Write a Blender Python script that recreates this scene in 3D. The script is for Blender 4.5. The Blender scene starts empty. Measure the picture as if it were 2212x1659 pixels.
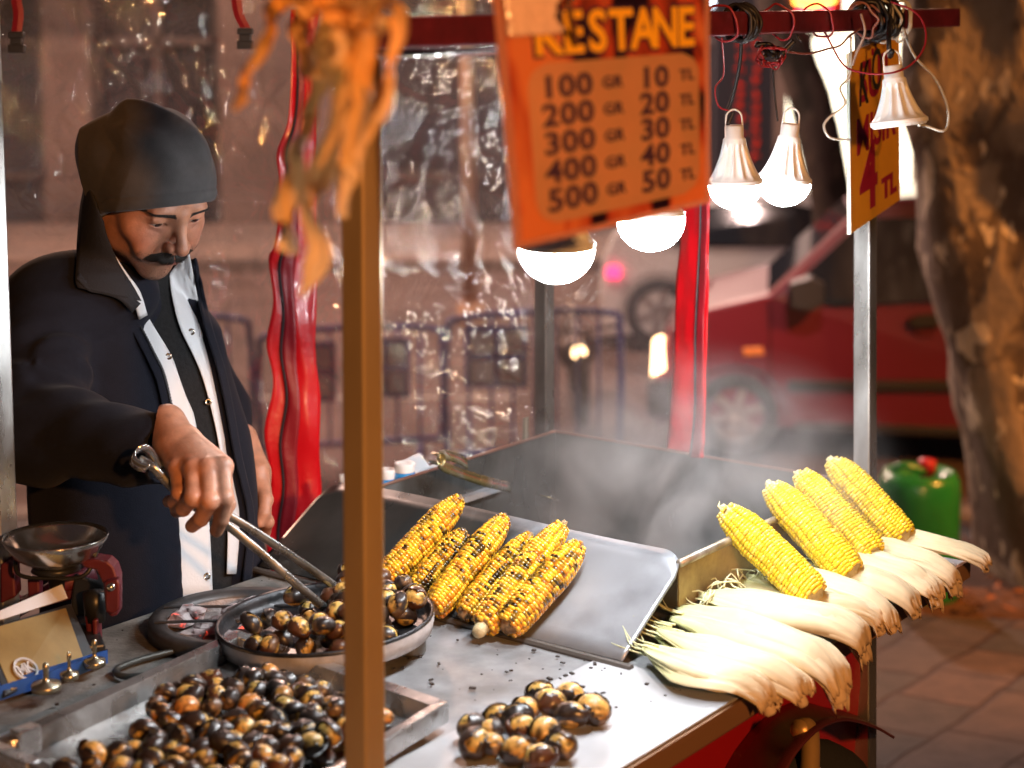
import bpy, bmesh, math, random
import numpy as np
from mathutils import Vector, Matrix, noise as mnoise
random.seed(7); np.random.seed(7)
R = math.radians
S = bpy.context.scene

# ---------------------------------------------------------------- camera, world, lamps, exposure
PF, PCX, PCY, PITCH, CAMH = 3590.0, 1106.0, 450.0, R(5.05), 1.7
cam_d = bpy.data.cameras.new('camera'); cam = bpy.data.objects.new('camera', cam_d)
S.collection.objects.link(cam); S.camera = cam
cam.location = (0, 0, CAMH); cam.rotation_euler = (math.pi/2 - PITCH, 0, 0)
cam_d.sensor_width = 36; cam_d.lens = PF/2212*36
cam_d.shift_x = 0; cam_d.shift_y = -(829.5-PCY)/2212
cam_d.clip_start = 0.05; cam_d.clip_end = 300
cam_d.dof.use_dof = True; cam_d.dof.focus_distance = 2.45; cam_d.dof.aperture_fstop = 3.3

W = bpy.data.worlds.new('World'); S.world = W; W.use_nodes = True
nt = W.node_tree; bg = nt.nodes['Background']
sky = nt.nodes.new('ShaderNodeTexSky'); sky.sky_type = 'NISHITA'; sky.sun_disc = False
sky.sun_elevation = R(-4); sky.sun_rotation = R(200)
nt.links.new(sky.outputs[0], bg.inputs[0]); bg.inputs[1].default_value = 0.5

def lamp(name, kind, loc, power, color, size=0.1, target=None, spot=None):
    d = bpy.data.lights.new(name, kind); d.energy = power; d.color = color
    if kind == 'AREA': d.size = size
    elif kind in ('POINT', 'SPOT'): d.shadow_soft_size = size
    if spot: d.spot_size = R(spot); d.spot_blend = 0.5
    o = bpy.data.objects.new(name, d); S.collection.objects.link(o); o.location = loc
    if target is not None:
        o.rotation_euler = (Vector(target)-Vector(loc)).to_track_quat('-Z', 'Y').to_euler()
    return o
SOD = (1.0, 0.36, 0.07)
WARM = (1.0, 0.50, 0.27)
lamp('unseen_street_light', 'SPOT', (1.25, -1.25, 2.3), 330, (1.0, 0.42, 0.12), 0.08, (0.25, 2.0, 1.2), 60)
lamp('unseen_street_light', 'SPOT', (4.4, 4.4, 4.0), 1400, SOD, 0.12, (2.3, 6.5, 1.0), 62)
lamp('unseen_street_light', 'POINT', (-2.5, 13.0, 5.2), 1250, (1.0, 0.66, 0.55), 0.25)
lamp('unseen_street_light', 'SPOT', (1.6, 6.3, 3.6), 1600, (1.0, 0.70, 0.62), 0.2, (3.4, 10.8, .1), 62)  # added unseen spot aimed at the van alone to brighten it
lamp('unseen_street_light', 'POINT', (1.0, 20.0, 5.5), 2000, (1.0, 0.66, 0.55), 0.3)
lamp('unseen_street_light', 'POINT', (-9.0, 18.0, 5.0), 2200, (1.0, 0.58, 0.42), 0.3)

S.view_settings.view_transform = 'Standard'; S.view_settings.look = 'None'
S.view_settings.exposure = 0.35; S.view_settings.gamma = 1.0
S.render.engine = 'CYCLES'
cy = S.cycles
cy.use_denoising = True; cy.max_bounces = 8; cy.diffuse_bounces = 3; cy.glossy_bounces = 3
cy.transparent_max_bounces = 12; cy.transmission_bounces = 4; cy.sample_clamp_indirect = 12.0
cy.caustics_reflective = False; cy.caustics_refractive = False; cy.volume_bounces = 0
cy.volume_step_rate = 2.0; cy.volume_max_steps = 64

# ---------------------------------------------------------------- measuring helpers (photo pixel, 2212 wide -> place)
def ray(x, y):
    u = (x-PCX)/PF; v = -(y-PCY)/PF
    return np.array([u, math.cos(PITCH)+v*math.sin(PITCH), -math.sin(PITCH)+v*math.cos(PITCH)])
EYE = np.array([0, 0, CAMH])
def Wz(x, y, z): r = ray(x, y); return EYE + (z-CAMH)/r[2]*r
def Wd(x, y, d): return EYE + d*ray(x, y)
TH = R(37.3)
AX = np.array([math.sin(TH), math.cos(TH), 0.0]); BX = np.array([math.cos(TH), -math.sin(TH), 0.0])
ZX = np.array([0, 0, 1.0])
OC = Wz(580, 1235, .9).copy(); OC[2] = 0
def C(a, b, z): return OC + a*AX + b*BX + z*ZX        # place on the cart: along, across, height
def Wplane(x, y, p0, n):
    r = ray(x, y); n = np.array(n); t = ((np.array(p0)-EYE)@n)/(r@n); return EYE + t*r

# ---------------------------------------------------------------- materials
def lin(c): return tuple(((v/12.92) if v <= .04045 else ((v+.055)/1.055)**2.4) for v in c)
MATS = {}
class NT:
    def __init__(s, m): s.nt = m.node_tree; s.b = s.nt.nodes['Principled BSDF']; s.out = s.nt.nodes['Material Output']
    def n(s, t, **k):
        q = s.nt.nodes.new(t)
        for a, v in k.items():
            if a.startswith('i_'):
                key = a[2:].replace('_', ' '); q.inputs[key].default_value = v
            else: setattr(q, a, v)
        return q
    def l(s, a, b): s.nt.links.new(a, b)
def mat(name, col=(.5, .5, .5), rough=.5, metal=0., spec=.5, emit=None, estr=0., var=0., vscale=6., col2=None,
        bump=0., bscale=40., stretch=(1, 1, 1), coat=0., rvar=0., trans=0., sss=0., ior=None, detail=5., lo=.35, hi=.65, bdist=.002):
    m = bpy.data.materials.new(name); m.use_nodes = True; t = NT(m); b = t.b
    b.inputs['Base Color'].default_value = (*col, 1); b.inputs['Roughness'].default_value = rough
    b.inputs['Metallic'].default_value = metal; b.inputs['Specular IOR Level'].default_value = spec
    b.inputs['Coat Weight'].default_value = coat; b.inputs['Coat Roughness'].default_value = .1
    if ior: b.inputs['IOR'].default_value = ior
    if trans: b.inputs['Transmission Weight'].default_value = trans
    if sss:
        b.inputs['Subsurface Weight'].default_value = sss; b.inputs['Subsurface Radius'].default_value = (.008, .003, .0015)
        b.inputs['Subsurface Scale'].default_value = 1.0
    if emit: b.inputs['Emission Color'].default_value = (*emit, 1); b.inputs['Emission Strength'].default_value = estr
    if var or bump or rvar or col2:
        tc = t.n('ShaderNodeTexCoord'); mp = t.n('ShaderNodeMapping'); mp.inputs['Scale'].default_value = stretch
        t.l(tc.outputs['Object'], mp.inputs[0])
    if var or col2:
        nz = t.n('ShaderNodeTexNoise', i_Scale=vscale, i_Detail=detail, i_Roughness=.6); t.l(mp.outputs[0], nz.inputs['Vector'])
        rp = t.n('ShaderNodeValToRGB'); rp.color_ramp.elements[0].position = lo; rp.color_ramp.elements[1].position = hi
        c2 = col2 or tuple(v*(1-var) for v in col)
        rp.color_ramp.elements[0].color = (*c2, 1); rp.color_ramp.elements[1].color = (*col, 1)
        t.l(nz.outputs[0], rp.inputs[0]); t.l(rp.outputs[0], b.inputs['Base Color'])
    if rvar:
        n2 = t.n('ShaderNodeTexNoise', i_Scale=vscale*1.7, i_Detail=6.); t.l(mp.outputs[0], n2.inputs['Vector'])
        mr = t.n('ShaderNodeMapRange'); mr.inputs[1].default_value = .3; mr.inputs[2].default_value = .7
        mr.inputs[3].default_value = max(.02, rough-rvar); mr.inputs[4].default_value = min(1, rough+rvar)
        t.l(n2.outputs[0], mr.inputs[0]); t.l(mr.outputs[0], b.inputs['Roughness'])
    if bump:
        n3 = t.n('ShaderNodeTexNoise', i_Scale=bscale, i_Detail=6.); t.l(mp.outputs[0], n3.inputs['Vector'])
        bp = t.n('ShaderNodeBump'); bp.inputs['Strength'].default_value = bump; bp.inputs['Distance'].default_value = bdist
        t.l(n3.outputs[0], bp.inputs['Height']); t.l(bp.outputs[0], b.inputs['Normal'])
    MATS[name] = m
    return m
def attr_mat(name, rough=.4, coat=0., spec=.5, bump=0., bscale=200., sss=0., attr='Col', nvar=.0, nscale=30., bdist=.001):
    m = mat(name, rough=rough, coat=coat, spec=spec, bump=bump, bscale=bscale, sss=sss, bdist=bdist)
    t = NT(m); a = t.n('ShaderNodeAttribute', attribute_name=attr)
    if nvar:
        nz = t.n('ShaderNodeTexNoise', i_Scale=nscale, i_Detail=6.); tc = t.n('ShaderNodeTexCoord'); t.l(tc.outputs['Object'], nz.inputs[0])
        mr = t.n('ShaderNodeMapRange'); mr.inputs[1].default_value = .3; mr.inputs[2].default_value = .7
        mr.inputs[3].default_value = 1-nvar; mr.inputs[4].default_value = 1+nvar; t.l(nz.outputs[0], mr.inputs[0])
        mx = t.n('ShaderNodeVectorMath', operation='SCALE'); t.l(a.outputs['Color'], mx.inputs[0]); t.l(mr.outputs[0], mx.inputs['Scale'])
        t.l(mx.outputs[0], t.b.inputs['Base Color'])
    else: t.l(a.outputs['Color'], t.b.inputs['Base Color'])
    return m

# ---------------------------------------------------------------- mesh helpers
class MB:
    def __init__(s): s.v = []; s.f = []; s.c = []; s.n = 0
    def add(s, v, f, col=None):
        v = np.asarray(v, float); s.v.append(v); s.f += [tuple(i+s.n for i in q) for q in f]; s.n += len(v)
        s.c.append(np.tile(np.array(col if col is not None else (1, 1, 1)), (len(v), 1)) if np.ndim(col) < 2 else np.asarray(col)); return s
    def box(s, c, size, ax=None, col=None):
        ax = ax or (np.array([1, 0, 0]), np.array([0, 1, 0]), np.array([0, 0, 1]))
        vs = []
        for k in range(8):
            q = [((k >> i) & 1)-.5 for i in range(3)]
            vs.append(np.array(c)+sum(q[i]*size[i]*np.array(ax[i]) for i in range(3)))
        fs = [(0, 2, 3, 1), (4, 5, 7, 6), (0, 1, 5, 4), (2, 6, 7, 3), (0, 4, 6, 2), (1, 3, 7, 5)]
        if np.dot(np.cross(ax[0], ax[1]), ax[2]) < 0: fs = [f[::-1] for f in fs]
        return s.add(vs, fs, col)
    def hexa(s, p, col=None):     # 8 points: bottom 4 (ccw), top 4
        return s.add(p, [(3, 2, 1, 0), (4, 5, 6, 7), (0, 1, 5, 4), (1, 2, 6, 5), (2, 3, 7, 6), (3, 0, 4, 7)], col)
    def tube(s, pts, r, n=10, cap=True, col=None, up=(0, 0, 1), flat=1.0):
        pts = [np.array(p, float) for p in pts]; rr = r if hasattr(r, '__len__') else [r]*len(pts)
        V = []; u0 = None
        for i, p in enumerate(pts):
            t = pts[min(i+1, len(pts)-1)]-pts[max(i-1, 0)]; t = t/(np.linalg.norm(t)+1e-9)
            a = np.array(up, float) if u0 is None else u0
            if abs(a@t) > .98: a = np.array([1., 0, 0])
            u = a-(a@t)*t; u /= np.linalg.norm(u); u0 = u; w = np.cross(t, u)
            for k in range(n):
                an = 2*math.pi*k/n; V.append(p+rr[i]*(math.cos(an)*u*flat+math.sin(an)*w))
        F = [(i*n+k, i*n+(k+1) % n, (i+1)*n+(k+1) % n, (i+1)*n+k) for i in range(len(pts)-1) for k in range(n)]
        if cap: F += [tuple(range(n))[::-1], tuple(range((len(pts)-1)*n, len(pts)*n))]
        return s.add(V, F, col)
    def lathe(s, prof, c=(0, 0, 0), n=32, axis=(0, 0, 1), col=None, close=False):
        ax = np.array(axis, float); ax /= np.linalg.norm(ax)
        a = np.array([1., 0, 0]) if abs(ax[0]) < .9 else np.array([0, 1., 0]); u = a-(a@ax)*ax; u /= np.linalg.norm(u); w = np.cross(ax, u)
        V = [np.array(c)+r*(math.cos(2*math.pi*k/n)*u+math.sin(2*math.pi*k/n)*w)+z*ax for r, z in prof for k in range(n)]
        m = len(prof); F = [(i*n+k, i*n+(k+1) % n, (i+1)*n+(k+1) % n, (i+1)*n+k) for i in range(m-1) for k in range(n)]
        if close: F += [((m-1)*n+k, (m-1)*n+(k+1) % n, (k+1) % n, k) for k in range(n)]
        return s.add(V, F, col)
    def grid(s, P, col=None, close_u=False):
        P = np.asarray(P); a, b = P.shape[:2]; V = P.reshape(-1, 3)
        F = [(i*b+j, i*b+(j+1) % b, ((i+1))*b+(j+1) % b, (i+1)*b+j) for i in range(a-1) for j in range(b if close_u else b-1)]
        return s.add(V, F, col if col is None or np.ndim(col) < 3 else np.asarray(col).reshape(-1, 3))
    def obj(s, name, m, parent=None, smooth=False, bevel=0, solid=0, offset=0, sub=0, local=False, colors=False, parts=None):
        me = bpy.data.meshes.new(name); V = np.concatenate(s.v) if s.v else np.zeros((0, 3))
        me.from_pydata([tuple(p) for p in V], [], s.f)
        if smooth: me.polygons.foreach_set('use_smooth', [True]*len(me.polygons))
        if colors:
            at = me.color_attributes.new('Col', 'FLOAT_COLOR', 'POINT'); c = np.concatenate(s.c)
            at.data.foreach_set('color', np.c_[c, np.ones(len(c))].astype(np.float32).ravel())
        me.materials.append(m); me.update()
        o = bpy.data.objects.new(name, me); S.collection.objects.link(o)
        if parent:
            o.parent = parent
            if not local: o.matrix_parent_inverse = parent.matrix_basis.inverted() if not parent.get('_pi') else Matrix()
            if parent.parent and not local: o.matrix_parent_inverse = Matrix()
            if not local and parent.type == 'MESH': o.matrix_parent_inverse = (parent_world(parent)).inverted()
        if solid: md = o.modifiers.new('s', 'SOLIDIFY'); md.thickness = solid; md.offset = offset
        if bevel:
            md = o.modifiers.new('b', 'BEVEL'); md.width = bevel; md.segments = 2; md.limit_method = 'ANGLE'; md.angle_limit = R(40)
        if sub: md = o.modifiers.new('u', 'SUBSURF'); md.levels = sub; md.render_levels = sub
        return o
def parent_world(o):
    m = o.matrix_basis
    if o.parent: m = parent_world(o.parent) @ o.matrix_parent_inverse @ m
    return m
def tag(o, label=None, cat=None, group=None, kind=None):
    if label: o['label'] = label
    if cat: o['category'] = cat
    if group: o['group'] = group
    if kind: o['kind'] = kind
    return o
def thing(name, label, cat, loc=(0, 0, 0), group=None):
    o = bpy.data.objects.new(name, None); S.collection.objects.link(o); o.location = tuple(loc); o.empty_display_size = .05
    return tag(o, label, cat, group)
def copy_tree(o, parent=None):
    c = o.copy(); S.collection.objects.link(c)
    if parent: c.parent = parent
    for ch in o.children: copy_tree(ch, c)
    return c
def text_mesh(name, body, origin, ux, uy, size, m, parent, align='CENTER', extrude=.0004, bold=0., wscale=1., space=1., shear=0.):
    cu = bpy.data.curves.new('t', 'FONT'); cu.body = body; cu.size = size; cu.align_x = align; cu.align_y = 'CENTER'
    cu.extrude = extrude; cu.offset = bold; cu.space_character = space; cu.shear = shear; cu.resolution_u = 3
    to = bpy.data.objects.new('t', cu); S.collection.objects.link(to); bpy.context.view_layer.update()
    me = bpy.data.meshes.new_from_object(to.evaluated_get(bpy.context.evaluated_depsgraph_get()))
    bpy.data.objects.remove(to); bpy.data.curves.remove(cu)
    ux = np.array(ux)/np.linalg.norm(ux); uy = np.array(uy)/np.linalg.norm(uy); n = np.cross(ux, uy)
    co = np.empty(len(me.vertices)*3); me.vertices.foreach_get('co', co); co = co.reshape(-1, 3)
    P = np.array(origin)+co[:, :1]*ux*wscale+co[:, 1:2]*uy+co[:, 2:]*n
    me.vertices.foreach_set('co', P.ravel()); me.materials.clear(); me.materials.append(m); me.update()
    o = bpy.data.objects.new(name, me); S.collection.objects.link(o)
    o.parent = parent; o.matrix_parent_inverse = parent_world(parent).inverted()
    return o
def fbm(p, s=1., o=4):
    return mnoise.fractal(Vector(tuple(np.array(p)*s)), 1.0, 2.0, o)
def smooth_path(pts, n=40):      # Catmull-Rom
    P = [np.array(p, float) for p in pts]; P = [2*P[0]-P[1]]+P+[2*P[-1]-P[-2]]; out = []
    m = len(P)-3
    for k in range(n):
        t = k/(n-1)*m; i = min(int(t), m-1); t -= i; a, b, c, d = P[i:i+4]
        out.append(.5*((2*b)+(-a+c)*t+(2*a-5*b+4*c-d)*t*t+(-a+3*b-3*c+d)*t**3))
    return out
# ================================================================ SETTING
def ground_z(y): return 0.0 if y < 2.5 else (-.11*(y-2.5) if y < 8.4 else -.65)
# paving: one sheet of irregular slabs, sloping down to the kerb
def paving_mat(name, cA, cB, joint, rot, scale=1.0, bw=.62, rh=.33):
    m = mat(name, rough=.75); t = NT(m)
    tc = t.n('ShaderNodeTexCoord'); mp = t.n('ShaderNodeMapping'); mp.inputs['Rotation'].default_value = (0, 0, rot)
    nz = t.n('ShaderNodeTexNoise', i_Scale=1.7, i_Detail=2.); ad = t.n('ShaderNodeVectorMath', operation='MULTIPLY_ADD')
    t.l(tc.outputs['Object'], nz.inputs[0]); t.l(nz.outputs['Color'], ad.inputs[0]); ad.inputs[1].default_value = (.12, .12, 0)
    t.l(tc.outputs['Object'], ad.inputs[2]); t.l(ad.outputs[0], mp.inputs[0])
    br = t.n('ShaderNodeTexBrick'); br.offset = .37; br.squash = .7; br.squash_frequency = 3
    br.inputs['Scale'].default_value = scale; br.inputs['Brick Width'].default_value = bw; br.inputs['Row Height'].default_value = rh
    br.inputs['Mortar Size'].default_value = .012; br.inputs['Mortar Smooth'].default_value = .3; br.inputs['Bias'].default_value = 0
    br.inputs['Color1'].default_value = (*cA, 1); br.inputs['Color2'].default_value = (*cB, 1); br.inputs['Mortar'].default_value = (*joint, 1)
    t.l(mp.outputs[0], br.inputs['Vector'])
    n2 = t.n('ShaderNodeTexNoise', i_Scale=9., i_Detail=8., i_Roughness=.7); t.l(tc.outputs['Object'], n2.inputs[0])
    mr = t.n('ShaderNodeMapRange'); mr.inputs[1].default_value = .3; mr.inputs[2].default_value = .7; mr.inputs[3].default_value = .55; mr.inputs[4].default_value = 1.35
    t.l(n2.outputs[0], mr.inputs[0]); sc = t.n('ShaderNodeVectorMath', operation='SCALE'); t.l(br.outputs[0], sc.inputs[0]); t.l(mr.outputs[0], sc.inputs['Scale'])
    t.l(sc.outputs[0], t.b.inputs['Base Color'])
    bp = t.n('ShaderNodeBump'); bp.inputs['Strength'].default_value = .7; bp.inputs['Distance'].default_value = .012
    mm = t.n('ShaderNodeMath', operation='SUBTRACT'); ml = t.n('ShaderNodeMath', operation='MULTIPLY'); ml.inputs[1].default_value = .35
    t.l(n2.outputs[0], ml.inputs[0]); t.l(ml.outputs[0], mm.inputs[0]); t.l(br.outputs['Fac'], mm.inputs[1]); t.l(mm.outputs[0], bp.inputs['Height'])
    t.l(bp.outputs[0], t.b.inputs['Normal'])
    return m
pave = paving_mat('paving_stone', (.095, .06, .05), (.04, .038, .04), (.03, .012, .006), R(-56), bw=.52, rh=.26)
g = MB(); ys = [-6, 2.5, 5, 8.4]
P = np.array([[[x, y, ground_z(y)] for x in (-30, 0, 30)] for y in ys]); g.grid(P)
tag(g.obj('pavement', pave), kind='structure')
stone = mat('kerb_stone', (.26, .21, .18), .8, var=.4, vscale=5, bump=.5, bscale=30)
g = MB(); 
for i in range(40): g.box((-20+i*1.0, 8.52, -.74), (.985, .22, .2))
tag(g.obj('kerb', stone, bevel=.01), kind='structure')
asph = mat('asphalt', (.15, .10, .085), .85, var=.45, vscale=1.3, bump=.6, bscale=120, rvar=.12, detail=8)
g = MB(); g.grid(np.array([[[x, y, -.84] for x in (-60, 60)] for y in (8.6, 60)]))
g.add([(-60, -6, -.9), (60, -6, -.9), (60, 8.7, -.9), (-60, 8.7, -.9)], [(0, 1, 2, 3)])
tag(g.obj('road', asph), kind='structure')
g = MB(); wl = mat('road_paint', (.5, .45, .4), .8, var=.5, vscale=8)
for i in range(7): g.grid(np.array([[[-14+i*4, 12.35, -.836], [-12+i*4, 12.35, -.836]], [[-14+i*4, 12.47, -.836], [-12+i*4, 12.47, -.836]]]))
tag(g.obj('lane_marking', wl), kind='structure')
far_pave = paving_mat('far_paving', (.30, .22, .18), (.2, .16, .14), (.08, .06, .05), 0, bw=.9, rh=.45)
g = MB(); g.box((0, 22.2, -.76), (120, 4.6, .16)); tag(g.obj('far_pavement', far_pave), kind='structure')

# ---- building across the street: wall, ledge, openings with frames, awnings, shutters
bw_ = mat('plaster', (.17, .12, .10), .9, var=.45, vscale=.8, bump=.4, bscale=12)
bd = mat('dark_stone', (.10, .075, .06), .7, var=.4, vscale=1.5)
gl = mat('dark_glass', (.03, .03, .035), .12, spec=.8)
fr = mat('shop_frame', (.05, .035, .03), .5)
redaw = mat('red_awning', (.35, .05, .03), .7, var=.3, vscale=2)
lit_cream = mat('lit_shop_window', (.8, .75, .6), .5, emit=(1.0, .90, .66), estr=3.2, var=.1)
BY = 24.5
bld = thing('shop_building', 'long plastered building with dark shop openings across the street', 'building', (0, BY, -.7))
w = MB(); ops = [(-13.2, -10.4), (-9.4, -6.9), (-6.2, -4.3), (-2.2, .9), (1.3, 3.1)]
x0 = -30
for a, b in ops+[(4.05, 6.0), (9, 12), (14, 17)]:
    w.box(((x0+a)/2, BY+.3, 1.05), (a-x0, .6, 3.5)); x0 = b
w.box(((x0+30)/2, BY+.3, 1.05), (30-x0, .6, 3.5)); w.box((0, BY+.3, 4.9), (60, .6, 4.2))
w.obj('wall', bw_, bld)
for k, (a, b) in enumerate(ops+[(9, 12), (14, 17)]):
    f_ = MB(); 
    for xx in (a+.06, (a+b)/2, b-.06): f_.box((xx, BY+.22, 1.05), (.1, .1, 3.5))
    f_.box(((a+b)/2, BY+.22, .0), (b-a, .1, .12)); f_.box(((a+b)/2, BY+.22, 2.0), (b-a, .1, .12))
    fo = f_.obj('shop_window_frame', fr, bld)
    MB().box(((a+b)/2, BY+.34, 1.05), (b-a, .03, 3.5)).obj('pane', gl, fo)
f_ = MB(); f_.box((5.02, BY+.5, 1.9), (1.95, .05, 5.2)); lw = f_.obj('lit_window', lit_cream, bld)
lw['label'] = 'tall window glowing cream white'
f_ = MB(); f_.box((5.02, BY+.05, 2.1), (1.95, .08, .09)); f_.box((4.4, BY+.05, 1.5), (.06, .08, 4.4)); f_.obj('window_bar', fr, bld)
MB().box((0, BY-.1, 2.95), (60, .35, .28)).obj('ledge', mat('ledge_stone', (.42, .28, .2), .85, var=.3, vscale=2), bld)
a_ = MB()
for (xa, xb, z0) in ((-13.6, -10.2, 2.6), (-9.6, -6.6, 2.6)):
    a_ = MB(); a_.grid([[(xa, BY-.25, z0+1.0), (xb, BY-.25, z0+1.0)], [(xa, BY-1.4, z0+.35), (xb, BY-1.4, z0+.35)], [(xa, BY-1.4, z0+.1), (xb, BY-1.4, z0+.1)]])
    a_.obj('awning', redaw, bld, solid=.03)
# pale post standing in front
pm = mat('lamp_post_paint', (.62, .36, .2), .6, var=.2, vscale=4)
lp = thing('lamp_post', 'pale tan lamp post standing across the street behind the plastic curtain', 'lamp post', (-.42, 16, -.84))
xp = Wd(1017, 200, 16.0)[0]; lp.location.x = xp
MB().tube([(xp-.12, 16, 5.4), (xp-.05, 16, 2.6), (xp, 16, -.84)], [.055, .06, .075], 14).obj('post', pm, lp, smooth=True)
MB().lathe([(.0, .2), (.12, .18), (.14, 0), (.14, -.02), (0, -.02)], (xp, 16, -.82), 16).obj('base', pm, lp, smooth=True)

# dark column with vertical red writing sign
sgm = mat('sign_column_paint', (.045, .045, .06), .5)
redl = mat('red_led', (.5, .02, .01), .5, emit=(1, .05, .02), estr=.35)
vs = thing('vertical_sign', 'dark vertical sign board with two columns of dim red characters', 'sign', tuple(Wd(1600, 230, 19)))
q0 = Wd(1540, 60, 19); q1 = Wd(1668, 420, 19)
MB().box(((q0[0]+q1[0])/2, 19, (q0[2]+q1[2])/2+.2), (q1[0]-q0[0], .18, q0[2]-q1[2]+.9)).obj('board', sgm, vs, bevel=.01)
for cxx in (1598, 1632):
    for k in range(10):
        rr = MB()
        p_ = Wd(cxx, 95+k*27, 18.85); rnd = random.Random(k*7+cxx)
        for j in range(5): rr.box((p_[0]+rnd.uniform(-.035, .035), 18.88, p_[2]+rnd.uniform(-.04, .04)), (rnd.uniform(.015, .07), .02, .016) if j % 2 else (.016, .02, rnd.uniform(.03, .07)))
        rr.obj('character', redl, vs)
# neon sign above the bar
ns = thing('neon_sign', 'glowing red and orange neon sign above the lamp bar', 'sign', tuple(Wd(1752, 0, 13)))
nm = mat('neon_red', (.6, .02, .03), .4, emit=(1, .03, .06), estr=7); ny = mat('neon_amber', (.7, .3, .02), .4, emit=(1, .35, .05), estr=8)
pz = Wd(1752, 0, 13)
for k in range(5):
    MB().tube([(pz[0]-.18+.03*abs(k-2), 13, pz[2]-.07+k*.06), (pz[0]+.0, 13, pz[2]-.10+k*.06), (pz[0]+.2-.03*abs(k-2), 13, pz[2]-.06+k*.06)], .02, 8).obj('neon_tube', (nm, ny)[k % 2], ns, smooth=True)
MB().box((pz[0], 13.08, pz[2]+.06), (.5, .05, .4)).obj('backing', mat('neon_backing', (.25, .01, .01), .6), ns)
# bluish street lamp head far away
fl = thing('far_street_lamp', 'distant street lamp with bluish white head at the top', 'street lamp', tuple(Wd(1553, 5, 21)))
pf = Wd(1553, 5, 21)
MB().tube([(pf[0], 21, pf[2]+.25), (pf[0], 21, -.84)], .05, 10).obj('post', bd, fl)
MB().lathe([(0, .1), (.14, .08), (.2, 0), (.14, -.06), (0, -.08)], (pf[0], 20.9, pf[2]), 16).obj('lamp_head', mat('cool_lamp', (.8, .85, .9), .5, emit=(.7, .85, 1), estr=5), fl, smooth=True)

# ---- trees
def bark_mat(name, base, patch, dark):
    m = mat(name, rough=.85); t = NT(m); tc = t.n('ShaderNodeTexCoord'); mp = t.n('ShaderNodeMapping'); mp.inputs['Scale'].default_value = (1, 1, .55)
    t.l(tc.outputs['Object'], mp.inputs[0])
    def noise(sc, det, lo, hi):
        n = t.n('ShaderNodeTexNoise', i_Scale=sc, i_Detail=det, i_Roughness=.55, i_Distortion=.4); t.l(mp.outputs[0], n.inputs[0])
        r = t.n('ShaderNodeMapRange'); r.inputs[1].default_value = lo; r.inputs[2].default_value = hi; t.l(n.outputs[0], r.inputs[0]); return r, n
    r1, n1 = noise(4.5, 3., .46, .54); r2, n2 = noise(9.5, 2., .60, .63); r3, n3 = noise(22., 6., .35, .7)
    m1 = t.n('ShaderNodeMixRGB'); m1.inputs[1].default_value = (*dark, 1); m1.inputs[2].default_value = (*base, 1); t.l(r1.outputs[0], m1.inputs[0])
    m2 = t.n('ShaderNodeMixRGB'); m2.inputs[2].default_value = (*patch, 1); t.l(m1.outputs[0], m2.inputs[1]); t.l(r2.outputs[0], m2.inputs[0])
    m3 = t.n('ShaderNodeMixRGB', blend_type='MULTIPLY'); m3.inputs[0].default_value = .6; t.l(m2.outputs[0], m3.inputs[1]); t.l(n3.outputs[0], m3.inputs[2]); t.l(m3.outputs[0], t.b.inputs['Base Color'])
    ad = t.n('ShaderNodeMath', operation='ADD'); t.l(r1.outputs[0], ad.inputs[0]); t.l(n3.outputs[0], ad.inputs[1])
    bp = t.n('ShaderNodeBump'); bp.inputs['Strength'].default_value = .8; bp.inputs['Distance'].default_value = .012; t.l(ad.outputs[0], bp.inputs['Height']); t.l(bp.outputs[0], t.b.inputs['Normal'])
    return m
bark = bark_mat('plane_bark', (.44, .34, .25), (.88, .74, .56), (.17, .12, .09)); bark2 = bark_mat('dark_bark', (.09, .06, .045), (.13, .09, .06), (.04, .03, .02))
leafm = mat('tree_leaf', (.07, .10, .03), .6, var=.5, vscale=3)
def crown_mesh(c, rad, n, seed):
    rnd = random.Random(seed); m = MB()
    for _ in range(n):
        d = np.array([rnd.gauss(0, 1) for _ in range(3)]); d /= np.linalg.norm(d); cl = rnd.random()**.4
        p = np.array(c)+d*np.array(rad)*cl*(.75+.35*fbm(d*2.2+seed)); a = np.array([rnd.gauss(0, 1) for _ in range(3)]); a /= np.linalg.norm(a)
        b = np.cross(a, d); b /= np.linalg.norm(b)+1e-6; s_ = rnd.uniform(.05, .11)
        m.add([p-a*s_, p+b*s_*.5, p+a*s_, p-b*s_*.5], [(0, 1, 2, 3)])
    return m
def loft_trunk(rows, n=56, seed=0, amp=.05):
    V = []
    for (c, r) in rows:
        for k in range(n):
            an = 2*math.pi*k/n; d = np.array([math.cos(an), math.sin(an), 0])
            p = np.array(c)+d*r*(1+.10*math.sin(3*an+c[2]*.8+seed)+.05*math.sin(7*an+c[2]*1.7))
            p = p+d*amp*fbm(p*2.2+seed, 1, 4); V.append(p)
    m = MB(); F = [(i*n+k, i*n+(k+1) % n, (i+1)*n+(k+1) % n, (i+1)*n+k) for i in range(len(rows)-1) for k in range(n)]
    m.add(V, F); return m
ty = 6.9; tb = Wd(2110, 1290, 6.9)
tz0 = ground_z(ty)
tr = thing('plane_tree', 'thick plane tree trunk with patchy flaking bark beside the pavement', 'tree', (1.9, ty, tz0))
rows = []
edge = [(-200, 1940), (0, 1952), (300, 1952), (450, 1962), (600, 1990), (800, 2038), (1000, 2075), (1150, 2100), (1230, 2118), (1290, 2108)]
rad = np.interp
for i in range(46):
    yy = 1400-i*48
    ex = rad(yy, [e[0] for e in edge], [e[1] for e in edge]); P0 = Wd(ex, yy, 7.1)
    r = .60-.07*(P0[2]-tz0)*.3
    if yy > 1230: r += (yy-1230)*.0012
    r = max(r, .36)
    rows.append(((P0[0]+r*1.0, ty, P0[2]), r))
loft_trunk(rows, 64, 3, .05).obj('trunk', bark, tr, smooth=True)
top = rows[-1][0]
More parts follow.
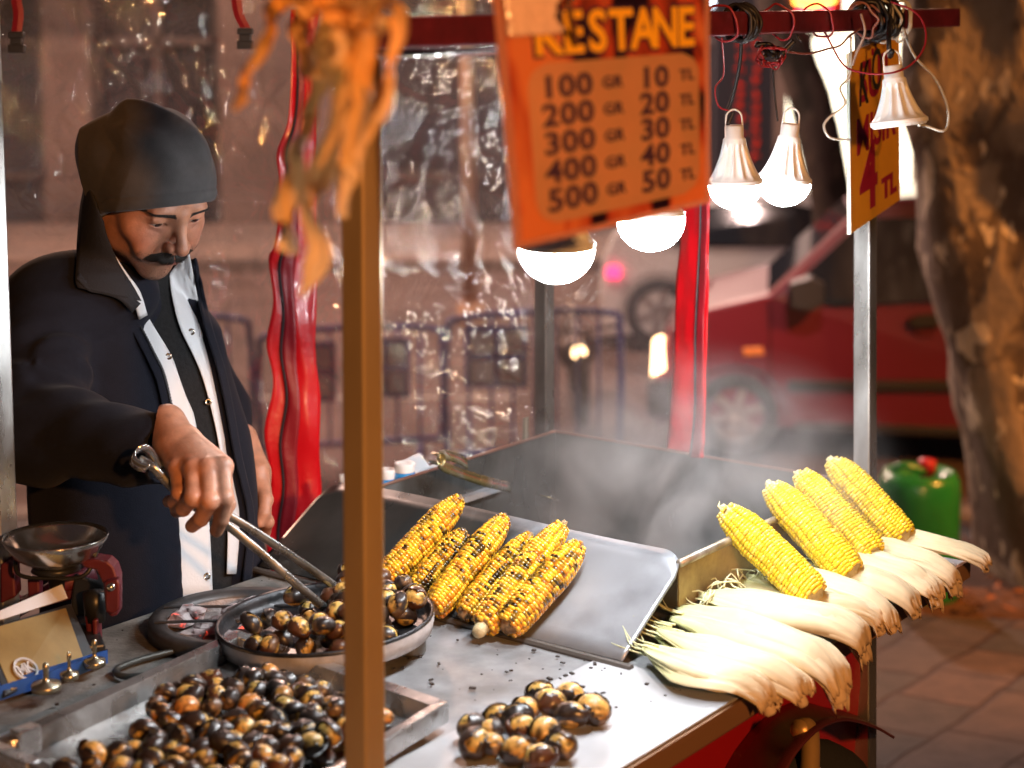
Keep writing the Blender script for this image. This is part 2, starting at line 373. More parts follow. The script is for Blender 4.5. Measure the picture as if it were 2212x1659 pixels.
for k, (dx, dy, dz) in enumerate(((-.9, .3, 2.2), (1.2, -.2, 2.0), (.2, .9, 2.6))):
    MB().tube([np.array(top)+[0, 0, -.4], np.array(top)+[dx*.4, dy*.4, dz*.5], np.array(top)+[dx, dy, dz]], [.3, .2, .1], 14).obj('limb', bark, tr, smooth=True)
crown_mesh(np.array(top)+[.2, .2, 2.6], (2.6, 2.4, 1.6), 2600, 5).obj('crown', leafm, tr)
# soil and dry leaves round the tree
soil = mat('tree_soil', (.12, .055, .03), .95, var=.5, vscale=14, bump=1., bscale=60, bdist=.01)
g = MB(); P = []
sc_ = (2.05, 6.95)
for i in range(14):
    row = []
    for k in range(48):
        an = 2*math.pi*k/48; r = i/13*1.0; x = sc_[0]+r*math.cos(an)*1.05; y = sc_[1]+r*math.sin(an)*.9
        row.append((x, y, ground_z(y)+.035*(1-i/13)**.5+.012*fbm((x, y, 0), 7)+.002-(.02 if i == 13 else 0)))
    P.append(row)
tag(g.grid(P, close_u=True).obj('tree_soil', soil, smooth=True), kind='structure')
dl = mat('dry_leaf', (.35, .13, .04), .7, var=.5, vscale=20)
g = MB(); rnd = random.Random(4)
for _ in range(420):
    an = rnd.uniform(0, 6.28); r = rnd.uniform(.2, 1.15)**.9; x = sc_[0]+r*math.cos(an)*1.1; y = sc_[1]-.1+r*math.sin(an)
    s_ = rnd.uniform(.012, .04); z = ground_z(y)+.035+rnd.uniform(0, .02); t_ = rnd.uniform(0, 6.28)
    g.add([(x-s_*math.cos(t_), y-s_*math.sin(t_), z), (x, y-s_*.5, z+rnd.uniform(0, .02)), (x+s_*math.cos(t_), y+s_*math.sin(t_), z+rnd.uniform(0, .015)), (x-s_*.3, y+s_*.6, z+rnd.uniform(0, .02))], [(0, 1, 2, 3)])
tag(g.obj('fallen_leaves', dl), 'dry fallen leaves scattered on the soil around the tree', kind='stuff')
t2 = thing('street_tree', 'dark leaning tree trunk in front of the glowing window', 'tree', (Wd(1845, 440, 13)[0], 13, -.84))
rows = []
for i in range(30):
    yy = -120+i*32; ex = rad(yy, [-120, 60, 200, 430, 800], [1660, 1690, 1745, 1800, 1835]); P0 = Wd(ex, yy, 13.2); rows.append(((P0[0], 13.2, P0[2]), .17))
rows = rows[::-1]
loft_trunk(rows, 24, 9, .02).obj('trunk', bark2, t2, smooth=True)
crown_mesh(np.array(rows[-1][0])+[0, 0, 1.8], (2.2, 2.0, 1.2), 1500, 8).obj('crown', leafm, t2)

# ---- green canister
grn = mat('green_plastic', (.025, .30, .07), .28, coat=.3, var=.3, vscale=5, trans=.12); redc = mat('red_cap', (.45, .02, .03), .35)
by_ = 6.45; cb = Wd(1982, 1285, 6.6)
bx = cb[0]; bz = ground_z(by_)
gc = thing('water_canister', 'round green plastic canister with a red screw cap at the foot of the tree', 'canister', (bx, by_, bz))
rr_ = 88/3590*6.55
hh = Wd(1980, 1012, 6.6)[2]-bz
MB().lathe([(0, 0), (rr_*.9, 0), (rr_, .03), (rr_, hh*.42), (rr_*.96, hh*.45), (rr_, hh*.48), (rr_, hh*.83), (rr_*.97, hh*.93), (rr_*.86, hh), (rr_*.72, hh*1.0), (rr_*.66, hh*.93), (rr_*.3, hh*.91), (0, hh*.91)], (bx, by_, bz), 48).obj('body', grn, gc, smooth=True)
MB().tube(smooth_path([(bx-rr_*.72, by_, bz+hh*.98), (bx-rr_*.45, by_-.02, bz+hh*1.05), (bx+rr_*.1, by_-.02, bz+hh*1.0)], 12), .014, 8).obj('handle', grn, gc, smooth=True)
MB().lathe([(.024, hh*.91), (.024, hh*.98), (.034, hh*.98), (.036, hh*1.07), (.03, hh*1.085), (0, hh*1.09)], (bx+rr_*.18, by_, bz), 20).obj('cap', redc, gc, smooth=True)

# ---- crowd barriers
blu = mat('barrier_blue', (.035, .05, .30), .45, var=.3, vscale=9); plc = mat('placard_white', (.5, .5, .52), .6, var=.25, vscale=6)
def barrier(px0, px1, d, py_top, plac, label):
    a = Wd(px0, py_top, d); b = Wd(px1, py_top-4, d+.3); L = np.linalg.norm((b-a)[:2]); u = (b-a)/np.linalg.norm(b-a); u[2] = 0
    zt = a[2]; zb = -.84+.16
    o = thing('crowd_barrier', label, 'barrier', (*((a+b)/2)[:2], -.84), 'blue crowd barriers along the road')
    m = MB(); m.tube(smooth_path([a*[1, 1, 0]+[0, 0, zb], a*[1, 1, 0]+[0, 0, zt-.15], a*[1, 1, 0]+[0, 0, zt]+u*.12, b*[1, 1, 0]+[0, 0, zt]-u*.12, b*[1, 1, 0]+[0, 0, zt-.15], b*[1, 1, 0]+[0, 0, zb]], 40), .021, 8)
    m.tube([a*[1, 1, 0]+[0, 0, zb], b*[1, 1, 0]+[0, 0, zb]], .021, 8)
    m.obj('frame', blu, o, smooth=True)
    n = int(L/.135)
    for k in range(1, n):
        p = a*(1-k/n)+b*(k/n); MB().tube([(p[0], p[1], zb), (p[0], p[1], zt)], .010, 6).obj('bar', blu, o, smooth=True)
    for s_ in (.12, .88):
        p = a*(1-s_)+b*s_; MB().tube([(p[0], p[1]-.28, -.83), (p[0], p[1], zb), (p[0], p[1]+.28, -.83)], .018, 8).obj('foot', blu, o, smooth=True)
    for (s0, s1) in plac:
        c0 = a*(1-s0)+b*s0; c1 = a*(1-s1)+b*s1; w_ = abs(c1[0]-c0[0])
        MB().box(((c0+c1)/2*[1, 1, 0]+[0, -.04, zt-.24]), (w_, .012, .38)).obj('placard_rim', blu, o)
        for zz in (zt-.15, zt-.33):
            for xx in (-.25, .25): MB().box(((c0+c1)/2*[1, 1, 0]+[xx*w_*.9, -.05, zz]), (w_*.36, .012, .13)).obj('placard', plc, o)
    return o
barrier(560, 955, 10.2, 722, [(.10, .42), (.55, .82)], 'blue crowd barrier partly behind the brass post, placards near its left end')
barrier(965, 1340, 10.0, 688, [(.10, .46)], 'blue crowd barrier behind the steel corner post, one placard near its left end')
barrier(200, 540, 10.6, 700, [(.2, .7)], 'blue crowd barrier behind the chestnut seller')

# ---- vehicles: extruded side profiles with rounded edges
tyre = mat('tyre_rubber', (.02, .02, .02), .8); chrome = mat('alloy', (.42, .38, .36), .35, metal=.8)
def vehicle(name, label, cat, side, ox, oy, zg, width, windows, wheels, body_m, glass_m, yaw=0., extra=None, tumble=.18, glazed=()):
    """side: outline (s,z) counter-clockwise; y runs away from the camera"""
    o = thing(name, label, cat, (ox, oy, zg)); o.rotation_euler.z = yaw
    n = len(side); M = MB(); st = [0, .06, .25, .75, .94, 1]; V = []
    zmid = 1.0
    for j, t_ in enumerate(st):
        inset = (.05 if j in (0, 5) else 0)
        for (s, z) in side:
            cxs = sum(p[0] for p in side)/n; czs = sum(p[1] for p in side)/n
            tum = tumble*max(0, (z-zmid))/.8
            y = t_*width; y = y+(tum*(1-2*t_) if t_ != .5 else 0)
            V.append((s+(cxs-s)*inset*.35, y, z+(czs-z)*inset*.35))
    F = [(j*n+k, j*n+(k+1) % n, (j+1)*n+(k+1) % n, (j+1)*n+k) for j in range(5) for k in range(n)]
    F += [tuple(range(n))[::-1], tuple(range(5*n, 6*n))]
    M.add(V, F); body = M.obj('body', body_m, o, local=True, smooth=False, bevel=.02)
    body.data.materials.append(glass_m)
    for j in (1, 2, 3):
        for k in range(n):
            a_, b_ = side[k], side[(k+1) % n]
            if any(abs(a_[0]-g[1][0])+abs(a_[1]-g[1][1])+abs(b_[0]-g[0][0])+abs(b_[1]-g[0][1]) < 1e-6 for g in glazed): body.data.polygons[j*n+k].material_index = 1
    for (poly, nm) in windows:
        w_ = MB(); pts = [(s, -.012+(tumble*max(0, z-zmid)/.8)-.004, z) for s, z in poly]
        w_.add(pts, [tuple(range(len(pts)))]); w_.obj(nm, glass_m, o, local=True, solid=.012)
    for (s, r) in wheels:
        for yy, sg in ((.10, 1), (width-.10, -1)):
            arch = MB().lathe([(r*1.16, -.1), (r*1.16, .13), (0, .13)], (s, yy-.03*sg, r), 28, axis=(0, 1*sg, 0)); arch.obj('wheel_arch', tyre, o, local=True)
            t_ = MB().lathe([(r*.64, -.11), (r*.9, -.125), (r, -.09), (r, .09), (r*.9, .11)], (s, yy, r), 32, axis=(0, 1*sg, 0)).obj('wheel', tyre, o, local=True, smooth=True)
            h = MB().lathe([(0, -.10), (r*.16, -.11), (r*.2, -.06), (r*.6, -.05), (r*.66, -.12)], (s, yy, r), 32, axis=(0, 1*sg, 0))
            for k in range(6):
                an = 2*math.pi*k/6+.3; d = np.array([math.cos(an), 0, math.sin(an)]); pr = np.array([-math.sin(an), 0, math.cos(an)])
                h.box(np.array([s, yy-.10*sg, r])+d*r*.37, (r*.5, .03, r*.2), (d, np.array([0, 1, 0]), pr))
            h.obj('rim', chrome, t_, local=True)
    if extra: extra(o)
    return o
van_red = mat('maroon_paint', (.16, .014, .030), .32, coat=.6, var=.12, vscale=1.2)
blk = mat('black_plastic', (.025, .025, .028), .55); vglass = mat('vehicle_glass', (.02, .022, .028), .06, spec=.9)
hl = mat('headlight_glow', (1, .7, .4), .4, emit=(1, .62, .3), estr=9); hlc = mat('lamp_glass', (.6, .6, .6), .15); tail = mat('tail_light', (.9, .05, .2), .4, emit=(1, .03, .13), estr=4)
dv = 10.6; sx = PF/dv
def SV(x, y): return ((x-1410)/sx, (985-y)/sx)
zg_v = Wd(1600, 985, dv)[2]
prof = [SV(*q) for q in [(1410, 925), (1405, 860), (1412, 770), (1440, 712), (1520, 668), (1655, 632), (1830, 462), (1880, 432), (2100, 410), (2560, 412), (2600, 470), (2630, 700), (2632, 900), (2620, 930), (1700, 925)]][::-1]
def van_extra(o):
    def bx(nm, m, pts, y0=-.03, th=.05):
        q = MB(); a = [SV(*p) for p in pts]; q.add([(s, y0, z) for s, z in a]+[(s, y0+th, z) for s, z in a], [tuple(range(len(a))), tuple(range(len(a), 2*len(a)))[::-1]]+[(k, len(a)+k, len(a)+(k+1) % len(a), (k+1) % len(a)) for k in range(len(a))])
        return q.obj(nm, m, o, local=True, bevel=.008)
    bx('rub_strip', blk, [(1700, 815), (2240, 800), (2240, 822), (1700, 838)], -.035)
    dh = bx('door_handle', blk, [(1946, 678), (1965, 668), (2010, 664), (2010, 690), (1960, 696)], -.05)
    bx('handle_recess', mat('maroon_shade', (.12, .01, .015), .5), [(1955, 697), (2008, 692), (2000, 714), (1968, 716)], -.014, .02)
    m_ = bx('wing_mirror', blk, [(1700, 600), (1745, 585), (1772, 600), (1772, 640), (1745, 655), (1705, 650)], -.22, .2)
    bx('bumper', blk, [(1402, 905), (1400, 825), (1470, 820), (1500, 850), (1500, 905)], -.03, .12)
    bx('headlight', hl, [(1408, 815), (1412, 735), (1432, 728), (1438, 800)], -.03, .1)
    bx('indicator', mat('amber_lens', (.7, .25, .05), .3), [(1602, 748), (1645, 744), (1650, 762), (1606, 766)], -.015, .02)
    for xs in (1658, 2060): bx('door_seam', mat('seam_dark', (.05, .005, .008), .7), [(xs, 650), (xs+4, 650), (xs+8, 900), (xs+4, 900)], -.004, .012)
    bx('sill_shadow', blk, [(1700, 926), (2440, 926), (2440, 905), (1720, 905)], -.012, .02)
vehicle('maroon_van', 'dark red compact van parked with its headlight glowing', 'van', prof, Wd(1410, 985, dv)[0], dv-.1, zg_v, 1.7,
        [([SV(*q) for q in [(1712, 640), (1730, 590), (1838, 488), (1860, 470), (2030, 462), (2050, 632), (1800, 652)]][::-1], 'side_window'), ([SV(*q) for q in [(2075, 630), (2070, 462), (2400, 455), (2420, 615)]][::-1], 'rear_side_window')],
        [((1592-1410)/sx, .272), ((2380-1410)/sx, .272)], van_red, vglass, R(-9), van_extra, .2, glazed=[(SV(1655, 632), SV(1830, 462))])
dw = 14.6; sw = PF/dw
def SW(x, y): return ((x-1295)/sw, (752-y)/sw)
wp = mat('white_car_paint', (.80, .78, .76), .35, coat=.5, var=.08, vscale=1)
profw = [SW(*q) for q in [(1302, 728), (1293, 640), (1300, 560), (1322, 505), (1400, 450), (1460, 425), (1560, 410), (1700, 408), (1790, 425), (1850, 470), (1900, 520), (2060, 540), (2200, 570), (2230, 640), (2225, 728)]][::-1]
def w_extra(o):
    q = MB().box((SW(1325, 588)[0], -.02, SW(1325, 588)[1]), (.13, .06, .11)); tl = q.obj('tail_light', tail, o, local=True, bevel=.02)
    MB().box((SW(1600, 735)[0], .0, SW(1600, 738)[1]), (3.0, .04, .05)).obj('sill', blk, o, local=True)
vehicle('white_car', 'white hatchback standing beyond the maroon van', 'car', profw, Wd(1295, 752, dw)[0], dw-.1, Wd(1400, 752, dw)[2], 1.75,
        [([SW(*q) for q in [(1370, 520), (1420, 462), (1560, 440), (1700, 436), (1780, 452), (1850, 515), (1700, 530), (1500, 532)]][::-1], 'side_window')],
        [((1425-1295)/sw, .31), ((2090-1295)/sw, .31)], wp, vglass, R(-6), w_extra, .22, glazed=[(SW(1322, 505), SW(1400, 450)), (SW(1790, 425), SW(1850, 470)), (SW(1850, 470), SW(1900, 520))])
# small far lights seen through the curtain: headlights of a parked motorcycle
mc = thing('motorcycle', 'parked motorcycle with its round headlight lit, beyond the blue barriers', 'motorcycle', tuple(Wd(1250, 930, 11.6)))
ph = Wd(1251, 762, 11.4)
dk = mat('dark_metal', (.06, .045, .04), .4, metal=.5)
MB().lathe([(0, 0), (.05, .0), (.06, .03), (.045, .1), (0, .13)], ph, 20, axis=(0, 1, 0)).obj('headlamp_shell', dk, mc, smooth=True)
MB().lathe([(0, -.012), (.04, -.008), (.048, 0)], ph, 20, axis=(0, 1, 0)).obj('headlight', hl, mc, smooth=True)
for dy in (0.05, 1.15):
    MB().lathe([(.2, -.05), (.26, -.05), (.3, 0), (.26, .05), (.2, .05)], (ph[0]+.02, ph[1]+dy+.1, -.54), 28, axis=(1, 0, 0), close=True).obj('wheel', tyre, mc, smooth=True)
MB().tube([(ph[0]-.0, ph[1]+.15, -.54), (ph[0], ph[1]+.1, ph[2]+.12)], .03, 8).obj('fork', chrome, mc, smooth=True)
MB().tube([(ph[0]-.3, ph[1]+.2, ph[2]+.16), (ph[0], ph[1]+.08, ph[2]+.14), (ph[0]+.3, ph[1]+.2, ph[2]+.16)], .015, 8).obj('handlebar', dk, mc, smooth=True)
MB().tube([(ph[0], ph[1]+.2, ph[2]-.05), (ph[0], ph[1]+.6, ph[2]-.08), (ph[0], ph[1]+1.2, ph[2]+.0)], [.1, .16, .09], 12).obj('body', dk, mc, smooth=True)
# ================================================================ THE CART
steel = mat('counter_steel', (.47, .48, .50), .42, metal=.25, var=.12, vscale=7, rvar=.12, bump=.12, bscale=60, bdist=.001)
steel_b = mat('bright_steel', (.72, .72, .72), .25, metal=.9, rvar=.12, vscale=25, var=.2, bump=.05)
worn = mat('worn_counter', (.40, .41, .43), .40, metal=.35, rvar=.12, vscale=9, col2=(.20, .205, .21), bump=.2, bscale=90, bdist=.001, detail=8)
sooty = mat('sooty_counter', (.26, .25, .23), .7, metal=.15, col2=(.10, .095, .085), vscale=14, bump=.8, bscale=160, bdist=.002, detail=9)
soot = mat('cart_dark', (.05, .05, .05), .6)
redp = mat('red_panel', (.42, .012, .02), .35, coat=.4, var=.15, vscale=3)
trimb = mat('brass_trim', (.55, .34, .12), .38, metal=.5, var=.25, vscale=8)
polem = mat('post_steel', (.62, .62, .60), .30, metal=.85, col2=(.30, .29, .27), vscale=9, stretch=(1, 1, .35), rvar=.15, bump=.1, bscale=50, detail=9)
brassp = mat('brass_post', (.60, .41, .20), .42, metal=.45, var=.3, vscale=3, stretch=(1, 1, .4))
bar_red = mat('maroon_bar', (.20, .022, .045), .4, metal=.2, col2=(.10, .015, .03), vscale=14, coat=.3, bump=.15, bscale=120)
basin_m = mat('basin_steel', (.30, .31, .31), .36, metal=.75, col2=(.16, .165, .16), vscale=7, rvar=.15, bump=.15, bscale=70, detail=9, stretch=(1, 1, .5))
rust = mat('rusty_rim', (.50, .40, .20), .55, metal=.35, col2=(.16, .10, .05), vscale=11, bump=.4, bscale=80, detail=9)
cart = thing('food_cart', 'street food cart with steel counter, deep steaming basin and red side panels', 'food cart', tuple(C(0, .35, 0)))
ABZ = (AX, BX, ZX)
def cbox(m, a0, a1, b0, b1, z0, z1): return m.box(C((a0+a1)/2, (b0+b1)/2, (z0+z1)/2), (abs(a1-a0), abs(b1-b0), abs(z1-z0)), ABZ)
BE, BR = .845, .66       # outer counter edge, basin side wall
# counter slab in two sheets: sooty strip by the seller, clean sheet in front
q = MB(); cbox(q, -.95, .15, .0, BE, .862, .895); q.obj('counter', soot, cart)
q = MB(); q.grid([[C(a, b, .8975+(.0 if .0 else 0)) for b in (.0, .22)] for a in (-.95, .20)]); q.obj('soot_covered_strip', sooty, cart, solid=.003, offset=-1)
q = MB(); q.grid([[C(a, b, .8985) for b in (.2, .4, BE)] for a in (-.95, -.4, -.02, .15)]); q.obj('counter_sheet', worn, cart, solid=.003, offset=-1)
q = MB(); q.grid([[C(a, b, .9015) for b in (.63, .75, BE+.002)] for a in (-.95, -.4, .0)]); q.obj('outer_counter_sheet', steel, cart, solid=.003, offset=-1)
q = MB(); cbox(q, .0, .74, BR+.004, BE, .872, .893); q.obj('husk_ledge', steel, cart)
q = MB(); cbox(q, -.95, .74, BE, BE+.006, .868, .897); q.obj('counter_edge', mat('edge_strip', (.30, .16, .08), .5, metal=.4), cart)
q = MB(); cbox(q, -.95, -.944, 0, BE, .86, .90); q.obj('counter_edge', trimb, cart)
# body panels
q = MB(); cbox(q, -.95, .735, BR-.012, BR, .30, .862); q.obj('side_panel', redp, cart)
q = MB(); cbox(q, -.95, .735, .01, .02, .30, .862); q.obj('side_panel', redp, cart)
q = MB(); cbox(q, .735, .745, .01, BR, .30, .862); q.obj('end_panel', redp, cart)
q = MB(); cbox(q, -.94, -.93, .022, BR-.014, .30, .86); q.obj('end_panel', redp, cart)
q = MB(); cbox(q, -.93, .735, .02, BR-.012, .29, .30); q.obj('floor_panel', soot, cart)
# basin: four walls and a bottom, rim rolled
zr, zb = 1.0, .72
A0, A1, B0 = .15, .715, .04
q = MB()
cbox(q, A0, A1, B0-.002, B0, zb, zr); cbox(q, A1, A1+.002, B0-.002, BR+.002, zb, zr); q.obj('basin_wall', basin_m, cart)
q = MB(); cbox(q, A0, A1, BR, BR+.002, zb, zr); q.obj('basin_side_wall', rust, cart)['label'] = 'stained side wall with thick rolled rim'
q = MB(); cbox(q, A0-.002, A0, B0, BR, zb, .99); q.obj('basin_front_wall', basin_m, cart)
q = MB(); cbox(q, A0, A1, B0, BR, zb-.003, zb); q.obj('basin_floor', basin_m, cart)
q = MB(); q.tube([C(A0, BR+.002, zr), C(.3, BR+.003, zr+.001), C(.5, BR, zr-.001), C(A1, BR, zr)], .006, 10)
q.obj('rim_bead', mat('rim_bead_steel', (.5, .47, .42), .4, metal=.6, col2=(.25, .2, .14), vscale=30), cart, smooth=True)
q = MB(); q.tube([C(A0, B0, zr-.002), C(A1, B0, zr+.002)], .0028, 8); q.tube([C(A1, B0, zr+.002), C(A1, BR, zr+.001)], .0028, 8); q.obj('rim_edge', mat('rim_copper', (.55, .34, .27), .3, metal=.8), cart)
water = mat('simmering_water', (.10, .10, .09), .06, spec=.8, bump=.6, bscale=28, bdist=.01)
q = MB(); q.grid([[C(a, b, .80) for b in np.linspace(B0+.003, BR-.003, 4)] for a in np.linspace(A0+.003, A1-.003, 4)]); w_ = q.obj('water', water, cart); w_['kind'] = 'stuff'
# tank divider bar
# sloping griddle plate with rounded corners, leaning on the rim
plate_m = mat('griddle_plate', (.52, .54, .57), .38, metal=.55, rvar=.14, bump=.15, bscale=60, bdist=.001)
t = NT(plate_m); tc = t.n('ShaderNodeTexCoord'); dt = t.n('ShaderNodeVectorMath', operation='DOT_PRODUCT'); dt.inputs[1].default_value = tuple(BX)
t.l(tc.outputs['Object'], dt.inputs[0]); nz = t.n('ShaderNodeTexNoise', i_Scale=11., i_Detail=9.); t.l(tc.outputs['Object'], nz.inputs[0])
ad = t.n('ShaderNodeMath', operation='MULTIPLY_ADD'); t.l(nz.outputs[0], ad.inputs[0]); ad.inputs[1].default_value = .42; t.l(dt.outputs['Value'], ad.inputs[2])
mr = t.n('ShaderNodeMapRange'); b_off = float(OC@BX); mr.inputs[1].default_value = .53; mr.inputs[2].default_value = .66
cartloc = C(0, .35, 0); mr.inputs[1].default_value += b_off-float(np.array(cartloc)@BX)+float(np.array(cartloc)@BX); mr.inputs[2].default_value += b_off
t.l(ad.outputs[0], mr.inputs[0]); mx = t.n('ShaderNodeMixRGB'); mx.inputs[1].default_value = (.075, .075, .07, 1); mx.inputs[2].default_value = (.36, .38, .41, 1)
t.l(mr.outputs[0], mx.inputs[0]); mm = t.n('ShaderNodeMixRGB', blend_type='MULTIPLY'); mm.inputs[0].default_value = .55; t.l(mx.outputs[0], mm.inputs[1])
m4 = t.n('ShaderNodeMapRange'); m4.inputs[1].default_value = .35; m4.inputs[2].default_value = .6; m4.inputs[3].default_value = .45; t.l(nz.outputs[0], m4.inputs[0]); t.l(m4.outputs[0], mm.inputs[2]); t.l(mm.outputs[0], t.b.inputs['Base Color'])
for l_ in list(t.nt.links):
    if l_.to_node == t.b and l_.to_socket.name == 'Metallic': t.nt.links.remove(l_)
PA0, PA1, PZ0, PZ1, PB0, PB1 = -.004, .168, .908, 1.012, -.02, .668
def plate_pt(s, b, h=0.): # s 0..1 up the slope
    nrm = np.cross(BX, (PA1-PA0)*AX+(PZ1-PZ0)*ZX); nrm /= np.linalg.norm(nrm); nrm *= np.sign(nrm[2])
    return C(PA0+s*(PA1-PA0), b, PZ0+s*(PZ1-PZ0))+nrm*h
PN = plate_pt(0, 0, 1)-plate_pt(0, 0, 0)
q = MB(); P = []
for b in list(np.linspace(PB0, PB0+.05, 8))+list(np.linspace(PB0+.07, PB1-.06, 20))+list(np.linspace(PB1-.045, PB1, 8)):
    e = min(b-PB0, PB1-b); rc = .045; top = 1 - (0 if e >= rc else (1-math.sqrt(max(0, 1-((rc-e)/rc)**2)))*rc/.2)
    P.append([plate_pt(s, b, .0035*math.sin(b*9)) for s in np.linspace(0, top, 8)])
q.grid(P); pl_ = q.obj('griddle_plate', plate_m, cart, solid=.003, offset=1, smooth=True)
q = MB(); q.tube([C(PA0-.006, PB0, .902), C(PA0-.006, PB1+.02, .902)], .0055, 8); q.obj('plate_lip', mat('lip_dark', (.12, .11, .1), .5, metal=.4), cart)
# wheel, mudguard
# mudguard: curved sheet following pixels of its upper edge
gpts = []
for (x, y, aa) in [(1540, 1760, -.2), (1600, 1640, -.14), (1650, 1565, -.08), (1705, 1527, -.02), (1760, 1520, .04), (1820, 1545, .12), (1870, 1562, .17), (1930, 1592, .24)]:
    gpts.append((x, y))
P = []
GB0, GB1 = BR+.003, BR+.20
guard = []
for (x, y) in smooth_path([(1500, 1800), (1580, 1640), (1650, 1552), (1716, 1519), (1790, 1533), (1852, 1548), (1895, 1562), (1930, 1590)], 26):
    p = Wplane(x, y, C(0, GB1, 0), BX)
    guard.append(p)
g_in = [Wplane(p_[0], p_[1], C(0, GB0, 0), BX) for p_ in smooth_path([(1500, 1800, 0), (1570, 1659, 0), (1608, 1600, 0), (1650, 1555, 0), (1716, 1519, 0), (1780, 1530, 0), (1850, 1548, 0), (1925, 1588, 0)], 30)]
guard = [Wplane(p_[0], p_[1], C(0, GB1-.04, 0), BX) for p_ in smooth_path([(1640, 1800, 0), (1700, 1659, 0), (1735, 1607, 0), (1775, 1571, 0), (1815, 1556, 0), (1850, 1558, 0), (1895, 1573, 0), (1932, 1594, 0)], 30)]
P = [[a_*(1-s)+b_*s for s in np.linspace(0, 1, 6)] for a_, b_ in zip(g_in, guard)]
for p in guard:
    pass
gm = mat('mudguard_paint', (.10, .018, .02), .45, coat=.15, var=.3, vscale=5)
MB().grid(P).obj('mudguard', gm, cart, solid=.004, smooth=True)
rubber = mat('cart_tyre', (.018, .018, .018), .85, bump=.6, bscale=90)
wc = Wd(1725, 1800, 2.25); a_w = float((wc-OC)@AX); wcen = C(.31, BR+.085, .352)

wh = MB().lathe([(.27, -.03), (.315, -.038), (.34, -.022), (.345, 0), (.34, .022), (.315, .038), (.27, .03)], wcen, 44, axis=tuple(BX), close=True).obj('wheel', rubber, cart, smooth=True)
hb = MB(); hb.lathe([(0, -.04), (.03, -.04), (.03, .04), (0, .04)], wcen, 16, axis=tuple(BX))
for k in range(8):
    an = k*math.pi/4; d = math.cos(an)*AX+math.sin(an)*ZX; hb.tube([wcen, wcen+d*.27], .008, 6)
hb.lathe([(.255, -.025), (.272, -.025), (.272, .025), (.255, .025)], wcen, 40, axis=tuple(BX), close=True)
hb.obj('rim', chrome, wh)
q = MB(); pz = guard[13]; q.tube(smooth_path([pz-BX*.03-ZX*.006-AX*.02, pz-ZX*.03-BX*.028+AX*.012, pz-ZX*.2-BX*.03+AX*.01], 14), .014, 12); q.obj('wheel_fork', trimb, cart, smooth=True)
# ---- posts
def post(x_t, y_t, x_b, y_b, d, w, m1, label, m2=None, zb=0., zt=2.12, d2=None, parent=None):
    p1 = Wd(x_t, y_t, d); p2 = Wd(x_b, y_b, d2 or d); u = (p1-p2)/(p1[2]-p2[2])
    a = p2+u*(zt-p2[2]); b = p2+u*(zb-p2[2])
    q = MB(); V = []
    for p in (b, a):
        for (s1, s2) in ((-1, -1), (-1, 1), (1, 1), (1, -1)): V.append(p+AX*s1*w/2+BX*s2*w/2)
    q.hexa(V); o = q.obj('post', m1, parent or cart, bevel=.0025)
    if label: o['label'] = label
    if m2: o.data.materials.append(m2); o.data.polygons[4].material_index = 1; o.data.polygons[2].material_index = o.data.polygons[2].material_index
    return o, a, b
fpole = post(781, 430, 788, 1620, 1.70, .0305, brassp, 'front brass coloured post', zb=.0)
post(1869, 620, 1868, 1500, 2.90, .031, polem, 'far right steel post', d2=2.84)
post(1176, 620, 1176, 930, 3.20, .028, polem, 'rear steel post')
post(-20, 400, 5, 1140, 2.32, .03, polem, 'left steel post cut by the picture edge', zb=.9)
# trim of right post below the counter
# ---- top bar between the posts
ba = Wd(735, 73, 1.66); bb = Wd(2058, 38, 3.08)
dirb = (bb-ba)/np.linalg.norm(bb-ba); nb = np.cross(dirb, ZX); nb /= np.linalg.norm(nb); ub = np.cross(nb, dirb)
q = MB(); q.box((ba+bb)/2, (np.linalg.norm(bb-ba), .031, .034), (dirb, nb, ub)); q.obj('top_bar', bar_red, cart, bevel=.003)
q = MB(); c1 = Wd(750, 119, 1.655); c2 = Wd(1073, 110, 1.875); q.tube([c1-(c2-c1)*.0, c2], .0042, 12); q.obj('rod', mat('polished_rod', (.8, .8, .8), .15, metal=1.), cart, smooth=True)
# canopy roof above the frame
canv = mat('canopy_canvas', (.35, .05, .04), .8, var=.2, vscale=3)
q = MB(); q.grid([[C(a, b, 2.02+.10*(b+.6)/1.6+.0*a) for b in np.linspace(-.62, .60, 6)] for a in np.linspace(-.62, 1.0, 6)]); q.obj('canopy', canv, cart, solid=.01)
# rebar hook behind the basin
rb = mat('rebar', (.25, .24, .2), .5, metal=.6)
q = MB(); h0 = Wd(1135, 953, 3.13); h1 = Wd(1136, 903, 3.13); q.tube([h0-(h1-h0)*.6, h1], .004, 10)
for k in range(9): pz = h0+(h1-h0)*(k/8); q.tube([pz+[-.006, 0, -.0015], pz+[.006, 0, .0015]], .002, 6)
q.obj('rebar_stub', rb, cart)

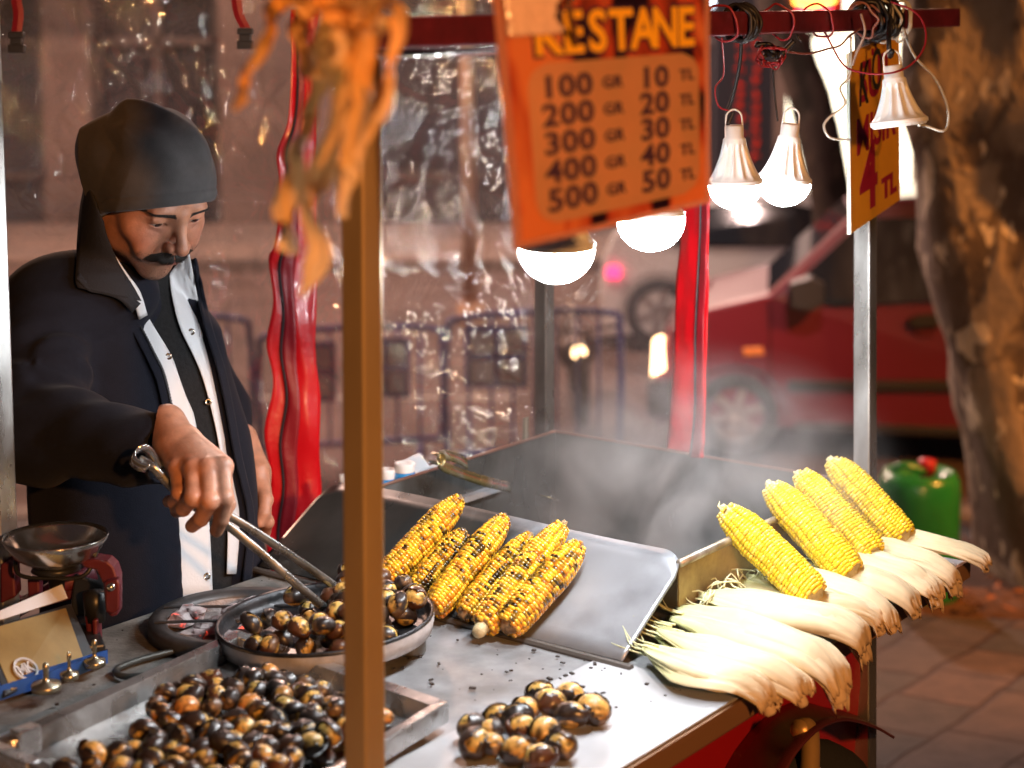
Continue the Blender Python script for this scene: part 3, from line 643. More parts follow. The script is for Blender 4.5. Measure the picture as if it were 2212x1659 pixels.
# ---- bulbs
bulb_w = mat('bulb_plastic', (.72, .72, .70), .3, spec=.5, sss=.0); glow = mat('bulb_glow', (1, 1, 1), .4, emit=(.93, .96, 1), estr=135)
domeoff = mat('dome_off', (.75, .75, .73), .25)
wire_k = mat('wire_black', (.02, .018, .02), .5); wire_r = mat('wire_red', (.30, .02, .03), .4); wire_w = mat('wire_clear', (.5, .48, .42), .3); tape = mat('black_tape', (.012, .012, .014), .45)
def bulb(px, py_rim, d, wpx, lit, label, tilt=(0, 0), hang=None, fins=14, hs=1.0):
    """px,py_rim: centre of the rim where dome meets housing"""
    c = Wd(px, py_rim, d); Rr = wpx/2/PF*d
    o = thing('light_bulb', label, 'light bulb', tuple(c), 'hanging bulbs of the cart')
    H = Rr*2.0*hs
    prof = [(Rr*1.0, 0), (Rr*1.0, .07*H), (Rr*.93, .10*H), (Rr*.74, .27*H), (Rr*.56, .50*H), (Rr*.44, .72*H), (Rr*.41, .80*H)]
    n = fins*6; V = []; pr = smooth_path([(a, b, 0) for a, b in prof], 22)
    for j, (r, z, _) in enumerate(pr):
        for k in range(n):
            an = 2*math.pi*k/n; fr_ = z/H; g = (.5+.5*math.cos(fins*an))**2
            depth = .16*Rr*max(0, min(1, (fr_-.10)/.08))*max(0, min(1, (.74-fr_)/.12)); rr = r-depth*(1-g)
            V.append((rr*math.cos(an), rr*math.sin(an), z))
    q = MB(); q.add(V, [(i*n+k, i*n+(k+1) % n, (i+1)*n+(k+1) % n, (i+1)*n+k) for i in range(21) for k in range(n)])
    q.obj('housing', bulb_w, o, local=True, smooth=True)
    MB().lathe([(0, 1.06*H), (Rr*.30, 1.06*H), (Rr*.34, 1.03*H), (Rr*.34, .84*H), (Rr*.42, .80*H), (Rr*.40, .79*H)], n=28).obj('cap', bulb_w, o, local=True, smooth=True)
    MB().tube(smooth_path([(-Rr*.3, 0, 1.0*H), (-Rr*.26, 0, 1.25*H), (0, 0, 1.34*H), (Rr*.26, 0, 1.25*H), (Rr*.3, 0, 1.0*H)], 14), Rr*.035, 8).obj('hook_ring', bulb_w, o, local=True, smooth=True)
    if lit:
        pr = [(Rr*.985*math.cos(a), -Rr*.93*math.sin(a)) for a in np.linspace(0, math.pi/2, 14)]
        MB().lathe(pr, n=36).obj('glowing_dome', glow, o, local=True, smooth=True)
    else:
        MB().lathe([(Rr*.98, 0), (Rr*.9, -.004), (0, -.004)], n=36).obj('base_disc', domeoff, o, local=True)
    o.rotation_euler = (R(tilt[0]), R(tilt[1]), 0)
    top = c+ZX*1.3*H; top[0] += math.sin(R(tilt[1]))*H*1.3
    return o, top
def wire(pts, r, m, name='wire', label=None, n=30, group='tangled wires of the lamp bar'):
    o = MB().tube(smooth_path(pts, n), r, 6).obj(name, m, smooth=True)
    return tag(o, label, 'wire', group)
_, t1 = bulb(1202, 534, 1.98, 168, True, 'lit bulb below the left corner of the price sign, lowest of the bulbs', (4, 0))
_, t2_ = bulb(1406, 474, 2.21, 150, True, 'lit bulb peeking below the right half of the price sign', (-6, -5))
_, t3 = bulb(1588, 397, 2.47, 120, True, 'lit bulb immediately right of the price sign', (2, -2))
_, t4 = bulb(1694, 391, 2.58, 118, True, 'lit bulb hanging on a straight dark wire left of the yellow sign', (3, 5))
_, t5 = bulb(1943, 268, 2.62, 123, False, 'unlit bulb with its dome missing, in front of the yellow sign', (-4, -7), fins=12, hs=.98)
def onbar(px, dy=0, fr_=0):   # point on the bar at the given photo column
    u = (px-PCX)/PF; D = dirb; 
    tt = (u*(ba[1]*math.cos(PITCH)-(ba[2]-CAMH)*math.sin(PITCH))-ba[0])/(D[0]-u*(D[1]*math.cos(PITCH)-D[2]*math.sin(PITCH)))
    return ba+D*tt+ZX*dy-nb*fr_
def P3(x, y, d): return Wd(x, y, d)
wire([onbar(1215, -.02), P3(1210, 300, 1.96), t1], .0022, wire_k, label='black wire down to the bulb under the sign corner')
wire([onbar(1410, -.02), P3(1408, 250, 2.2), t2_], .0022, wire_k, label='black wire hidden behind the price sign')
wire([onbar(1600, .02), P3(1600, 120, 2.42), P3(1585, 200, 2.45), P3(1570, 245, 2.46), P3(1571, 270, 2.46), t3], .0032, wire_k, label='thick black wire curving down to the bulb beside the price sign')
wire([onbar(1560, -.02), P3(1563, 160, 2.44), P3(1545, 190, 2.44), P3(1553, 230, 2.45), t3], .0014, wire_r, label='thin red wire beside the thick black one')
wire([P3(1670, 150, 2.56), P3(1673, 200, 2.57), P3(1680, 262, 2.57)], .0016, wire_k, label='straight dark wire above the fourth lit bulb')
rnd = random.Random(11)
pts = []
for k in range(46):
    an = k*.62+rnd.uniform(-.2, .2); r_ = rnd.uniform(16, 36); pts.append(P3(1668+r_*math.cos(an)*1.0, 122+r_*math.sin(an)*.8, 2.55+rnd.uniform(-.02, .02)))
wire(pts, .0017, wire_r, label='coil of dark red wire knotted under the bar', n=220)
pts = [P3(1655+rnd.uniform(-22, 30), 108+rnd.uniform(-16, 16), 2.55+rnd.uniform(-.015, .015)) for k in range(16)]
wire(pts, .0034, tape, label='black taped knot of wire under the bar', n=120)
wire([P3(1688, 118, 2.55), P3(1700, 105, 2.55), P3(1716, 88, 2.55)], .0045, tape, label='loose flap of black tape sticking out of the wire knot', n=10)
wire([P3(1700, 112, 2.56), P3(1745, 116, 2.58), P3(1790, 105, 2.6), P3(1815, 98, 2.6), P3(1835, 78, 2.6), P3(1860, 60, 2.62)], .0018, mat('wire_brown', (.16, .05, .04), .5), label='thin brown wire sagging from the knot towards the right post')
wire([P3(1757, 26, 2.62), P3(1772, 50, 2.62), P3(1795, 95, 2.62), P3(1818, 135, 2.62), P3(1845, 153, 2.6), P3(1905, 160, 2.56), P3(1960, 145, 2.58), P3(1995, 105, 2.6), P3(1998, 60, 2.62), P3(1975, 25, 2.64), P3(1925, 4, 2.66)], .0017, wire_r, label='long red wire looping round in front of the yellow sign and the unlit bulb', n=80)
wire([P3(1838, 80, 2.66), P3(1836, 160, 2.68), P3(1815, 190, 2.68), P3(1825, 225, 2.68), P3(1790, 255, 2.68), P3(1780, 275, 2.68), P3(1795, 298, 2.68), P3(1838, 302, 2.7)], .0022, wire_w, label='clear cable looping out left of the yellow sign', n=60)
wire([P3(1950, 60, 2.7), P3(1975, 120, 2.68), P3(2020, 170, 2.66), P3(2045, 225, 2.64), P3(2048, 265, 2.63), P3(2036, 283, 2.62), P3(2000, 272, 2.62), P3(1985, 270, 2.6)], .0024, wire_w, label='clear flex looping right of the unlit bulb', n=60)
wire([P3(1860, 30, 2.62), P3(1868, 70, 2.62), P3(1850, 115, 2.64), P3(1842, 140, 2.66)], .0022, mat('wire_beige', (.35, .25, .2), .5), label='beige cable hanging over the bar by the yellow sign')
wire([onbar(1925, .02), P3(1920, 75, 2.66), P3(1922, 120, 2.64), t5], .0045, tape, label='thick taped black lead above the unlit bulb')
wire([P3(1722, 76, 2.56), P3(1726, 84, 2.56), P3(1732, 90, 2.56)], .0022, wire_k, label='short cut wire end under the bar', n=8)
# wire windings round the bar
def winding(px, wpx, n, m, r, label, seed=0, grow=.004):
    rnd = random.Random(seed); pts = []
    for k in range(n*12+1):
        an = k/12*2*math.pi; c = onbar(px+wpx*(k/(n*12)-.5)+rnd.uniform(-2, 2)); g = .020+grow*rnd.random()
        pts.append(c+ub*math.sin(an)*(g+.004)+nb*math.cos(an)*(g+.002)*-1)
    return wire(pts, r, m, label=label, n=n*40)
winding(1600, 24, 4, wire_k, .003, 'thick black wire wound round the bar beside the price sign', 1)
winding(1560, 20, 1, wire_r, .0018, 'single turn of red wire on the bar next to the price sign', 2)
winding(1683, 22, 1, wire_r, .0018, 'single turn of red wire on the bar above the knot', 3)
winding(1770, 30, 1, wire_r, .0018, 'red wire turned once round the middle of the bar', 4)
winding(1895, 50, 9, tape, .0042, 'thick bundle of black tape and wire round the bar at the right post', 5, .012)
winding(1915, 60, 5, wire_w, .0024, 'clear cable wound over the tape bundle at the right post', 6, .016)
winding(1868, 30, 2, mat('wire_pink', (.35, .16, .14), .5), .002, 'pinkish cable wound left of the tape bundle', 7, .01)

# ---- price sign
def sign_frame(TL, TR, BR_, BL, cen_lift=0.):
    ux = (TR-TL); uy = (TL-BL); return ux, uy
s_tl, s_tr, s_bl = Wd(1064, -12, 1.42), Wd(1532, -20, 1.62), Wd(1104, 540, 1.42)
SUX = s_tr-s_tl; SW_ = np.linalg.norm(SUX); SUY = s_tl-s_bl; SH = np.linalg.norm(SUY)
br_actual = Wd(1541, 437, 1.62); 
def SP(u, v, h=0.):   # u 0..1 right, v 0..1 down, bilinear over the four corners of the warped sheet
    p = (s_tl*(1-u)+s_tr*u)*(1-v)+(s_bl*(1-u)+br_actual*u)*v
    n = np.cross(SUX, SUY); n /= np.linalg.norm(n); return p+n*(h+.004*math.sin(u*3.1+v*1.3))
def backlit(m_, k=.62):   # paper between laminate: lets the lamps behind it shine through
    t = NT(m_); tr = t.n('ShaderNodeBsdfTranslucent'); mx = t.n('ShaderNodeMixShader'); mx.inputs[0].default_value = k
    lk = [l for l in t.nt.links if l.to_node == t.b and l.to_socket.name == 'Base Color']
    if lk: t.l(lk[0].from_socket, tr.inputs[0])
    else: tr.inputs[0].default_value = t.b.inputs['Base Color'].default_value
    t.l(t.b.outputs[0], mx.inputs[1]); t.l(tr.outputs[0], mx.inputs[2]); t.l(mx.outputs[0], t.out.inputs[0])
flame = mat('sign_flame', (.72, .10, .03), .45); t = NT(flame)
tc = t.n('ShaderNodeTexCoord'); nz = t.n('ShaderNodeTexNoise', i_Scale=14., i_Detail=2., i_Distortion=1.2); mp = t.n('ShaderNodeMapping'); mp.inputs['Scale'].default_value = (1, 1, .5)
t.l(tc.outputs['Object'], mp.inputs[0]); t.l(mp.outputs[0], nz.inputs[0]); rp = t.n('ShaderNodeValToRGB'); e = rp.color_ramp.elements
e[0].position = .40; e[0].color = (.03, .01, .04, 1); e[1].position = .62; e[1].color = (.95, .40, .16, 1); ee = e.new(.48); ee.color = (.72, .12, .06, 1)
t.l(nz.outputs[0], rp.inputs[0]); t.l(rp.outputs[0], t.b.inputs['Base Color'])
ps = thing('price_sign', 'laminated orange chestnut price list hanging from the cart bar', 'sign', tuple(SP(.5, .5)))
def sheet(u0, u1, v0, v1, h, m, nm, rad=0., parent=ps, solid=.0008):
    q = MB(); P = []; nu, nv = 24, 24
    for j in range(nv+1):
        row = []
        for i in range(nu+1):
            uu, vv = i/nu, j/nv
            if rad:   # round all corners by squeezing rows
                e_ = min(vv, 1-vv)*(v1-v0)*SH; k = 0 if e_ >= rad else rad-math.sqrt(max(0, rad*rad-(rad-e_)**2))
                w_ = (u1-u0)*SW_; x = k/w_+uu*(1-2*k/w_)
            else: x = uu
            row.append(SP(u0+(u1-u0)*x, v0+(v1-v0)*vv, h))
        P.append(row)
    q.grid(P); return q.obj(nm, m, parent, solid=solid)
lam = mat('laminate_edge', (.75, .35, .22), .3, var=.1)
sheet(0, 1, 0, 1, 0, lam, 'laminate')
sheet(.035, .965, .02, .975, .0012, flame, 'flame_print')
for m_ in (flame, lam): backlit(m_)
backlit(sheet(.10, .93, .285, .93, .0022, mat('price_panel', (.95, .58, .36), .35, coat=.3, var=.12, vscale=9), 'price_panel', rad=.025).data.materials[0])
ink = mat('sign_ink', (.05, .02, .06), .5); yel = mat('title_yellow', (.85, .42, .02), .45)
def sign_text(body, u, v, size, m, bold=0., ws=1., nm='lettering', sp=1., h=.0032):
    dx = SP(min(1, u+.05), v)-SP(u-.05, v); dy = SP(u, v-.05)-SP(u, v+.05)
    text_mesh(nm, body, SP(u, v, h), dx, dy, size, m, ps, bold=bold, wscale=ws, space=sp)
for k, ch in enumerate('KESTANE'):
    uu = .195+k*.110; vv = .175
    sign_text(ch, uu, vv+.0, .054, ink, .0032, 1.02, h=.0026); sign_text(ch, uu, vv, .052, yel, .0013, 1.02, h=.0036)
for k, (g_, tl) in enumerate((('100', '10'), ('200', '20'), ('300', '30'), ('400', '40'), ('500', '50'))):
    v = .388+k*.114
    sign_text(g_, .265, v, .0275, ink, .0008, 1.5, sp=1.1); sign_text('GR', .475, v, .0145, ink, .0004, 1.35, sp=1.1)
    sign_text(tl, .685, v, .0275, ink, .0008, 1.5, sp=1.1); sign_text('TL', .86, v, .0145, ink, .0004, 1.35, sp=1.1)
# crumpled pinkish patch added as the reflection at the sign's top left corner
reflection_m = mat('reflection_pink', (.75, .5, .42), .12, coat=.6)
q = MB(); P = []
for j in range(12):
    P.append([SP(.03+i/15*.22, .0+j/11*.17, .004+.008*abs(fbm((i*.35, j*.5, 1), 1))) for i in range(16)])
q.grid(P).obj('reflection_patch', reflection_m, ps, smooth=True, solid=.0005)
q = MB(); q.tube(smooth_path([onbar(1290, .03), onbar(1290, .0, -.02)+[0, -.05, 0], SP(.31, .02, .004), SP(.30, .22, .008)], 16), .0028, 6); q.obj('string', mat('sign_string', (.12, .05, .03), .7), ps)

# ---- yellow sign
ysm = mat('yellow_sign_board', (.92, .50, .05), .5, var=.12, vscale=10); backlit(ysm, .25); mar = mat('sign_maroon', (.33, .01, .05), .5)
y_tl, y_tr, y_bl = Wd(1836, 115, 2.80), Wd(1942, 70, 3.02), Wd(1839, 505, 2.80)
YUX = y_tr-y_tl; YUY = y_tl-y_bl
ys_ = thing('corn_sign', 'narrow yellow sign with maroon letters tied to the right post', 'sign', tuple((y_tl+y_bl)/2))
YW, YH = np.linalg.norm(YUX), np.linalg.norm(YUY); yux, yuy = YUX/YW, YUY/YH; yn = np.cross(yux, yuy); yn /= np.linalg.norm(yn)
MB().box(y_tl+YUX/2-YUY/2-yn*.003, (YW, YH, .005), (yux, yuy, yn)).obj('board', ysm, ys_)
MB().box(y_tl-YUY/2-yn*.003-yux*.0015, (.003, YH*1.002, .0062), (yux, yuy, yn)).obj('board_edge', mat('board_edge_white', (.75, .78, .65), .5), ys_)
def ytxt(body, u, v, size, ws, bold=.002, m=mar, h=.0004, shear=0.): text_mesh('lettering', body, y_tl+YUX*u-YUY*v+yn*h, yux, yuy, size, m, ys_, bold=bold, wscale=ws, shear=shear, extrude=.0003)
s_ = YH
ytxt('SÜT', .50, .205, .096, 1.05); ytxt('MISIR', .50, .50, .085, 1.06)
ytxt('4', .35, .765, .158, 1.15, .004); ytxt('TL', .76, .875, .050, 1.45, .0025)
blk_ink = mat('spray_black', (.012, .015, .015), .7)
ytxt('K', .24, .215, .105, .75, .001, blk_ink, .0012, .15); ytxt('Ö', .52, .17, .105, .70, .0005, blk_ink, .0012)
# ================================================================ FOOD AND COOKING THINGS
corn_y = attr_mat('boiled_kernel', .22, coat=.35, spec=.5, nvar=.08, nscale=60, sss=.0)
corn_g = attr_mat('grilled_kernel', .28, coat=.5, spec=.5, nvar=.18, nscale=260)
cobw = mat('cob_pith', (.72, .62, .36), .7, var=.4, vscale=80, bump=.5, bscale=300)
# one kernel: a spherified cube
def kernel_unit():
    bm_ = bmesh.new(); bmesh.ops.create_cube(bm_, size=1); bmesh.ops.subdivide_edges(bm_, edges=bm_.edges[:], cuts=1, use_grid_fill=True)
    V = np.array([v.co[:] for v in bm_.verts]); F = [tuple(v.index for v in f.verts) for f in bm_.faces]; bm_.free()
    V /= (np.abs(V)**2.9).sum(1)[:, None]**(1/2.9); return V*.5, F
KV, KF = kernel_unit()
def cob(L, Rr, rows, seed, grilled=0., skirt=.0):
    """kernels as a mesh along +Z; butt at z=0, tip at z=L"""
    rnd = random.Random(seed); q = MB(); pitch = .0052; n = int(L/pitch)
    bend = rnd.uniform(-.25, .25)
    charline = rnd.uniform(0, 6.28)
    for k in range(rows):
        ph = 2*math.pi*k/rows; off = rnd.uniform(0, pitch); wob = rnd.uniform(-.1, .1)
        for j in range(n):
            z = off+j*pitch+rnd.uniform(-.0004, .0004); s = z/L
            if s > .985: continue
            env = (1-.18*(1-min(1, s/.12))**2)*(1 if s < .62 else 1-.55*((s-.62)/.38)**2.3)
            r = Rr*env; an = ph+wob*s+.05*math.sin(j*.5+k)
            if s > .93 and rnd.random() < .25: continue
            w = 2*math.pi*r/rows*1.06; 
            d = np.array([math.cos(an), math.sin(an), 0]); tg = np.array([-math.sin(an), math.cos(an), 0])
            r2 = r*(1+rnd.uniform(-.02, .02)); sc = rnd.uniform(.93, 1.07)
            if s > .85: sc *= rnd.uniform(.8, 1.0)
            if rnd.random() < .015: r2 *= .93
            P = d*(r2-.004)+np.array([0, 0, z])+KV[:, :1]*d*.0095+KV[:, 1:2]*tg*w*1.05*sc+KV[:, 2:]*np.array([0, 0, pitch*1.12*sc])
            c = np.array([.92, .66, .035])*rnd.uniform(.86, 1.08)
            if rnd.random() < .15: c = np.array([.93, .66, .10])
            if s > .9: c = np.array([.92, .70, .18])
            cc = np.tile(c, (len(KV), 1))
            if grilled:
                c = np.array([.88, .50, .03])*rnd.uniform(.8, 1.12); cc = np.tile(c, (len(KV), 1))
                nn = fbm((math.cos(an)*1.3, math.sin(an)*1.3, z*22+seed*3), 1, 3)
                dark = max(0, nn*1.5+grilled*.8+.6*math.cos(an-charline)*grilled-.42)
                if rnd.random() < .16+grilled*.30+dark*.45:
                    tipd = np.clip((KV[:, 0]-.22)*4.5+rnd.uniform(-.5, .4)*KV[:, 1]*3+rnd.uniform(-.5, .4)*KV[:, 2]*3, 0, 1)[:, None]*min(1, .55+dark+rnd.random()*.5); cc = cc*(1-tipd)+np.array([.018, .010, .006])*tipd
                if rnd.random() < dark*.50: cc = cc*rnd.choice((.10, .2, .3, .4))
                elif rnd.random() < .22: cc = cc*np.array([.75, .5, .4])
            q.add(P, KF, cc)
    core = [(0, .0), (Rr*.70, .001), (Rr*.84, L*.06), (Rr*.86, L*.6), (Rr*.6, L*.85), (Rr*.32, L*.98), (0, L*1.0)]
    bend_f = lambda P: P+np.c_[bend*(P[:, 2]/L-.5)**2*.05, np.zeros(len(P)), np.zeros(len(P))]
    q.v = [bend_f(v) for v in q.v]
    t_ = MB(); t_.lathe(core, n=20); 
    for k in range(9):   # ragged pith at the tip
        an = k*.7; t_.tube([(0, 0, L*.96), (Rr*.12*math.cos(an), Rr*.12*math.sin(an), L*1.0), (Rr*.16*math.cos(an), Rr*.16*math.sin(an), L*rnd.uniform(1.0, 1.03))], [.0045, .0035, .0012], 6)
    t_.lathe([(0, -.006), (Rr*.30, -.007), (Rr*.42, -.002), (Rr*.70, .002)], n=16)
    return q, t_
def make_corn(name, L, Rr, rows, seed, grilled, label, group, silk=False):
    q, t_ = cob(L, Rr, rows, seed, grilled)
    o = thing(name, label, 'corn cob', (0, 0, 0), group)
    k_ = q.obj('kernels', corn_g if grilled else corn_y, o, local=True, smooth=True, colors=True)
    t_.obj('cob', cobw if not grilled else mat('charred_pith%d' % seed, (.40, .25, .12), .8, col2=(.04, .03, .02), vscale=90), o, local=True, smooth=True)
    if silk: MB().tube([(Rr*.1, 0, L*.97), (Rr*.2, .0, L*1.03), (-Rr*.25, 0, L*1.07)], [.0022, .0016, .0005], 6).obj('silk', mat('corn_silk', (.8, .7, .35), .6), o, local=True, smooth=True)
    return o
def aim(o, p_butt, p_tip, roll=0., native=None):
    d = Vector(p_tip)-Vector(p_butt); L = d.length
    qd = d.to_track_quat('Z', 'Y'); o.rotation_mode = 'QUATERNION'
    from mathutils import Quaternion
    o.rotation_quaternion = qd @ Quaternion((0, 0, 1), roll); o.location = tuple(p_butt)
    if native: o.scale = (1, 1, L/native)
def solve_tip(x, y, Q, L, lower=False):
    r = ray(x, y); # |EYE+t r - Q| = L
    e = EYE-Q; a = r@r; b = 2*r@e; c = e@e-L*L; D = b*b-4*a*c
    if D < 0: t = -b/2/a
    else: t = (-b+(1 if lower else -1)*math.sqrt(D))/2/a
    return EYE+t*r
# boiled cobs lean on the rim bead at b = BR, z = zr
for i, (tx, ty_, bx_, by2, L, lab) in enumerate([
        (1562, 1098, 1762, 1290, .195, 'yellow boiled corn cob nearest the griddle, a thread of silk at its tip'),
        (1660, 1045, 1838, 1240, .200, 'yellow boiled corn cob second from the griddle, touching the cob behind it'),
        (1722, 1022, 1882, 1200, .190, 'yellow boiled corn cob third from the griddle, its pale tip just behind the second cob'),
        (1793, 992, 1952, 1162, .195, 'yellow boiled corn cob farthest from the griddle, crossing the steel post')]):
    Q = Wz(bx_, by2, .905+.034); 
    # choose the tip depth so that the cob passes just over the rim
    best = None
    for dd in np.linspace(1.9, 3.1, 241):
        T = Wd(tx, ty_, dd); bq, bt = (Q-OC)@BX, (T-OC)@BX
        if bt >= BR: continue
        s_ = (BR-bq)/(bt-bq); z = Q[2]+s_*(T[2]-Q[2]); e = abs(z-(zr+.027))+.15*abs(np.linalg.norm(T-Q)-L)
        if best is None or e < best[0]: best = (e, T)
    T = best[1]; d_ = (T-Q); Lr = np.linalg.norm(d_)
    wpx = (86, 84, 78, 76)[i]; dmid = (Q+T)[1]/2
    o = make_corn('boiled_corn', Lr, wpx/2/PF*(dmid+.1), 14, 20+i, 0., lab, 'boiled corn cobs leaning on the basin rim', silk=(i == 0))
    aim(o, Q, T, i*1.3)
    pass
# grilled cobs lie on the griddle plate
for i, (tx, ty_, bx_, by2, wpx, gr, lab) in enumerate([
        (992, 1080, 846, 1236, 72, .22, 'grilled corn cob at the left end of the row, golden with few burnt kernels'),
        (1003, 1150, 905, 1262, 62, .62, 'blackened grilled corn cob with a burnt tip, second from the left in the row'),
        (1090, 1120, 948, 1300, 70, .25, 'bright grilled corn cob third from the left in the row, reaching past both dark cobs'),
        (1142, 1158, 1012, 1312, 60, .75, 'most charred grilled corn cob, fourth from the left, with grey burnt rows'),
        (1215, 1136, 1058, 1336, 72, .26, 'bright grilled corn cob fifth from the left, stub of stalk at its lower end'),
        (1252, 1180, 1108, 1342, 76, .42, 'grilled corn cob at the right end of the row with striped brown rows')]):
    rr_ = wpx/2/PF*2.3; h = rr_+.002+(0 if i not in (0, 2, 4) else .006)
    p0 = plate_pt(0, 0, h)
    Q = Wplane(bx_, by2, p0, PN); T = Wplane(tx, ty_, p0, PN); Q = Q-(T-Q)*.08; T = T+(T-Q)*.02; Lr = np.linalg.norm(T-Q)
    pass
    o = make_corn('grilled_corn', Lr, rr_, 13, 40+i, gr, lab, 'grilled corn cobs lying on the griddle plate')
    aim(o, Q, T, i*2.1)
    if i == 4: MB().tube([(0, 0, .004), (.004, .0, -.012), (.006, 0, -.018)], [.011, .010, .008], 10).obj('stalk_stub', cobw, o, local=True, smooth=True)

# ---- husks laid along the ledge with their stalk ends hanging over the edge
huskm = attr_mat('husk', .55, spec=.35, bump=.35, bscale=25, nvar=.10, nscale=25, bdist=.001)
t = NT(huskm); t.b.inputs['Subsurface Weight'].default_value = 0
def husk(tail, mid, stalk, w0, w1, seed, label, droop=.035, nleaf=4):
    """tail: ragged end by the basin, stalk: where the leaves fold over the edge and hang"""
    rnd = random.Random(seed); tail, mid, stalk = map(np.array, (tail, mid, stalk))
    o = thing('corn_husk', label, 'corn husk', tuple(mid), 'empty corn husks fanned along the ledge')
    ax = stalk-tail; ax[2] = 0; ax /= np.linalg.norm(ax); sd = np.cross(ZX, ax)
    for lf in range(nleaf):
        q = MB(); P = []; Cc = []; n, m = 34, 17; o_s = rnd.uniform(-.014, .014); lift = (nleaf-1-lf)*.0030; t0 = rnd.uniform(0, .14)
        wl = w0*rnd.uniform(.75, 1.1)*(.72+.28*lf/3); curl = rnd.uniform(.6, 1.2); dr = droop*rnd.uniform(.35, 1.15); ph = rnd.uniform(0, 6)
        for i in range(n+1):
            t_ = t0+(1.0-t0)*i/n; k = max(0, (t_-.80)/.20); tt = min(1, t_/.92)
            c = (1-tt)**2*tail+2*tt*(1-tt)*mid+tt**2*stalk
            c = c+ax*(.020*math.sin(min(1, k)*1.35))-ZX*(dr*(1-math.cos(min(1, k)*1.5)))
            wid = wl*(.10+.90*min(1, (t_-t0)/.32)**.75)*(1-.22*t_)*(1-.42*k**1.6)
            bow = (.28+.55*t_**1.5+.25*k)*(1+.15*math.sin(ph+t_*4))
            row = []; col = []
            for j in range(m+1):
                u = j/m*2-1; an = u*(.75+bow)
                x = math.sin(an)/math.sin(min(1.5, .75+bow))*wid/2 if abs(an) < 1.5708 else math.copysign(1, an)*wid/2/math.sin(min(1.5, .75+bow))*(1-.12*(abs(an)-1.57))
                zz = (math.cos(an)-math.cos(.75+bow))*wid*.36
                rid = .0013*math.sin(u*23+seed+lf)+.0022*fbm((u*7, t_*1.3, seed+lf), 1, 2)+.0020*math.sin(u*5+t_*5+lf*2+ph)+.0030*math.sin(t_*9+ph)*u
                e_ = .012*k*fbm((u*4, seed, lf), 1, 3)
                p = c+sd*(x+o_s*(1-t_))+ZX*(zz*(1-.25*k)+lift*(1-k)+rid-abs(e_)*.6)+ax*e_
                row.append(p); kk = t_**2
                base = np.array([.60, .56, .33])*(1-kk)+np.array([.66, .53, .36])*kk
                g = max(0, .55-t_)*1.5*(.6+.4*math.sin(u*9+lf)); base = base*(1-min(1, g))+np.array([.44, .52, .20])*min(1, g)
                if k > .5: base = base*(1-.5*(k-.5))+np.array([.70, .38, .22])*.5*(k-.5)
                col.append(base*(1+.10*math.sin(u*31+lf)+.12*fbm((u*9, t_*1.5, seed+lf), 1, 2)))
            P.append(row); Cc.append(col)
        q.grid(P, Cc); q.obj('leaf', huskm, o, smooth=True, solid=.0006, colors=True)
    q = MB(); e = stalk+ax*.012-ZX*droop*.55; d = ax*.55-ZX*.8; d /= np.linalg.norm(d); r0 = w1*.30
    q.tube([e-d*.02, e, e+d*.010, e+d*.013], [r0, r0*1.05, r0*.95, r0*.6], 12, col=np.array([.62, .46, .30])); q.obj('stalk_end', huskm, o, smooth=True, colors=True)
    q = MB()
    for k in range(9):
        b0 = tail+sd*rnd.uniform(-w0*.3, w0*.3)+ax*rnd.uniform(0, .02)+ZX*rnd.uniform(.004, .02); q.tube(smooth_path([b0+ax*.03, b0, b0-ax*rnd.uniform(.01, .035)+sd*rnd.uniform(-.015, .015)+ZX*rnd.uniform(0, .02)], 6), [.0018, .0016, .0013, .001, .0007, .0004], 5, col=np.array([.62, .62, .34]))
    q.obj('frayed_strands', huskm, o, smooth=True, colors=True)
HZ = .912
hk = [  # tail pixel, mid pixel, stalk pixel (on the ledge edge), widths
 ((1372, 1398), (1500, 1470), (1640, 1492), .075, .030, 'corn husk nearest the chestnuts, its rolled stalk end at the lowest point of the row', -.004),
 ((1395, 1372), (1560, 1425), (1710, 1478), .070, .026, 'corn husk second from the chestnuts with a short pointed stalk end', .002),
 ((1440, 1330), (1640, 1372), (1790, 1452), .085, .042, 'broadest corn husk, bulging over the ledge edge left of the mudguard', .008),
 ((1470, 1292), (1660, 1318), (1842, 1372), .080, .032, 'corn husk in front of the nearest cob with a pinched brown stalk end', .008),
 ((1560, 1240), (1730, 1310), (1880, 1330), .060, .028, 'corn husk under the butt of the nearest boiled cob', .002),
 ((1600, 1228), (1800, 1262), (1905, 1322), .060, .026, 'corn husk between the first and second boiled cobs', .006),
 ((1700, 1230), (1850, 1240), (1952, 1290), .060, .030, 'corn husk beside the butt of the second boiled cob, orange stalk end', .004),
 ((1760, 1190), (1880, 1212), (2000, 1266), .062, .032, 'corn husk below the third boiled cob with a knobbly stalk end', .006),
 ((1800, 1170), (1920, 1190), (2040, 1240), .058, .030, 'corn husk between the third and last boiled cobs', .008),
 ((1840, 1140), (1960, 1165), (2108, 1206), .048, .018, 'last corn husk, long flat leaf sticking out farthest over the pavement', .010)]
for i, (a, b, c, w0, w1, lab, lift) in enumerate(hk):
    ta = Wz(a[0], a[1], HZ+lift+.004); tm = Wz(b[0], b[1], HZ+.022+lift); 
    r = ray(c[0], c[1]); ts = Wz(c[0], c[1], HZ-.006+lift*.5)
    husk(ta, tm, ts, w0*1.30, w1, 60+i, lab, (.030, .026, .048, .044, .026, .032, .034, .036, .034, .016)[i])
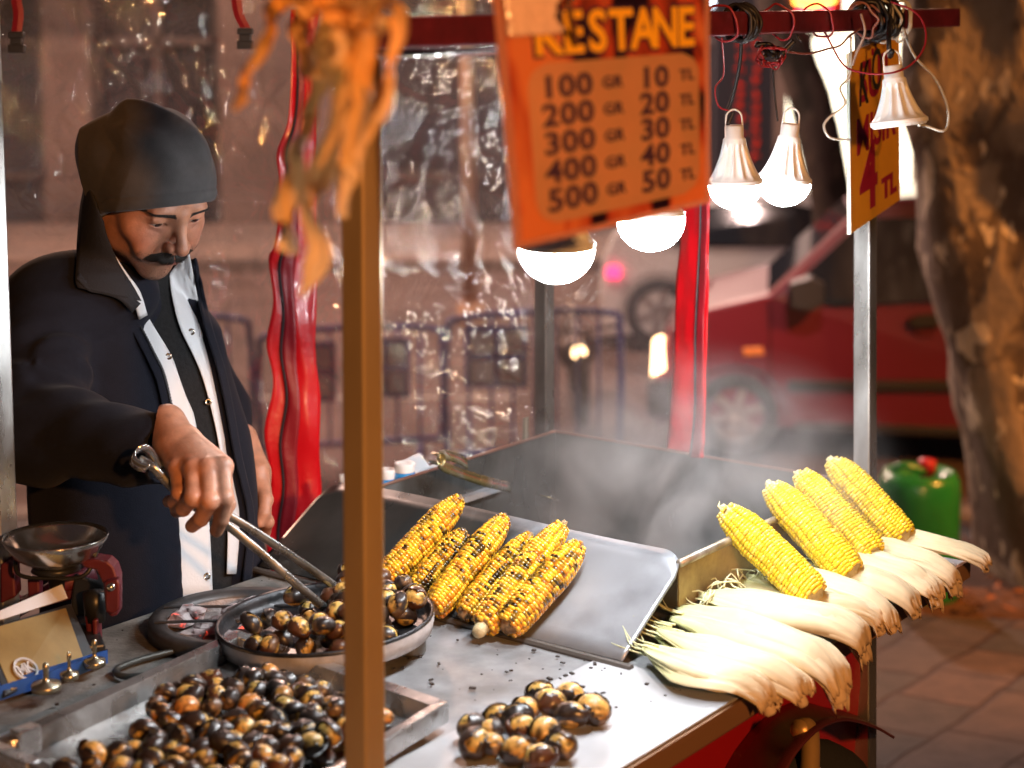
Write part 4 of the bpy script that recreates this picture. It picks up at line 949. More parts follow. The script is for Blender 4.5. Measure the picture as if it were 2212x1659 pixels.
# loose curly fibres by the basin
q = MB(); rnd = random.Random(3)
for k in range(34):
    x = rnd.uniform(1480, 1640); y = 1300-(x-1480)*.30+rnd.uniform(-30, 30); b0 = Wz(x, y, .93); 
    q.tube(smooth_path([b0, b0+np.array([rnd.uniform(-.02, .02), rnd.uniform(-.02, .02), rnd.uniform(.01, .03)]), b0+np.array([rnd.uniform(-.035, .035), rnd.uniform(-.03, .03), rnd.uniform(-.0, .025)]), b0+np.array([rnd.uniform(-.04, .04), rnd.uniform(-.02, .04), rnd.uniform(-.015, .01)])], 10), .0013, 5, col=np.array([.70, .70, .45]))
tag(q.obj('husk_fibres', huskm, smooth=True, colors=True), 'tangle of pale curly husk fibres beside the basin wall', kind='stuff')

# ---- chestnuts
shell_k = attr_mat('chestnut_shell', .36, coat=.20, spec=.5, nvar=.35, nscale=70, bump=.1, bscale=200)
kern_m = attr_mat('chestnut_kernel', .38, coat=.2, nvar=.2, nscale=120, bump=.3, bscale=220)
def chestnut_src(seed, wide, shellc, kernc):
    rnd = random.Random(seed); q = MB(); n, m = 26, 18; r = .0144
    ax_, ay_, az_ = rnd.uniform(1.0, 1.12), rnd.uniform(.92, 1.02), rnd.uniform(.76, .86)
    V = []; Cc = []; keep = {}
    for j in range(m+1):
        ph = math.pi*j/m
        for k in range(n):
            th_ = 2*math.pi*k/n; d = np.array([math.sin(ph)*math.cos(th_), math.sin(ph)*math.sin(th_), math.cos(ph)])
            s_ = 1+.075*fbm(d*1.7+seed, 1, 3)+.26*max(0, d[0])**5-.30*max(0, -d[2]-.45)
            slit = (d[1]+.10*fbm(d*3+seed, 1, 2))  # gap runs along x over the top
            lip = math.exp(-((abs(slit)-wide)/.12)**2)*max(0, d[2])*.13
            V.append(d*r*s_*(1+lip)*[ax_, ay_, az_])
            c = np.array(shellc)*(1+.3*fbm(d*2.5+seed*1.7, 1, 3)); 
            if d[0] < -.75: c = np.array([.16, .10, .06])
            if abs(abs(slit)-wide) < .08 and d[2] > 0: c = c*.3
            Cc.append(np.clip(c, .004, 1)); keep[j*n+k] = not (d[2] > .12 and abs(slit) < wide and abs(d[0]) < .93)
    F = []
    for j in range(m):
        for k in range(n):
            f = (j*n+k, (j+1)*n+k, (j+1)*n+(k+1) % n, j*n+(k+1) % n)
            if sum(keep[i] for i in f) >= 3: F.append(f)
    q.add(V, F, np.array(Cc))
    kq = MB(); V = []; Cc = []
    for j in range(15):
        ph = math.pi*j/14
        for k in range(22):
            th_ = 2*math.pi*k/22; d = np.array([math.sin(ph)*math.cos(th_), math.sin(ph)*math.sin(th_), math.cos(ph)])
            lob = 1-.05*math.exp(-(math.sin(d[0]*5+seed)/.25)**2)*max(0, d[2]); bul = 1+.06*max(0, d[2])*(1-abs(d[1]))
            V.append(d*r*.965*lob*bul*[ax_, ay_, az_*1.02]); burn = max(0, fbm(d*2.2+seed*2.1, 1, 4)*2.6)+.5*max(0, fbm(d*6+seed, 1, 2))
            Cc.append(np.clip(np.array(kernc)*(1-min(.85, burn))*(1+.1*fbm(d*5, 1, 2)), .01, 1))
    F = [(j*22+k, (j+1)*22+k, (j+1)*22+(k+1) % 22, j*22+(k+1) % 22) for j in range(14) for k in range(22)]
    kq.add(V, F, np.array(Cc))
    o = thing('roasted_chestnut', 'x', 'chestnut')
    q.obj('shell', shell_k, o, local=True, smooth=True, colors=True, solid=.0007, offset=1)
    kq.obj('kernel', kern_m, o, local=True, smooth=True, colors=True)
    return o
KIND = [(.26, (.030, .018, .013), (.68, .44, .11), 'black chestnut with narrow yellow split'),
        (.42, (.085, .034, .016), (.70, .43, .11), 'brown chestnut split wide over yellow'),
        (.60, (.030, .018, .013), (.70, .40, .10), 'half peeled golden chestnut'),
        (.14, (.024, .017, .014), (.40, .22, .05), 'glossy black chestnut with hairline split'),
        (.80, (.05, .03, .02), (.62, .27, .06), 'burnt orange, nearly shelled chestnut')]
CH = [[chestnut_src(100+s*7+k*31, w*(1+.12*k), sc, kc) for k in range(2)] for s, (w, sc, kc, _) in enumerate(KIND)]
for row in CH:
    for o in row: o.location = (0, 0, -50)
used = set()
def put_chestnut(p, kind, where, group, rnd, tilt=.5, sc=1.0, label=None):
    src = CH[kind][rnd.randrange(2)]
    if id(src) not in used: used.add(id(src)); o = src
    else: o = copy_tree(src)
    o.location = tuple(p); o.rotation_euler = (rnd.uniform(-tilt, tilt)-.35, rnd.uniform(-tilt, tilt), rnd.uniform(0, 6.28)); o.scale = (sc,)*3
    o['label'] = label or '%s, %s' % (KIND[kind][3], where); o['group'] = group
    return o
def where_of(a, b, h):
    u = ('far left', 'left', 'middle', 'right', 'far right')[min(4, max(0, int((b-.28)/.064)))]; v = ('lowest', 'lower', 'central', 'upper', 'topmost')[min(4, max(0, int((a+.68)/.076)))]
    return '%s %s of the tray heap%s' % (v, u, ', on top' if h > .035 else '')
def heap(region, n, r, z0, seed, where, group, layers=1., mound=None, kinds=(0, 0, 0, 1, 1, 2, 3, 3, 3, 4)):
    rnd = random.Random(seed); placed = []; tries = 0; out = 0
    while out < n and tries < n*60:
        tries += 1; a, b = region(rnd)
        if a is None: continue
        z = z0+r*.85; near = 0
        for (pa, pb, pz) in placed:
            d = math.hypot(a-pa, b-pb)
            if d < 1.86*r: z = max(z, pz+math.sqrt(max(0, (1.80*r)**2-d*d))); near += 1
        lim = z0+r*.85+(layers(a, b) if callable(layers) else layers)
        if z > lim: continue
        placed.append((a, b, z)); p = C(a, b, z); put_chestnut(p, rnd.choice(kinds), where_of(a, b, z-z0), group, rnd, .75, rnd.uniform(.9, 1.1)); out += 1
    pass
# square tray
ta0, ta1, tb0, tb1 = -.72, -.268, .212, .598
tray = thing('roasting_tray', 'shallow rectangular steel tray holding the big heap of chestnuts', 'tray', tuple(C(-.48, .4, .905)))
tm = mat('tray_steel', (.66, .66, .65), .26, metal=.85, col2=(.26, .25, .24), vscale=9, rvar=.14, bump=.3, bscale=60, detail=9)
tz = .908; th_ = .026
# tray corners from the photograph: far-left, far-right; its long sides run slightly off the cart axis
cFL = Wz(515, 1362, tz+th_); cFR = Wz(968, 1517, tz+th_); cNL = Wz(-30, 1606, tz+th_); cNR = cFR+(cNL-cFL)
cen = (cFL+cNR)/2
def shrink(p, k, z): v = p+(cen-p)/np.linalg.norm(cen-p)*k; v = v.copy(); v[2] = z; return v
rim = [cFL, cFR, cNR, cNL]; inn = [shrink(p, .022, tz+th_*.9) for p in rim]; bot = [shrink(p, .034, tz+.002) for p in rim]; out_ = [shrink(p, .016, tz) for p in rim]
def skin(q, A_, B_):
    for k in range(4): q.grid([[A_[k]*(1-s)+A_[(k+1) % 4]*s for s in np.linspace(0, 1, 8)], [B_[k]*(1-s)+B_[(k+1) % 4]*s for s in np.linspace(0, 1, 8)]])
q = MB(); skin(q, rim, inn); q.obj('tray_rim', tm, tray, solid=.0022, bevel=.0008)
q = MB(); skin(q, inn, bot); q.obj('tray_wall', tm, tray, solid=.0015)
q = MB(); q.grid([[bot[0]*(1-s)*(1-t_)+bot[1]*s*(1-t_)+bot[3]*(1-s)*t_+bot[2]*s*t_ for s in np.linspace(0, 1, 10)] for t_ in np.linspace(0, 1, 10)]); q.obj('tray_bottom', tm, tray)
q = MB(); dn = [p-ZX*.024 for p in rim]; skin(q, rim, dn); q.obj('tray_skirt', tm, tray, solid=.0015)
U1 = (cFR-cFL)/np.linalg.norm(cFR-cFL); U2 = (cNL-cFL)/np.linalg.norm(cNL-cFL)
def tray_reg(rnd):
    s = rnd.uniform(.05, .40); t_ = rnd.uniform(.060, .44); p = cFL+U1*s+U2*t_
    lim = .10+ .03*max(0, (t_-.0)/.44)+.03*math.sin(t_*22)
    if s < lim: return None, None
    L1 = np.linalg.norm(cFR-cFL)-.045
    if s > L1: return None, None
    return float((p-OC)@AX), float((p-OC)@BX)
heap(tray_reg, 280, .0136, tz+.002, 5, 'heap on the square tray', 'chestnuts heaped on the square tray', lambda a, b: .004+.022*min(1, max(0, (-.33-a)/.10)))
# round pan on the brazier
pc = Wz(703, 1340, .940); pr = 232/PF*2.29
panm = mat('pan_iron', (.055, .055, .06), .4, metal=.5, col2=(.012, .012, .012), vscale=18, rvar=.15, bump=.5, bscale=90)
pan = thing('roasting_pan', 'round black iron pan of chestnuts set on the brazier', 'pan', tuple(pc))
ptilt = Matrix.Rotation(R(-6.0), 4, Vector((0, 1, 0)))
MB().lathe([(0, -.016), (pr*.88, -.016), (pr*.94, -.013), (pr*.968, -.002), (pr*.972, .006), (pr, .008), (pr*1.005, .004), (pr*.99, -.006), (pr*.965, -.020), (pr*.9, -.024), (0, -.024)], n=72).obj('pan_body', panm, pan, local=True, smooth=True)
q = MB(); q.lathe([(pr*1.003, .002), (pr*1.004, -.006), (pr*.978, -.021), (pr*.968, -.021), (pr*.985, -.005)], n=72); q.obj('pan_outer_band', mat('pan_band', (.62, .60, .60), .55, metal=.3, col2=(.35, .33, .33), vscale=20), pan, local=True, smooth=True)
pan.rotation_euler = (0, R(-3.2), 0)
def pan_z(x): return pc[2]-.014+(x-pc[0])*math.tan(R(3.2))
rndp = random.Random(9); placed = []; cnt = 0
while cnt < 52 and len(placed) < 300:
    an = rndp.uniform(0, 6.283); rr2 = pr*.84*math.sqrt(rndp.random()); x = pc[0]+rr2*math.cos(an); y = pc[1]+rr2*math.sin(an)
    if (x-pc[0]) < .02 and (y-pc[1]) > -.055 and rndp.random() < .96: placed.append(None); continue
    z = pan_z(x)+.0135; ok = True
    for q_ in placed:
        if q_ is None: continue
        d = math.hypot(x-q_[0], y-q_[1])
        if d < .029: z = max(z, q_[2]+math.sqrt(max(0, .028**2-d*d)))
    if z > pan_z(x)+.045: placed.append(None); continue
    placed.append((x, y, z)); cnt += 1
    put_chestnut((x, y, z), rndp.choice((0, 0, 1, 2, 3, 3, 1)), '%s %s of the round pan' % ('near' if y < pc[1]-.03 else ('far' if y > pc[1]+.04 else 'central'), 'left' if x < pc[0]-.05 else ('right' if x > pc[0]+.05 else 'middle'))+(' by the rim' if rr2 > pr*.66 else ' on top' if z > pan_z(x)+.018 else ''), 'chestnuts in the round pan', rndp, .7, rndp.uniform(.92, 1.12))
pass
for (x, y) in ((716, 1292), (735, 1300)): put_chestnut(Wz(x, y, .960), 1 if x < 720 else 0, 'round pan', 'chestnuts in the round pan', rndp, .3, 1.1, 'chestnut with a %s yellow strip gripped between the tong tips' % ('broad' if x < 720 else 'narrow'))
# chestnuts lying loose on the counter
loose = [(1020, 1572, 0, 1.1), (1060, 1582, 2, 1), (1028, 1605, 0, 1.15), (1075, 1545, 0, .95), (1115, 1548, 3, 1.05), (1138, 1530, 2, .9), (1128, 1572, 1, 1.05), (1062, 1610, 2, 1.0), (1118, 1622, 2, 1.15), (1176, 1580, 2, 1.15), (1215, 1612, 0, 1.05), (1165, 1638, 1, 1.1), (1168, 1494, 0, .95), (1190, 1518, 1, 1.2), (1232, 1500, 2, 1.0), (1232, 1545, 2, 1.1), (1282, 1533, 2, 1.2)]
names = ['leftmost in the near cluster', 'second from the left in the near cluster', 'lowest on the left of the near cluster', 'at the upper left of the near cluster', 'dark, at the top of the near cluster', 'small and pale, where the two clusters meet', 'smooth brown, in the middle of the near cluster', 'pale, in the lower left of the near cluster', 'large and golden, at the bottom of the near cluster', 'striped orange, right of the middle of the near cluster', 'at the right end of the near cluster', 'brown, at the very bottom of the near cluster', 'dark, at the top left of the far cluster', 'plump brown, in the middle of the far cluster', 'pale, at the top right of the far cluster', 'with a pale stripe, lowest in the far cluster', 'largest, at the right end of the far cluster']
rndl = random.Random(31)
for (x, y, k, s_), nm in zip(loose, names):
    p = Wz(x, y, .902+.0145*s_); o = put_chestnut(p, k, '', 'loose chestnuts on the steel counter', rndl, .35, s_*1.16, 'loose roasted chestnut on the counter, '+nm)
q = MB(); rnd = random.Random(8)   # crumbs and burnt flakes
for k in range(150):
    if k < 100: a, b = rnd.uniform(-.26, -.02), rnd.uniform(.22, .78)
    else: a, b = rnd.uniform(-.7, .0), rnd.uniform(.02, .2)
    s_ = rnd.choice((.001, .0015, .002, .003, .0045)); p = C(a, b, .9022); d = rnd.uniform(0, 3.1)
    q.box(p, (s_*rnd.uniform(.8, 2.4), s_, s_*.5), (np.array([math.cos(d), math.sin(d), 0]), np.array([-math.sin(d), math.cos(d), 0]), ZX))
tag(q.obj('burnt_crumbs', mat('crumb', (.03, .02, .015), .8)), 'burnt crumbs and flakes scattered over the counter', kind='stuff')

# ---- brazier: sunken ring with glowing charcoal
bc = Wz(520, 1352, .905); brr = 197/PF*2.3
bz_ = thing('charcoal_brazier', 'iron ring brazier with ash covered glowing charcoal under the pan', 'brazier', tuple(bc))
iron = mat('brazier_iron', (.10, .10, .10), .5, metal=.5, col2=(.05, .045, .045), vscale=12, bump=.5, bscale=60)
MB().lathe([(brr*.80, .008), (brr*.84, .016), (brr, .016), (brr*1.02, .010), (brr*1.02, -.004), (brr*.80, -.004)], n=64, close=True).obj('ring', iron, bz_, local=True, smooth=True)
MB().lathe([(brr*.80, .008), (brr*.78, -.006), (0, -.004)], n=48).obj('fire_bowl', mat('ash', (.42, .37, .35), .95, col2=(.16, .13, .12), vscale=30, bump=1., bscale=70, bdist=.006), bz_, local=True)
ember = mat('ember', (.3, .05, .03), .9); t = NT(ember); tc = t.n('ShaderNodeTexCoord'); nz = t.n('ShaderNodeTexNoise', i_Scale=60., i_Detail=4.); t.l(tc.outputs['Object'], nz.inputs[0])
rp = t.n('ShaderNodeMapRange'); rp.inputs[1].default_value = .64; rp.inputs[2].default_value = .76; rp.inputs[3].default_value = 0; rp.inputs[4].default_value = 1.5; t.l(nz.outputs[0], rp.inputs[0]); t.l(rp.outputs[0], t.b.inputs['Emission Strength'])
t.b.inputs['Emission Color'].default_value = (1, .06, .02, 1); r2 = t.n('ShaderNodeValToRGB'); r2.color_ramp.elements[0].color = (.60, .53, .52, 1); r2.color_ramp.elements[1].color = (.30, .20, .19, 1); r2.color_ramp.elements[0].position = .4; r2.color_ramp.elements[1].position = .6; t.l(nz.outputs[0], r2.inputs[0]); t.l(r2.outputs[0], t.b.inputs['Base Color'])
rnd = random.Random(2)
for k in range(26):
    an = rnd.uniform(0, 6.28); r_ = brr*.7*math.sqrt(rnd.random()); q = MB(); V = []
    c = np.array([r_*math.cos(an), r_*math.sin(an), .004+rnd.uniform(0, .008)]); sz = rnd.uniform(.010, .020); d0 = rnd.uniform(0, 3)
    for j in range(7):
        for i in range(9):
            ph = math.pi*j/6; t_ = 2*math.pi*i/9; d = np.array([math.sin(ph)*math.cos(t_)*1.5, math.sin(ph)*math.sin(t_), math.cos(ph)*.6]); d = d*(1+.35*fbm(d*2+k*3, 1, 2))
            V.append(c+sz*np.array([d[0]*math.cos(d0)-d[1]*math.sin(d0), d[0]*math.sin(d0)+d[1]*math.cos(d0), d[2]]))
    q.add(V, [(j*9+i, (j+1)*9+i, (j+1)*9+(i+1) % 9, j*9+(i+1) % 9) for j in range(6) for i in range(9)]); q.obj('coal', ember, bz_, local=True)
for s_ in (-.25, .18): MB().tube([(-brr*.9, s_*brr*1.2, .018), (brr*.95, s_*brr+brr*.1, .018)], .0022, 6).obj('grate_bar', iron, bz_, local=True)
# wire handle ring in front of the brazier (long black loop lying on the counter)
lh = MB(); pts = [Wz(x, y, .905) for x, y in ((480, 1392), (400, 1402), (320, 1420), (262, 1440), (250, 1452), (275, 1462), (340, 1455), (410, 1442), (470, 1420))]
tag(lh.tube(smooth_path(pts, 40), .0045, 8).obj('fire_tongs', mat('dark_iron', (.07, .075, .07), .45, metal=.6), smooth=True), 'long black wire loop lying on the counter left of the tray', 'fire tongs')
# round weight under the right of the pan
wt = thing('scale_weight', 'dark round iron weight under the right edge of the round pan', 'weight', tuple(Wz(888, 1402, .9)))
wr = 33/PF*2.2
MB().lathe([(0, 0), (wr*.95, 0), (wr, .003), (wr, .017), (wr*.93, .020), (wr*.5, .021), (wr*.42, .025), (0, .026)], tuple(Wz(888, 1408, .902)), 36).obj('body', mat('weight_iron', (.13, .125, .11), .5, metal=.5, var=.4, vscale=30), wt, smooth=True)

# ---- corn tongs resting across the basin corner
def sheet_path(q, pts, w, side, th=.0012):
    P = []; pts = smooth_path(pts, 30) if len(pts) < 20 else pts
    for p in pts: P.append([p-side*w/2, p-side*w*.3+np.cross(side, [0, 0, 1.])*0, p+side*w*.3, p+side*w/2])
    return q.grid(P)
tongm = mat('tong_steel', (.55, .55, .52), .25, metal=.9, rvar=.1, col2=(.38, .33, .15), vscale=12, lo=.45, hi=.6)
ct = thing('serving_tongs', 'steel serving tongs lying across the rear left corner of the basin', 'tongs', tuple(Wd(1080, 1030, 2.95)))
e0 = Wd(948, 992, 2.78); e1 = Wd(1190, 1072, 2.99)
ud = (e1-e0)/np.linalg.norm(e1-e0); sd_ = np.cross(ud, ZX); sd_ /= np.linalg.norm(sd_); upv = np.cross(sd_, ud)
for s_, nm in ((1, 'upper_arm'), (-1, 'lower_arm')):
    pts = [e0+upv*s_*.004, e0+ud*.03+upv*s_*.009, e0+ud*.12+upv*s_*.010, e0+ud*.19+upv*s_*.006]
    if s_ == 1: pts = [e0+upv*.006, e0+ud*.02+upv*.012, e0+ud*.05+upv*.012, e0+ud*.07+upv*.008]
    sv_ = sd_*.45-upv*.89; nv_ = np.cross(sv_, ud)
    q = MB(); q.grid([[p-sv_*.0095-nv_*.003, p-sv_*.008, p+sv_*.008, p+sv_*.0095-nv_*.003] for p in smooth_path(pts, 24)]); q.obj(nm, tongm, ct, solid=.0012, smooth=True)
q = MB(); an_ = np.linspace(.5, 2*math.pi-.5, 20); q.grid([[e0-ud*.004+(-ud*math.cos(a)*-1*.0-ud*math.cos(a-math.pi)*.010*-1)+upv*math.sin(a)*.010+sd_*s_ for s_ in (-.010, .010)] for a in an_]); q.obj('spring_loop', tongm, ct, solid=.0012, smooth=True)
q = MB(); cc_ = e1-ud*.004
q.grid([[cc_+ud*(r_*math.cos(t_)*1.15)+sd_*r_*math.sin(t_)+upv*(-.004+.3*(r_**2)*60*.1) for t_ in np.linspace(0, 2*math.pi, 25)] for r_ in np.linspace(.001, .017, 5)]); q.obj('spoon_tip', tongm, ct, solid=.0012, smooth=True)

# ---- salt tubs and napkins on the shelf behind the basin
shelf = MB(); shelf.box(Wd(850, 1062, 2.86)+np.array([.03, .05, -.03]), (.34, .14, .01), (AX, -BX, ZX)); shelf.obj('side_shelf', steel, cart)
bluej = mat('blue_gel', (.05, .33, .75), .15, var=.3, vscale=40, coat=.6); whc = mat('white_lid', (.75, .75, .74), .4)
for k, (x, y, w_, lab) in enumerate(((874, 1012, 48, 'small blue jar with a white screw lid, the taller one beside the napkins'), (836, 1026, 44, 'small blue jar with a white lid, half hidden by the brass post'))):
    r_ = w_/2/PF*2.85; p = Wd(x, y, 2.85); j = thing('blue_jar', lab, 'jar', tuple(p-ZX*.03), 'blue jars behind the basin')
    MB().lathe([(0, -.038), (r_*.9, -.038), (r_*1.0, -.032), (r_*1.02, -.012), (r_*.88, -.004), (0, -.004)], tuple(p), 28).obj('jar_body', bluej, j, smooth=True)
    MB().lathe([(r_*.92, -.005), (r_*.95, .008), (r_*.88, .0105), (r_*.5, .0105), (r_*.45, .009), (0, .009)], tuple(p), 28).obj('lid', whc, j, smooth=True)
nap = mat('napkin_paper', (.80, .80, .82), .85, var=.05)
for k, (pts, lab) in enumerate((([(858, 1000), (905, 978), (932, 1012), (900, 1030)], 'upper folded white napkin behind the blue jars'), ([(893, 1018), (945, 1000), (952, 1012), (905, 1032)], 'lower folded white napkin nearest the basin'))):
    a = [Wd(x, y, 2.91-.02*k) for x, y in pts]; q = MB(); n_ = np.array([0, -1., .3]); n_ /= np.linalg.norm(n_)
    q.hexa([p+n_*.0 for p in a]+[p-n_*.006 for p in a]); tag(q.obj('napkin', nap, bevel=.001), lab, 'napkin', 'napkins behind the basin')
bt = thing('blue_bottle', 'small dark blue bottle just left of the brass post by the red strip', 'bottle', tuple(Wd(738, 1060, 2.84)))
MB().lathe([(0, -.05), (.012, -.05), (.013, -.045), (.013, .006), (.006, .012), (.006, .02)], tuple(Wd(742, 1060, 2.84)), 16).obj('body', mat('dark_blue', (.03, .06, .4), .3), bt, smooth=True)
MB().lathe([(.0075, .016), (.0075, .028), (0, .029)], tuple(Wd(742, 1060, 2.84)), 16).obj('cap', whc, bt, smooth=True)

# ---- balance scale
scr = mat('scale_red', (.16, .022, .035), .45, metal=.2, coat=.2, var=.35, vscale=18); pan_s = mat('scale_pan_steel', (.62, .61, .58), .22, metal=.95, rvar=.08, vscale=30); bl_i = mat('scale_black', (.018, .018, .018), .35)
sd2 = 2.270
def SD(x, y, d=sd2): return Wd(x, y, d)
sc_o = thing('balance_scale', 'old red balance scale with a shallow steel weighing pan', 'scale', tuple(Wz(150, 1420, .9)))
pcn = SD(120, 1162); rp_ = 111/PF*sd2
MB().lathe([(0, -.030), (rp_*.55, -.029), (rp_*.80, -.018), (rp_*.95, -.002), (rp_, .004), (rp_*1.01, .002), (rp_*.96, -.005), (rp_*.80, -.022), (rp_*.55, -.033), (0, -.034)], tuple(pcn), 56).obj('weighing_pan', pan_s, sc_o, smooth=True)
MB().lathe([(0, -.036), (.030, -.036), (.034, -.044), (.012, -.05), (.010, -.075), (0, -.075)], tuple(pcn), 20).obj('pan_holder', bl_i, sc_o, smooth=True)
q = MB(); q.tube(smooth_path([pcn+[-.055, -.0, -.02], pcn+[-.045, -.02, -.045], pcn+[.0, -.02, -.05], pcn+[.045, -.02, -.045], pcn+[.06, 0, -.008]], 24), .003, 8); q.obj('pan_bracket', bl_i, sc_o, smooth=True)
def plate3(pts, d, th, nm, m, bev=.003):
    a = [SD(x, y, d) for x, y in pts]; n_ = len(a); q = MB(); b_ = [p+np.array([0, th, 0]) for p in a]
    q.add(a+b_, [tuple(range(n_)), tuple(range(n_, 2*n_))[::-1]]+[(k, n_+k, n_+(k+1) % n_, (k+1) % n_) for k in range(n_)]); return q.obj(nm, m, sc_o, bevel=bev)
plate3([(172, 1212), (205, 1208), (232, 1212), (246, 1225), (254, 1250), (254, 1330), (240, 1334), (228, 1322), (222, 1262), (208, 1232), (180, 1226)], 2.250, .03, 'hoop', scr)
plate3([(225, 1258), (254, 1250), (259, 1262), (258, 1318), (244, 1328), (228, 1322)], 2.235, .016, 'bracket', scr)
MB().lathe([(0, -.006), (.005, -.005), (.006, 0)], tuple(SD(240, 1268, 2.234)), 14, axis=(0, 1, 0)).obj('screw', pan_s, sc_o, smooth=True)
plate3([(182, 1330), (212, 1326), (216, 1430), (194, 1436)], 2.280, .02, 'column', scr)
plate3([(198, 1340), (210, 1338), (212, 1425), (203, 1428)], 2.270, .01, 'column_rib', scr)
plate3([(58, 1250), (85, 1248), (86, 1300), (60, 1303)], 2.300, .02, 'front_post', scr)
plate3([(0, 1220), (20, 1210), (30, 1225), (34, 1290), (0, 1305)], 2.290, .03, 'rear_hoop', scr)
plate3([(-30, 1318), (28, 1292), (60, 1300), (200, 1255), (205, 1280), (-30, 1348)], 2.330, .02, 'beam_housing', scr)
q = MB(); q.tube([SD(10, 1330, 2.330), SD(120, 1270, 2.330), SD(205, 1236, 2.330)], .006, 8, flat=2.); q.obj('beam', scr, sc_o, smooth=True)
q = MB(); q.lathe([(0, -.02), (.014, -.02), (.016, .02), (0, .025)], tuple(SD(205, 1310, 2.290)), 18); q.obj('counterpoise', bl_i, sc_o, smooth=True)
plate3([(160, 1240), (225, 1262), (222, 1335), (150, 1330)], 2.320, .03, 'gear_cover', bl_i)
q = MB(); q.box(Wz(95, 1395, .912), (.15, .10, .018), (np.array([.93, .37, 0]), np.array([-.37, .93, 0]), ZX)); q.obj('base', bl_i, sc_o, bevel=.003)
# ---- weight box with open lid and round badge
bxm = mat('box_blue', (.03, .11, .42), .5, var=.3, vscale=20); gold = mat('lid_lining', (.36, .25, .08), .6, var=.35, vscale=10); blk2 = mat('box_black', (.02, .02, .022), .5)
wb = thing('weight_box', 'open blue box of brass weights with a gold lined lid leaning back', 'box', tuple(Wz(120, 1480, .9)))
lid = [Wd(-40, 1362, 2.13), Wd(152, 1304, 2.25), Wd(205, 1422, 2.215), Wd(12, 1500, 2.075)]
def quadplate(a, th, m, nm, grow=0., par=wb, bev=.002):
    c = sum(a)/4; n_ = np.cross(a[1]-a[0], a[3]-a[0]); n_ /= np.linalg.norm(n_); n_ = -n_ if n_[1] > 0 else n_
    a = [p+(p-c)*grow for p in a]; q = MB(); q.hexa([p for p in a]+[p-n_*th for p in a]); return q.obj(nm, m, par, bevel=bev), n_
ld, ln = quadplate(lid, .008, blk2, 'lid', .02)
li = [lid[0]*.98+lid[1]*.02, lid[1]*.90+lid[0]*.06+lid[2]*.04, lid[2]*.86+lid[3]*.11+lid[1]*.03, lid[3]*.95+lid[2]*.05]
quadplate([p+ln*.0015 for p in li], .001, gold, 'lid_lining', -.03)
fl_ = Wz(15, 1500, .905); fr_2 = Wz(232, 1432, .905); dp = -AX*.09+BX*.01
bxp = [fl_, fr_2, fr_2+dp*.6, fl_+dp*.6]
q = MB()
for k in range(4):
    a, b = bxp[k], bxp[(k+1) % 4]; q.grid([[a, b], [a+ZX*.018, b+ZX*.018]])
q.grid([[bxp[0]+ZX*.006, bxp[1]+ZX*.006], [bxp[3]+ZX*.006, bxp[2]+ZX*.006]]); q.obj('box_body', bxm, wb, solid=.002)
brs = mat('weight_brass', (.42, .38, .28), .3, metal=.9, rvar=.1)
for (x, y, w_, nm) in ((100, 1490, 34, 'weight'), (205, 1438, 26, 'weight'), (150, 1466, 22, 'weight')):
    r_ = w_/PF*1.92; p = Wz(x, y, .915); MB().lathe([(0, 0), (r_, 0), (r_*1.03, .004), (r_, .008), (r_*.3, .010), (r_*.18, .016), (r_*.2, .024), (r_*.26, .028), (r_*.2, .034), (0, .036)], tuple(p), 28).obj(nm, brs, wb, smooth=True)
# badge: ring with two letters
bdc = Wplane(52, 1450, lid[3], ln)+ln*.004; bd_ux = (lid[2]-lid[3])/np.linalg.norm(lid[2]-lid[3]); bd_uy = np.cross(ln, bd_ux); bd_uy *= np.sign(bd_uy[2])
silv = mat('badge_silver', (.85, .85, .87), .18, metal=.35, coat=.6)
bdg = thing('round_badge', 'shiny round metal badge with two letters on the gold lid lining', 'badge', tuple(bdc))
r_ = 30/PF*2.03
MB().lathe([(r_*.82, -.001), (r_*.82, .002), (r_, .002), (r_, -.001)], tuple(bdc), 44, axis=tuple(ln), close=True).obj('ring', silv, bdg, smooth=False)
ux_b = np.cross(bd_uy, ln); ux_b *= np.sign(ux_b[0])
text_mesh('letter', 'M', bdc-ux_b*r_*.30, ux_b, bd_uy, r_*1.25, silv, bdg, bold=.0006, wscale=.75, extrude=.0012)
text_mesh('letter', 'K', bdc+ux_b*r_*.36, ux_b, bd_uy, r_*1.25, silv, bdg, bold=.0006, wscale=.8, extrude=.0012)
tag(MB().hexa([p for p in (a+ln*.012 for a in (Wd(-40, 1345, 2.15), Wd(126, 1274, 2.26), Wd(138, 1304, 2.25), Wd(-40, 1362, 2.14)))]+[a+ln*.0105 for a in (Wd(-40, 1345, 2.15), Wd(126, 1274, 2.26), Wd(138, 1304, 2.25), Wd(-40, 1362, 2.14))]).obj('paper', nap), 'strip of white paper tucked on top of the box lid', 'paper')
q = MB(); q.tube(smooth_path([Wz(-60, 1610, .93), Wz(40, 1600, .935), Wz(100, 1612, .93)], 12), .012, 10)
# steel bracket at the tray corner
cb_ = thing('steel_clip', 'small bright steel corner clip at the near left corner of the tray', 'clip', tuple(Wz(70, 1600, .93)))
MB().box(Wz(55, 1598, .93), (.03, .02, .03), ABZ).obj('clip_body', steel_b, cb_, bevel=.002)
MB().box(Wz(20, 1640, .925), (.09, .02, .02), (BX, AX, ZX)).obj('clip_arm', steel_b, cb_, bevel=.002)
